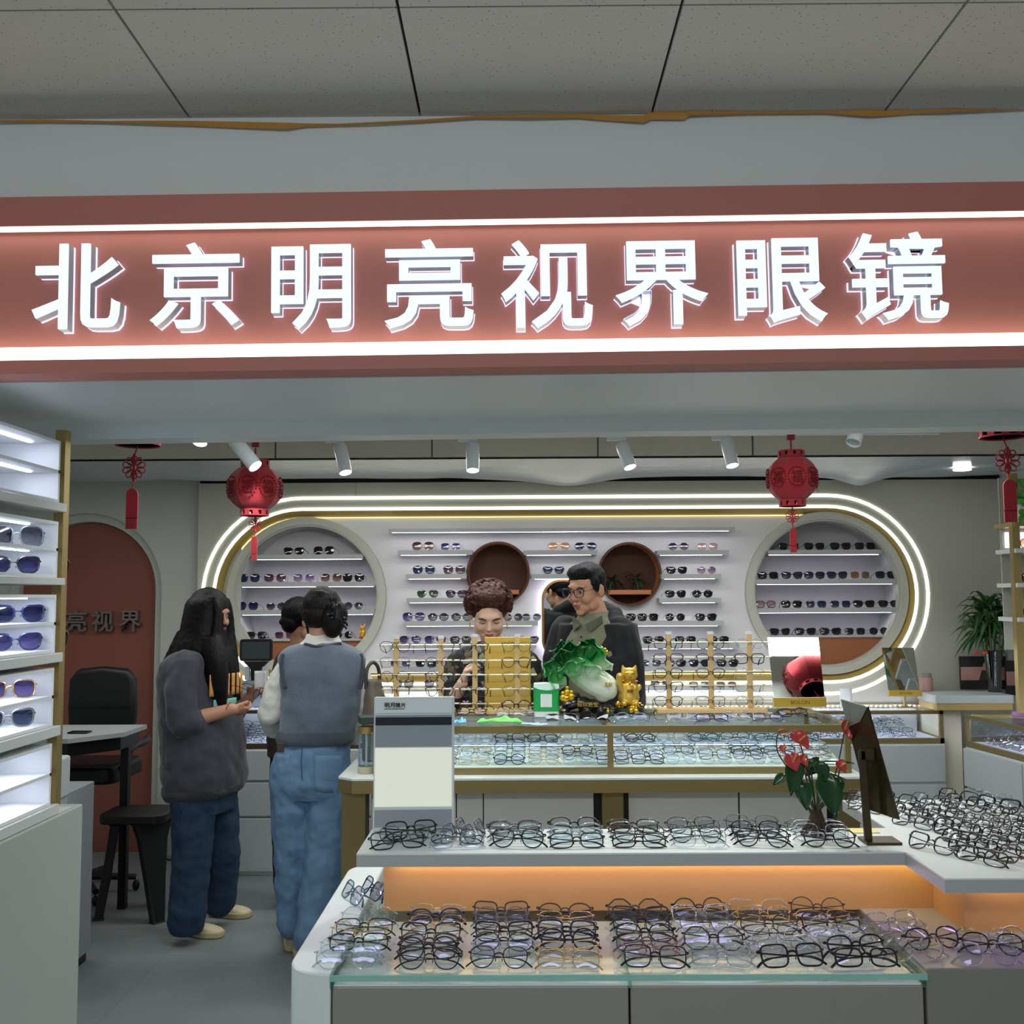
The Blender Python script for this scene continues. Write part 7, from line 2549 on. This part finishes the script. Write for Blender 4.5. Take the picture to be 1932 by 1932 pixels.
FLW = [((1508, 1398, 0.0), 0.024, (0.15, -0.7, 0.7), (1520, 1388)), ((1594, 1376, -0.02), 0.020, (0.5, -0.8, 0.2), (1600, 1360)), ((1496, 1438, -0.04), 0.020, (-0.2, -0.9, 0.4), (1502, 1425)), ((1586, 1446, -0.02), 0.015, (0.2, -0.9, 0.4), (1596, 1440)), ((1515, 1434, -0.03), 0.013, (0.3, -0.9, 0.3), (1520, 1424)), ((1478, 1413, -0.02), 0.010, (-0.5, -0.6, 0.6), (1484, 1406))]
for c0, rad, nn, sp_ in FLW:
    c1 = A_(*c0)
    MB().tube(smooth_open([root + Vector((0, 0, 0.03)), root * 0.45 + c1 * 0.55 + Vector((0.008, 0, 0.0)), c1], 6), 0.0016, 6).build('flower_stem', mat('dark_stem', (52, 44, 36), 0.6), t)
    n = Vector(nn).normalized()
    dn = (Vector((0.3, 0, -1)) - n * n.dot(Vector((0.3, 0, -1)))).normalized()
    vs, fs = heart_leaf(c1 - dn * rad * 0.9, c1 + dn * rad * 1.3, rad, n, -0.1, 0.22)
    MB().add(vs, fs).build('red_spathe', REDF, t, smooth=60, solid=0.001)
    MB().tube([c1, A_(sp_[0], sp_[1], c0[2] - 0.012)], [0.003, 0.0018], 8).build('spadix', mat('spadix_yellow', (196, 160, 84), 0.5), t)
vs, fs = heart_leaf(A_(1470, 1384, 0), A_(1492, 1380, 0.0), 0.011, (0, -0.6, 0.8), 0.1)
c1 = A_(1464, 1394)
MB().add(vs, fs).build('withered_spathe', mat('withered_orange', (160, 100, 66), 0.5), t, smooth=60, solid=0.001)
MB().tube(smooth_open([root, A_(1495, 1465, 0), A_(1468, 1420, 0), A_(1466, 1390, 0), A_(1472, 1384, 0)], 5), 0.0016, 6).build('flower_stem', mat('dark_stem', (52, 44, 36)), t)
cdp = PZ(1628, 1568, ZT)
o2 = MB().box(-0.035, 0.035, -0.025, 0.025, 0.0006, 0.0016).build('yellow_card', mat('yellow_card', (226, 206, 110), 0.5), loc=(cdp.x, cdp.y, ZT))
tag(o2, 'small yellow card lying on the tray behind the bronze mirror', 'card')

# ================================================================ RIGHT BACK CORNER
zc_ = zbk
wx = thing('storage_box', 'flat white box with gold sides at the corner between the back counters', 'box', (P(1822, 1335, 6.33).x, 6.33, zc_))
u6 = 6.33 / F
MB().box(-68 * u6, 70 * u6, -0.12, 0.16, 0.0, 12 * u6).build('gold_base', mat('gold_box_side', (196, 172, 104), 0.5, 0.2), wx, smooth=0)
MB().box(-70 * u6, 72 * u6, -0.125, 0.165, 12.2 * u6, 27 * u6).build('lid', mat('box_lid_white', (196, 204, 204), 0.5), wx, smooth=0, bevel=0.003)
zlid = zc_ + 27 * u6 + 0.0005


def bladed(t, c, n, L_, m, seed, up=0.6, w_=0.014):
    r_ = random.Random(seed)
    for k in range(n):
        a = r_.uniform(0, 2 * math.pi)
        e = r_.uniform(-0.1, 1.1) * up
        l = L_ * r_.uniform(0.6, 1.0)
        u = Vector((math.cos(a), math.sin(a), 0))
        pts = [c + u * (l * s * 0.9) + Vector((0, 0, l * (e * 1.6 * s - (0.75 + 0.4 * e) * s * s))) for s in [i / 6 for i in range(7)]]
        side = Vector((-math.sin(a), math.cos(a), 0))
        vs, fs = [], []
        for i, p in enumerate(pts):
            ww = w_ * math.sin(math.pi * (0.12 + 0.88 * i / 6)) + 0.0006
            vs += [p - side * ww + Vector((0, 0, 0.3 * ww)), p, p + side * ww + Vector((0, 0, 0.3 * ww))]
        for i in range(6):
            fs += [(3 * i, 3 * i + 1, 3 * i + 4, 3 * i + 3), (3 * i + 1, 3 * i + 2, 3 * i + 5, 3 * i + 4)]
        MB().add(vs, fs).build('leaf', m, t, smooth=60, solid=0.0012)


vd = 6.42
vp = thing('vase_plant', 'bushy green bamboo-leaf plant in a tall clear vase before the dark posters', 'plant', (P(1877, 1312, vd).x, vd, zlid))
vr = 17 / F * vd
vh = 76 / F * vd
MB().lathe([(vr * 0.7, 0), (vr * 0.72, 0.01), (vr * 0.75, vh * 0.4), (vr * 1.0, vh), (vr * 0.96, vh), (vr * 0.7, vh * 0.4), (vr * 0.62, 0.012), (0.001, 0.012)], seg=28).build('vase', glass_mat('vase_glass', (150, 164, 156), refl=0.08, edge=0.6), vp)
BAM = mat('bamboo_leaf', (54, 92, 48), 0.35, noise=0.25, nscale=12)
stm = MB()
tops = []
for k in range(6):
    a = 2 * math.pi * k / 6
    tpz = vh + 0.10 + 0.05 * (k % 3)
    tops.append(Vector((0.07 * math.cos(a), 0.05 * math.sin(a), tpz)))
    stm.tube([(0.02 * math.cos(a), 0.02 * math.sin(a), 0.02), tops[-1]], 0.006, 8)
tops.append(Vector((-0.02, 0, vh + 0.24)))
stm.tube([(0, 0, 0.02), tops[-1]], 0.006, 8)
stm.build('stems', mat('bamboo_stem', (70, 96, 50), 0.5), vp)
for k, tpv in enumerate(tops):
    bladed(vp, tpv, 22, 0.21, BAM, 20 + k, 1.1, 0.015)
# red ornaments under the leaves
rb = MB()
for x in (1842, 1858):
    rb.ball(P(x, 1231, vd - 0.12) - vp.location, (0.016, 0.012, 0.012), 12, 8)
rb.build('red_bow', mat('red_bow', (196, 60, 40), 0.5), vp)

DKP = mat('poster_dark', (40, 36, 38), 0.5)
for x0, x1, y0, y1, lab, d in ((1814, 1898, 1238, 1335, 'dark poster board with a pale figure behind the clear vase', 6.58), (1900, 1948, 1246, 1332, 'dark poster board with pink lower half at the frame edge', 6.52)):
    a, b = P(x0, y1, d), P(x1, y0, d)
    t = thing('poster_board', lab, 'poster', ((a.x + b.x) / 2, d, zlid if x0 < 1890 else zlid - 0.03))
    w2, h2 = (b.x - a.x) / 2, b.z - t.location.z
    MB().box(-w2, w2, 0, 0.012, 0, h2).build('board', DKP, t, smooth=0)
    MB().box(-w2 + 0.004, w2 - 0.004, -0.001, 0.0, h2 * 0.28, h2 * 0.68).build('picture_band', mat('poster_pink', (190, 142, 132), 0.6, noise=0.25, nscale=12), t, smooth=0)
    if x0 < 1890:
        fg = MB()
        fg.prism([Vector((0.02 + 0.022 * math.cos(k), -0.0015, h2 * 0.70 + 0.028 * math.sin(k))) for k in [2 * math.pi * i / 20 for i in range(20)]], (0, 0.001, 0))
        fg.build('printed_head', mat('poster_skin', (200, 160, 140), 0.6), t, smooth=0)
        hrp = MB()
        hrp.prism([Vector((0.02 + 0.030 * math.cos(k), -0.0008, h2 * 0.74 + 0.034 * math.sin(k))) for k in [2 * math.pi * i / 20 for i in range(20)]], (0, 0.0005, 0))
        hrp.build('printed_hair', BLACK, t, smooth=0)
        MB().prism([Vector(v) for v in ((-0.03, -0.0014, h2 * 0.28), (0.075, -0.0014, h2 * 0.28), (0.055, -0.0014, h2 * 0.58), (-0.01, -0.0014, h2 * 0.58))], (0, 0.001, 0)).build('printed_jacket', mat('poster_jacket', (58, 54, 56), 0.6), t, smooth=0)
u6 = 6.45 / F
th = thing('thermos_flask', 'dusty pink thermos flask beside the white box at the far corner', 'flask', (P(1748, 1312, 6.5).x, 6.5, zbk))
zf = P(1748, 1270, 6.5).z - zbk
rf = 12 * u6
MB().lathe([(rf * 0.95, 0), (rf, 0.008), (rf, zf * 0.84), (rf * 0.92, zf * 0.88), (0.01, zf * 0.88)], seg=28).build('flask_body', mat('dusty_pink', (190, 150, 138), 0.4), th)
MB().lathe([(rf * 0.86, zf * 0.885), (rf * 0.86, zf), (rf * 0.5, zf), (0.001, zf)], seg=28).build('flask_cap', mat('flask_cap', (150, 140, 134), 0.4), th)
wc = MB().lathe([(11 * u6, 0), (11 * u6, P(1597, 1298, 6.4).z - zbk), (10 * u6, P(1597, 1298, 6.4).z - zbk), (9.6 * u6, 0.006), (0.001, 0.006)], seg=28).build('white_cylinder', WHITE, smooth=40, loc=(P(1597, 1340, 6.4).x, 6.4, zbk))
tag(wc, 'plain white cylinder standing behind the bronze backed mirror on the far counter', 'cup')
tag(MB().lathe([(0.045, 0), (0.05, 0.01), (0.045, 0.03), (0.02, 0.036), (0.001, 0.036)], seg=20, M=Matrix.Diagonal((1.6, 0.9, 1, 1))).build('purple_case', mat('purple_case', (150, 110, 150), 0.4), loc=(P(1925, 1337, 5.9).x + 0.03, 5.9, zs1 + 0.0066)), 'rounded purple spectacle case on the side counter glass', 'case')

# vines at the top of the right shelf
vn = thing('vine_plant', 'bright green trailing vine on the gold shelf at the frame edge', 'plant', (P(1930, 975, 5.58).x, 5.6, zq(985) + 0.0005))
o = vn.location
r_ = random.Random(9)
VG = mat('vine_green', (96, 160, 76), 0.35, noise=0.2, nscale=20)
MB().lathe([(0.045, 0), (0.06, 0.09), (0.055, 0.09), (0.04, 0.01), (0.001, 0.01)], seg=20).build('plant_pot', WHITE, vn)
for k in range(26):
    b0 = P(1921 + r_.uniform(-4, 20), 905 + r_.uniform(0, 72), 5.56 + r_.uniform(-0.06, 0.08)) - o
    tip = b0 + Vector((r_.uniform(-0.05, 0.05), r_.uniform(-0.05, 0.0), r_.uniform(-0.05, 0.02)))
    vs, fs = heart_leaf(b0, tip, 0.020, (r_.uniform(-0.5, 0.5), -1, r_.uniform(0, 0.8)), 0.1)
    MB().add(vs, fs).build('leaf', VG, vn, smooth=60, solid=0.001)
MB().tube(smooth_open([(0, 0, 0.085), (-0.03, -0.02, 0.18), (-0.05, -0.02, 0.12), (-0.055, -0.02, 0.0)], 6), 0.003, 6).build('vine_stem', VG, vn)
for k, (y, f, l) in enumerate(((1035, 'orange', 'peach'), (1100, 'black', 'black'), (1165, 'tortoise', 'amber'))):
    glasses('sunglasses', '%s framed sunglasses at the frame edge on the %s board of the gold shelf' % (f, ('second', 'third', 'lowest')[k]), 'sunglasses', (rx + 0.115, 5.6, zq(y) + 0.001), R(-20), R(-6), 'big', 0.0021, f, SUN[l], fold=False)
wp = MB().box(rx + 0.06, rx + 0.4, 5.81, 5.822, zq(1030), zq(1000)).build('lit_sign_panel', emit_mat('small_lit_panel', (236, 240, 255), 1.6), smooth=0)
tag(wp, 'small glowing white panel between boards of the gold shelf at the frame edge', 'sign')

# small plants in the small round niche
for k, (x, y) in enumerate(((1156, 1106), (1200, 1106))):
    p = P(x, y, YI + 0.06)
    t = thing('niche_plant', '%s small dark leafy plant on the shelf of the brown round niche' % ('first', 'second')[k], 'plant', (p.x, YI + 0.06, zrow(1187, 1113) + 0.0005))
    MB().lathe([(0.016, 0), (0.022, 0.045), (0.018, 0.045), (0.001, 0.04)], seg=18).build('glass_pot', glass_mat('vase_glass'), t)
    bladed(t, Vector((0, 0, 0.06)), 16, 0.11, mat('dark_leaf', (34, 58, 36), 0.4), 50 + k, 0.9, 0.009)
    MB().cyl((0, 0, 0.01), (0, 0, 0.07), 0.004, seg=8).build('stem', mat('dark_leaf', (34, 58, 36)), t)
# dragon figurine
dp = P(683, 1203, 6.74)
t = thing('gold_figurine', 'tiny orange and gold dragon figurine at the end of the lowest niche shelf', 'figurine', (dp.x, 6.76, zrow(570, 1206) + 0.0005))
g_ = MB()
chain(g_, [(0, 0, 0.018), (0.004, 0, 0.040), (-0.004, 0, 0.056)], [0.018, 0.016, 0.013])
g_.ball((-0.002, -0.006, 0.068), (0.016, 0.016, 0.013), 12, 8)
for s in (-1, 1):
    chain(g_, [(s * 0.008, 0, 0.076), (s * 0.016, 0, 0.092)], [0.005, 0.003])
    chain(g_, [(s * 0.012, -0.008, 0.045), (s * 0.020, -0.018, 0.038)], [0.006, 0.005])
fuse(g_, 'dragon_body', mat('gold_orange', (226, 168, 50), 0.3, 0.5), t, 0.003, 2)
MB().lathe([(0.022, 0), (0.022, 0.008), (0.001, 0.008)], seg=18).build('dragon_base', mat('red_base', (170, 60, 40), 0.5), t)

# ================================================================ LEFT SIDE: TILL, CHAIR, DESK, STOOL
ztill = zb(1340) + 0.0066
pt = thing('till_monitor', 'black touch-screen till on a stand behind the long haired woman', 'monitor', (P(481, 1335, 6.42).x, 6.42, ztill))
o = pt.location
k6 = 6.42 / F
sz = lambda y: P(481, y, 6.42).z - o.z
MB().prism([Vector((x, 0.0, z)) for x, z in rrect(-30 * k6, 30 * k6, sz(1247), sz(1206), 0.014)], (0, 0.03, 0)).build('screen_housing', BLACK, pt, smooth=40)
MB().box(-26 * k6, 26 * k6, -0.002, 0.0, sz(1243), sz(1211)).build('screen', mat('till_screen', (36, 46, 46), 0.08, coat=0.5), pt, smooth=0)
MB().prism([Vector(v) for v in ((-24 * k6, 0.004, sz(1248)), (24 * k6, 0.004, sz(1248)), (10 * k6, 0.004, sz(1262)), (9 * k6, 0.004, sz(1285)), (-9 * k6, 0.004, sz(1285)), (-10 * k6, 0.004, sz(1262)))], (0, 0.04, 0)).build('neck', BLACK, pt, smooth=0, bevel=0.003)
MB().box(-20 * k6, 22 * k6, -0.05, 0.09, 0.0, sz(1284)).build('till_base', mat('till_grey', (120, 132, 140), 0.45), pt, smooth=0, bevel=0.004)
MB().box(-20 * k6, -12 * k6, 0.0, 0.03, sz(1283), sz(1258)).build('side_plate', mat('till_pale', (170, 180, 184), 0.4), pt, smooth=0)
MB().box(13 * k6, 22 * k6, 0.0, 0.03, sz(1283), sz(1258)).build('side_plate', mat('till_pale', (170, 180, 184), 0.4), pt, smooth=0)

dch = 5.95
ch = thing('office_chair', 'black office chair with rounded backrest in front of the red arch', 'chair', (P(170, 1600, dch).x, dch, 0))
o = ch.location
LEA = mat('black_leather', (16, 17, 19), 0.45, noise=0.1, nscale=20)
k5 = dch / F
cz = lambda y: P(170, y, dch).z
bk_ = MB()
oc = [(-62 * k5, cz(1400)), (62 * k5, cz(1400)), (66 * k5, cz(1340)), (64 * k5, cz(1285)), (50 * k5, cz(1265)), (0, cz(1260)), (-50 * k5, cz(1265)), (-64 * k5, cz(1285)), (-66 * k5, cz(1340))]
MB().prism([Vector((p.x, 0.10, p.y)) for p in [Vector((q[0], q[1], 0)) for q in oc]], (0, 0.07, 0)).build('backrest', LEA, ch, smooth=40, bevel=0.03, seg=4)
for y in (1335, 1385):
    MB().box(-58 * k5, 58 * k5, 0.088, 0.1, cz(y) - 0.003, cz(y) + 0.003).build('seam', BLACK, ch, smooth=0)
MB().prism([Vector((x, y, cz(1462))) for x, y in rrect(-0.25, 0.25, -0.34, 0.14, 0.08)], (0, 0, 0.09)).build('seat', LEA, ch, smooth=40, bevel=0.02, seg=3)
for s in (-1, 1):
    MB().tube(smooth_open([(s * 0.26, 0.12, cz(1400)), (s * 0.29, -0.02, cz(1400)), (s * 0.29, -0.22, cz(1402)), (s * 0.26, -0.24, cz(1440))], 4), 0.022, 10).build('armrest', BLACK, ch)
MB().cyl((0, -0.08, 0.10), (0, -0.08, cz(1462)), 0.03, seg=16).build('column', BLACK, ch)
for k in range(5):
    a = 2 * math.pi * k / 5 + 0.3
    lg = MB().cyl((0, -0.08, 0.10), (0.27 * math.cos(a), -0.08 + 0.27 * math.sin(a), 0.075), 0.022, 0.016, 10).build('leg', BLACK, ch)
    MB().ball((0.27 * math.cos(a), -0.08 + 0.27 * math.sin(a), 0.03), (0.02, 0.02, 0.029), 12, 8).build('caster', BLACK, lg)

dde = 5.15
dz_ = P(150, 1392, dde).z
dx0, dx1 = P(-40, 1392, dde).x, P(202, 1392, dde).x
de = thing('desk', 'white topped desk with black front edge behind the lit shelf tower', 'desk', (dx0, dde, 0))
MB().prism([Vector((0, -0.02, dz_ - 0.025)), Vector((dx1 - dx0 - 0.18, -0.02, dz_ - 0.025)), Vector((dx1 - dx0, 0.22, dz_ - 0.025)), Vector((dx1 - dx0, 0.55, dz_ - 0.025)), Vector((0, 0.55, dz_ - 0.025))], (0, 0, 0.022)).build('desk_top', mat('desk_white', (170, 176, 176), 0.4), de, smooth=0)
MB().prism([Vector((0.02, 0.0, dz_ - 0.09)), Vector((dx1 - dx0 - 0.19, 0.0, dz_ - 0.09)), Vector((dx1 - dx0 - 0.02, 0.23, dz_ - 0.09)), Vector((dx1 - dx0 - 0.02, 0.5, dz_ - 0.09)), Vector((0.02, 0.5, dz_ - 0.09))], (0, 0, 0.064)).build('apron', BLACK, de, smooth=0)
for x, y in ((0.05, 0.05), (0.05, 0.48), (dx1 - dx0 - 0.08, 0.47), (dx1 - dx0 - 0.24, 0.06)):
    MB().box(x - 0.02, x + 0.02, y - 0.02, y + 0.02, 0, dz_ - 0.09).build('leg', BLACK, de, smooth=0)
o2 = MB().box(-0.05, 0.05, -0.035, 0.035, 0, 0.008).build('phone', mat('black_phone', (24, 24, 26), 0.2), loc=(P(150, 1392, 5.35).x, 5.35, dz_ - 0.002), bevel=0.003)
tag(o2, 'dark phone lying on the white desk near the office chair', 'phone')
# white printer and boxes below
pn = thing('printer', 'white printer standing behind the gold post of the shelf tower', 'printer', (P(100, 1500, 4.3).x, 4.3, 0.0))
pz = lambda y: P(100, y, 4.3).z
pw = P(134, 1450, 4.42).x - pn.location.x
MB().box(-0.32, pw - 0.01, 0, 0.12, 0.002, pz(1512)).build('printer_stand', mat('stand_white', (176, 180, 182), 0.5), pn, smooth=0, bevel=0.004)
MB().box(-0.3, pw, 0, 0.12, pz(1512) + 0.0005, pz(1432)).build('printer_body', mat('printer_white', (196, 202, 204), 0.4), pn, smooth=0, bevel=0.012, seg=3)
MB().box(-0.28, pw - 0.02, -0.003, 0.0, pz(1470), pz(1466)).build('paper_slot', BLACK, pn, smooth=0)
MB().box(pw - 0.02, pw + 0.002, -0.004, 0.02, pz(1508), pz(1494)).build('orange_tag', mat('orange_tag', (206, 92, 46), 0.5), pn, smooth=0)
cbx = thing('drawer_unit', 'white metal drawer unit at the far end of the base cabinet', 'cabinet', (P(160, 1600, 4.45).x, 4.45, 0))
qz = lambda y: P(165, y, 4.45).z
MB().box(-0.42, -0.125, 0, 0.4, 0.04, qz(1505)).build('unit_body', mat('unit_white', (150, 156, 162), 0.5), cbx, smooth=0, bevel=0.004)
MB().box(-0.40, -0.13, -0.008, -0.0005, qz(1528), qz(1522)).build('handle', BLACK, cbx, smooth=0)
MB().box(-0.41, -0.135, 0.02, 0.38, 0.0, 0.039).build('plinth', BLACK, cbx, smooth=0)

ds = 5.5
sl = thing('plastic_stool', 'black moulded stool with splayed legs beside the long haired woman', 'stool', (P(262, 1600, ds).x, ds, 0))
ks = ds / F
szz = P(262, 1528, ds).z
sm = MB()
top = rrect(-0.165, 0.165, -0.15, 0.15, 0.06)
sm.prism([Vector((x, y, szz - 0.045)) for x, y in top], (0, 0, 0.045))
STB = mat('black_stool', (26, 26, 28), 0.5)
sm.build('seat', STB, sl, smooth=40, bevel=0.008, seg=3)
for k, (a, lw) in enumerate(((200, 0.085), (320, 0.075), (80, 0.075))):
    u = Vector((math.cos(R(a)), math.sin(R(a)), 0))
    v = Vector((-u.y, u.x, 0))
    lm_ = MB()
    vs, fs = [], []
    for z, rr2, hw in ((szz - 0.046, 0.115, lw * 1.35), (szz - 0.13, 0.125, lw * 1.0), (szz * 0.4, 0.15, lw * 0.7), (0.0, 0.185, lw * 0.42)):
        for s1, s2 in ((-1, -1), (1, -1), (1, 1), (-1, 1)):
            vs.append(u * (rr2 + 0.022 * s2) + v * (hw * s1) + Vector((0, 0, z)))
    for i in range(3):
        for j in range(4):
            l = (j + 1) % 4
            fs.append((i * 4 + j, i * 4 + l, (i + 1) * 4 + l, (i + 1) * 4 + j))
    fs += [(0, 1, 2, 3), (15, 14, 13, 12)]
    lm_.add(vs, fs).build('leg', STB, sl, smooth=30, bevel=0.006)
cbp = [PZ(x, y, 0.006) for x, y in ((292, 1612), (306, 1617), (320, 1622), (340, 1626), (372, 1640))]
tag(MB().tube(smooth_open(cbp, 5), 0.005, 6).build('power_cable', BLACK), 'thin black cable running along the floor behind the stool', 'cable')
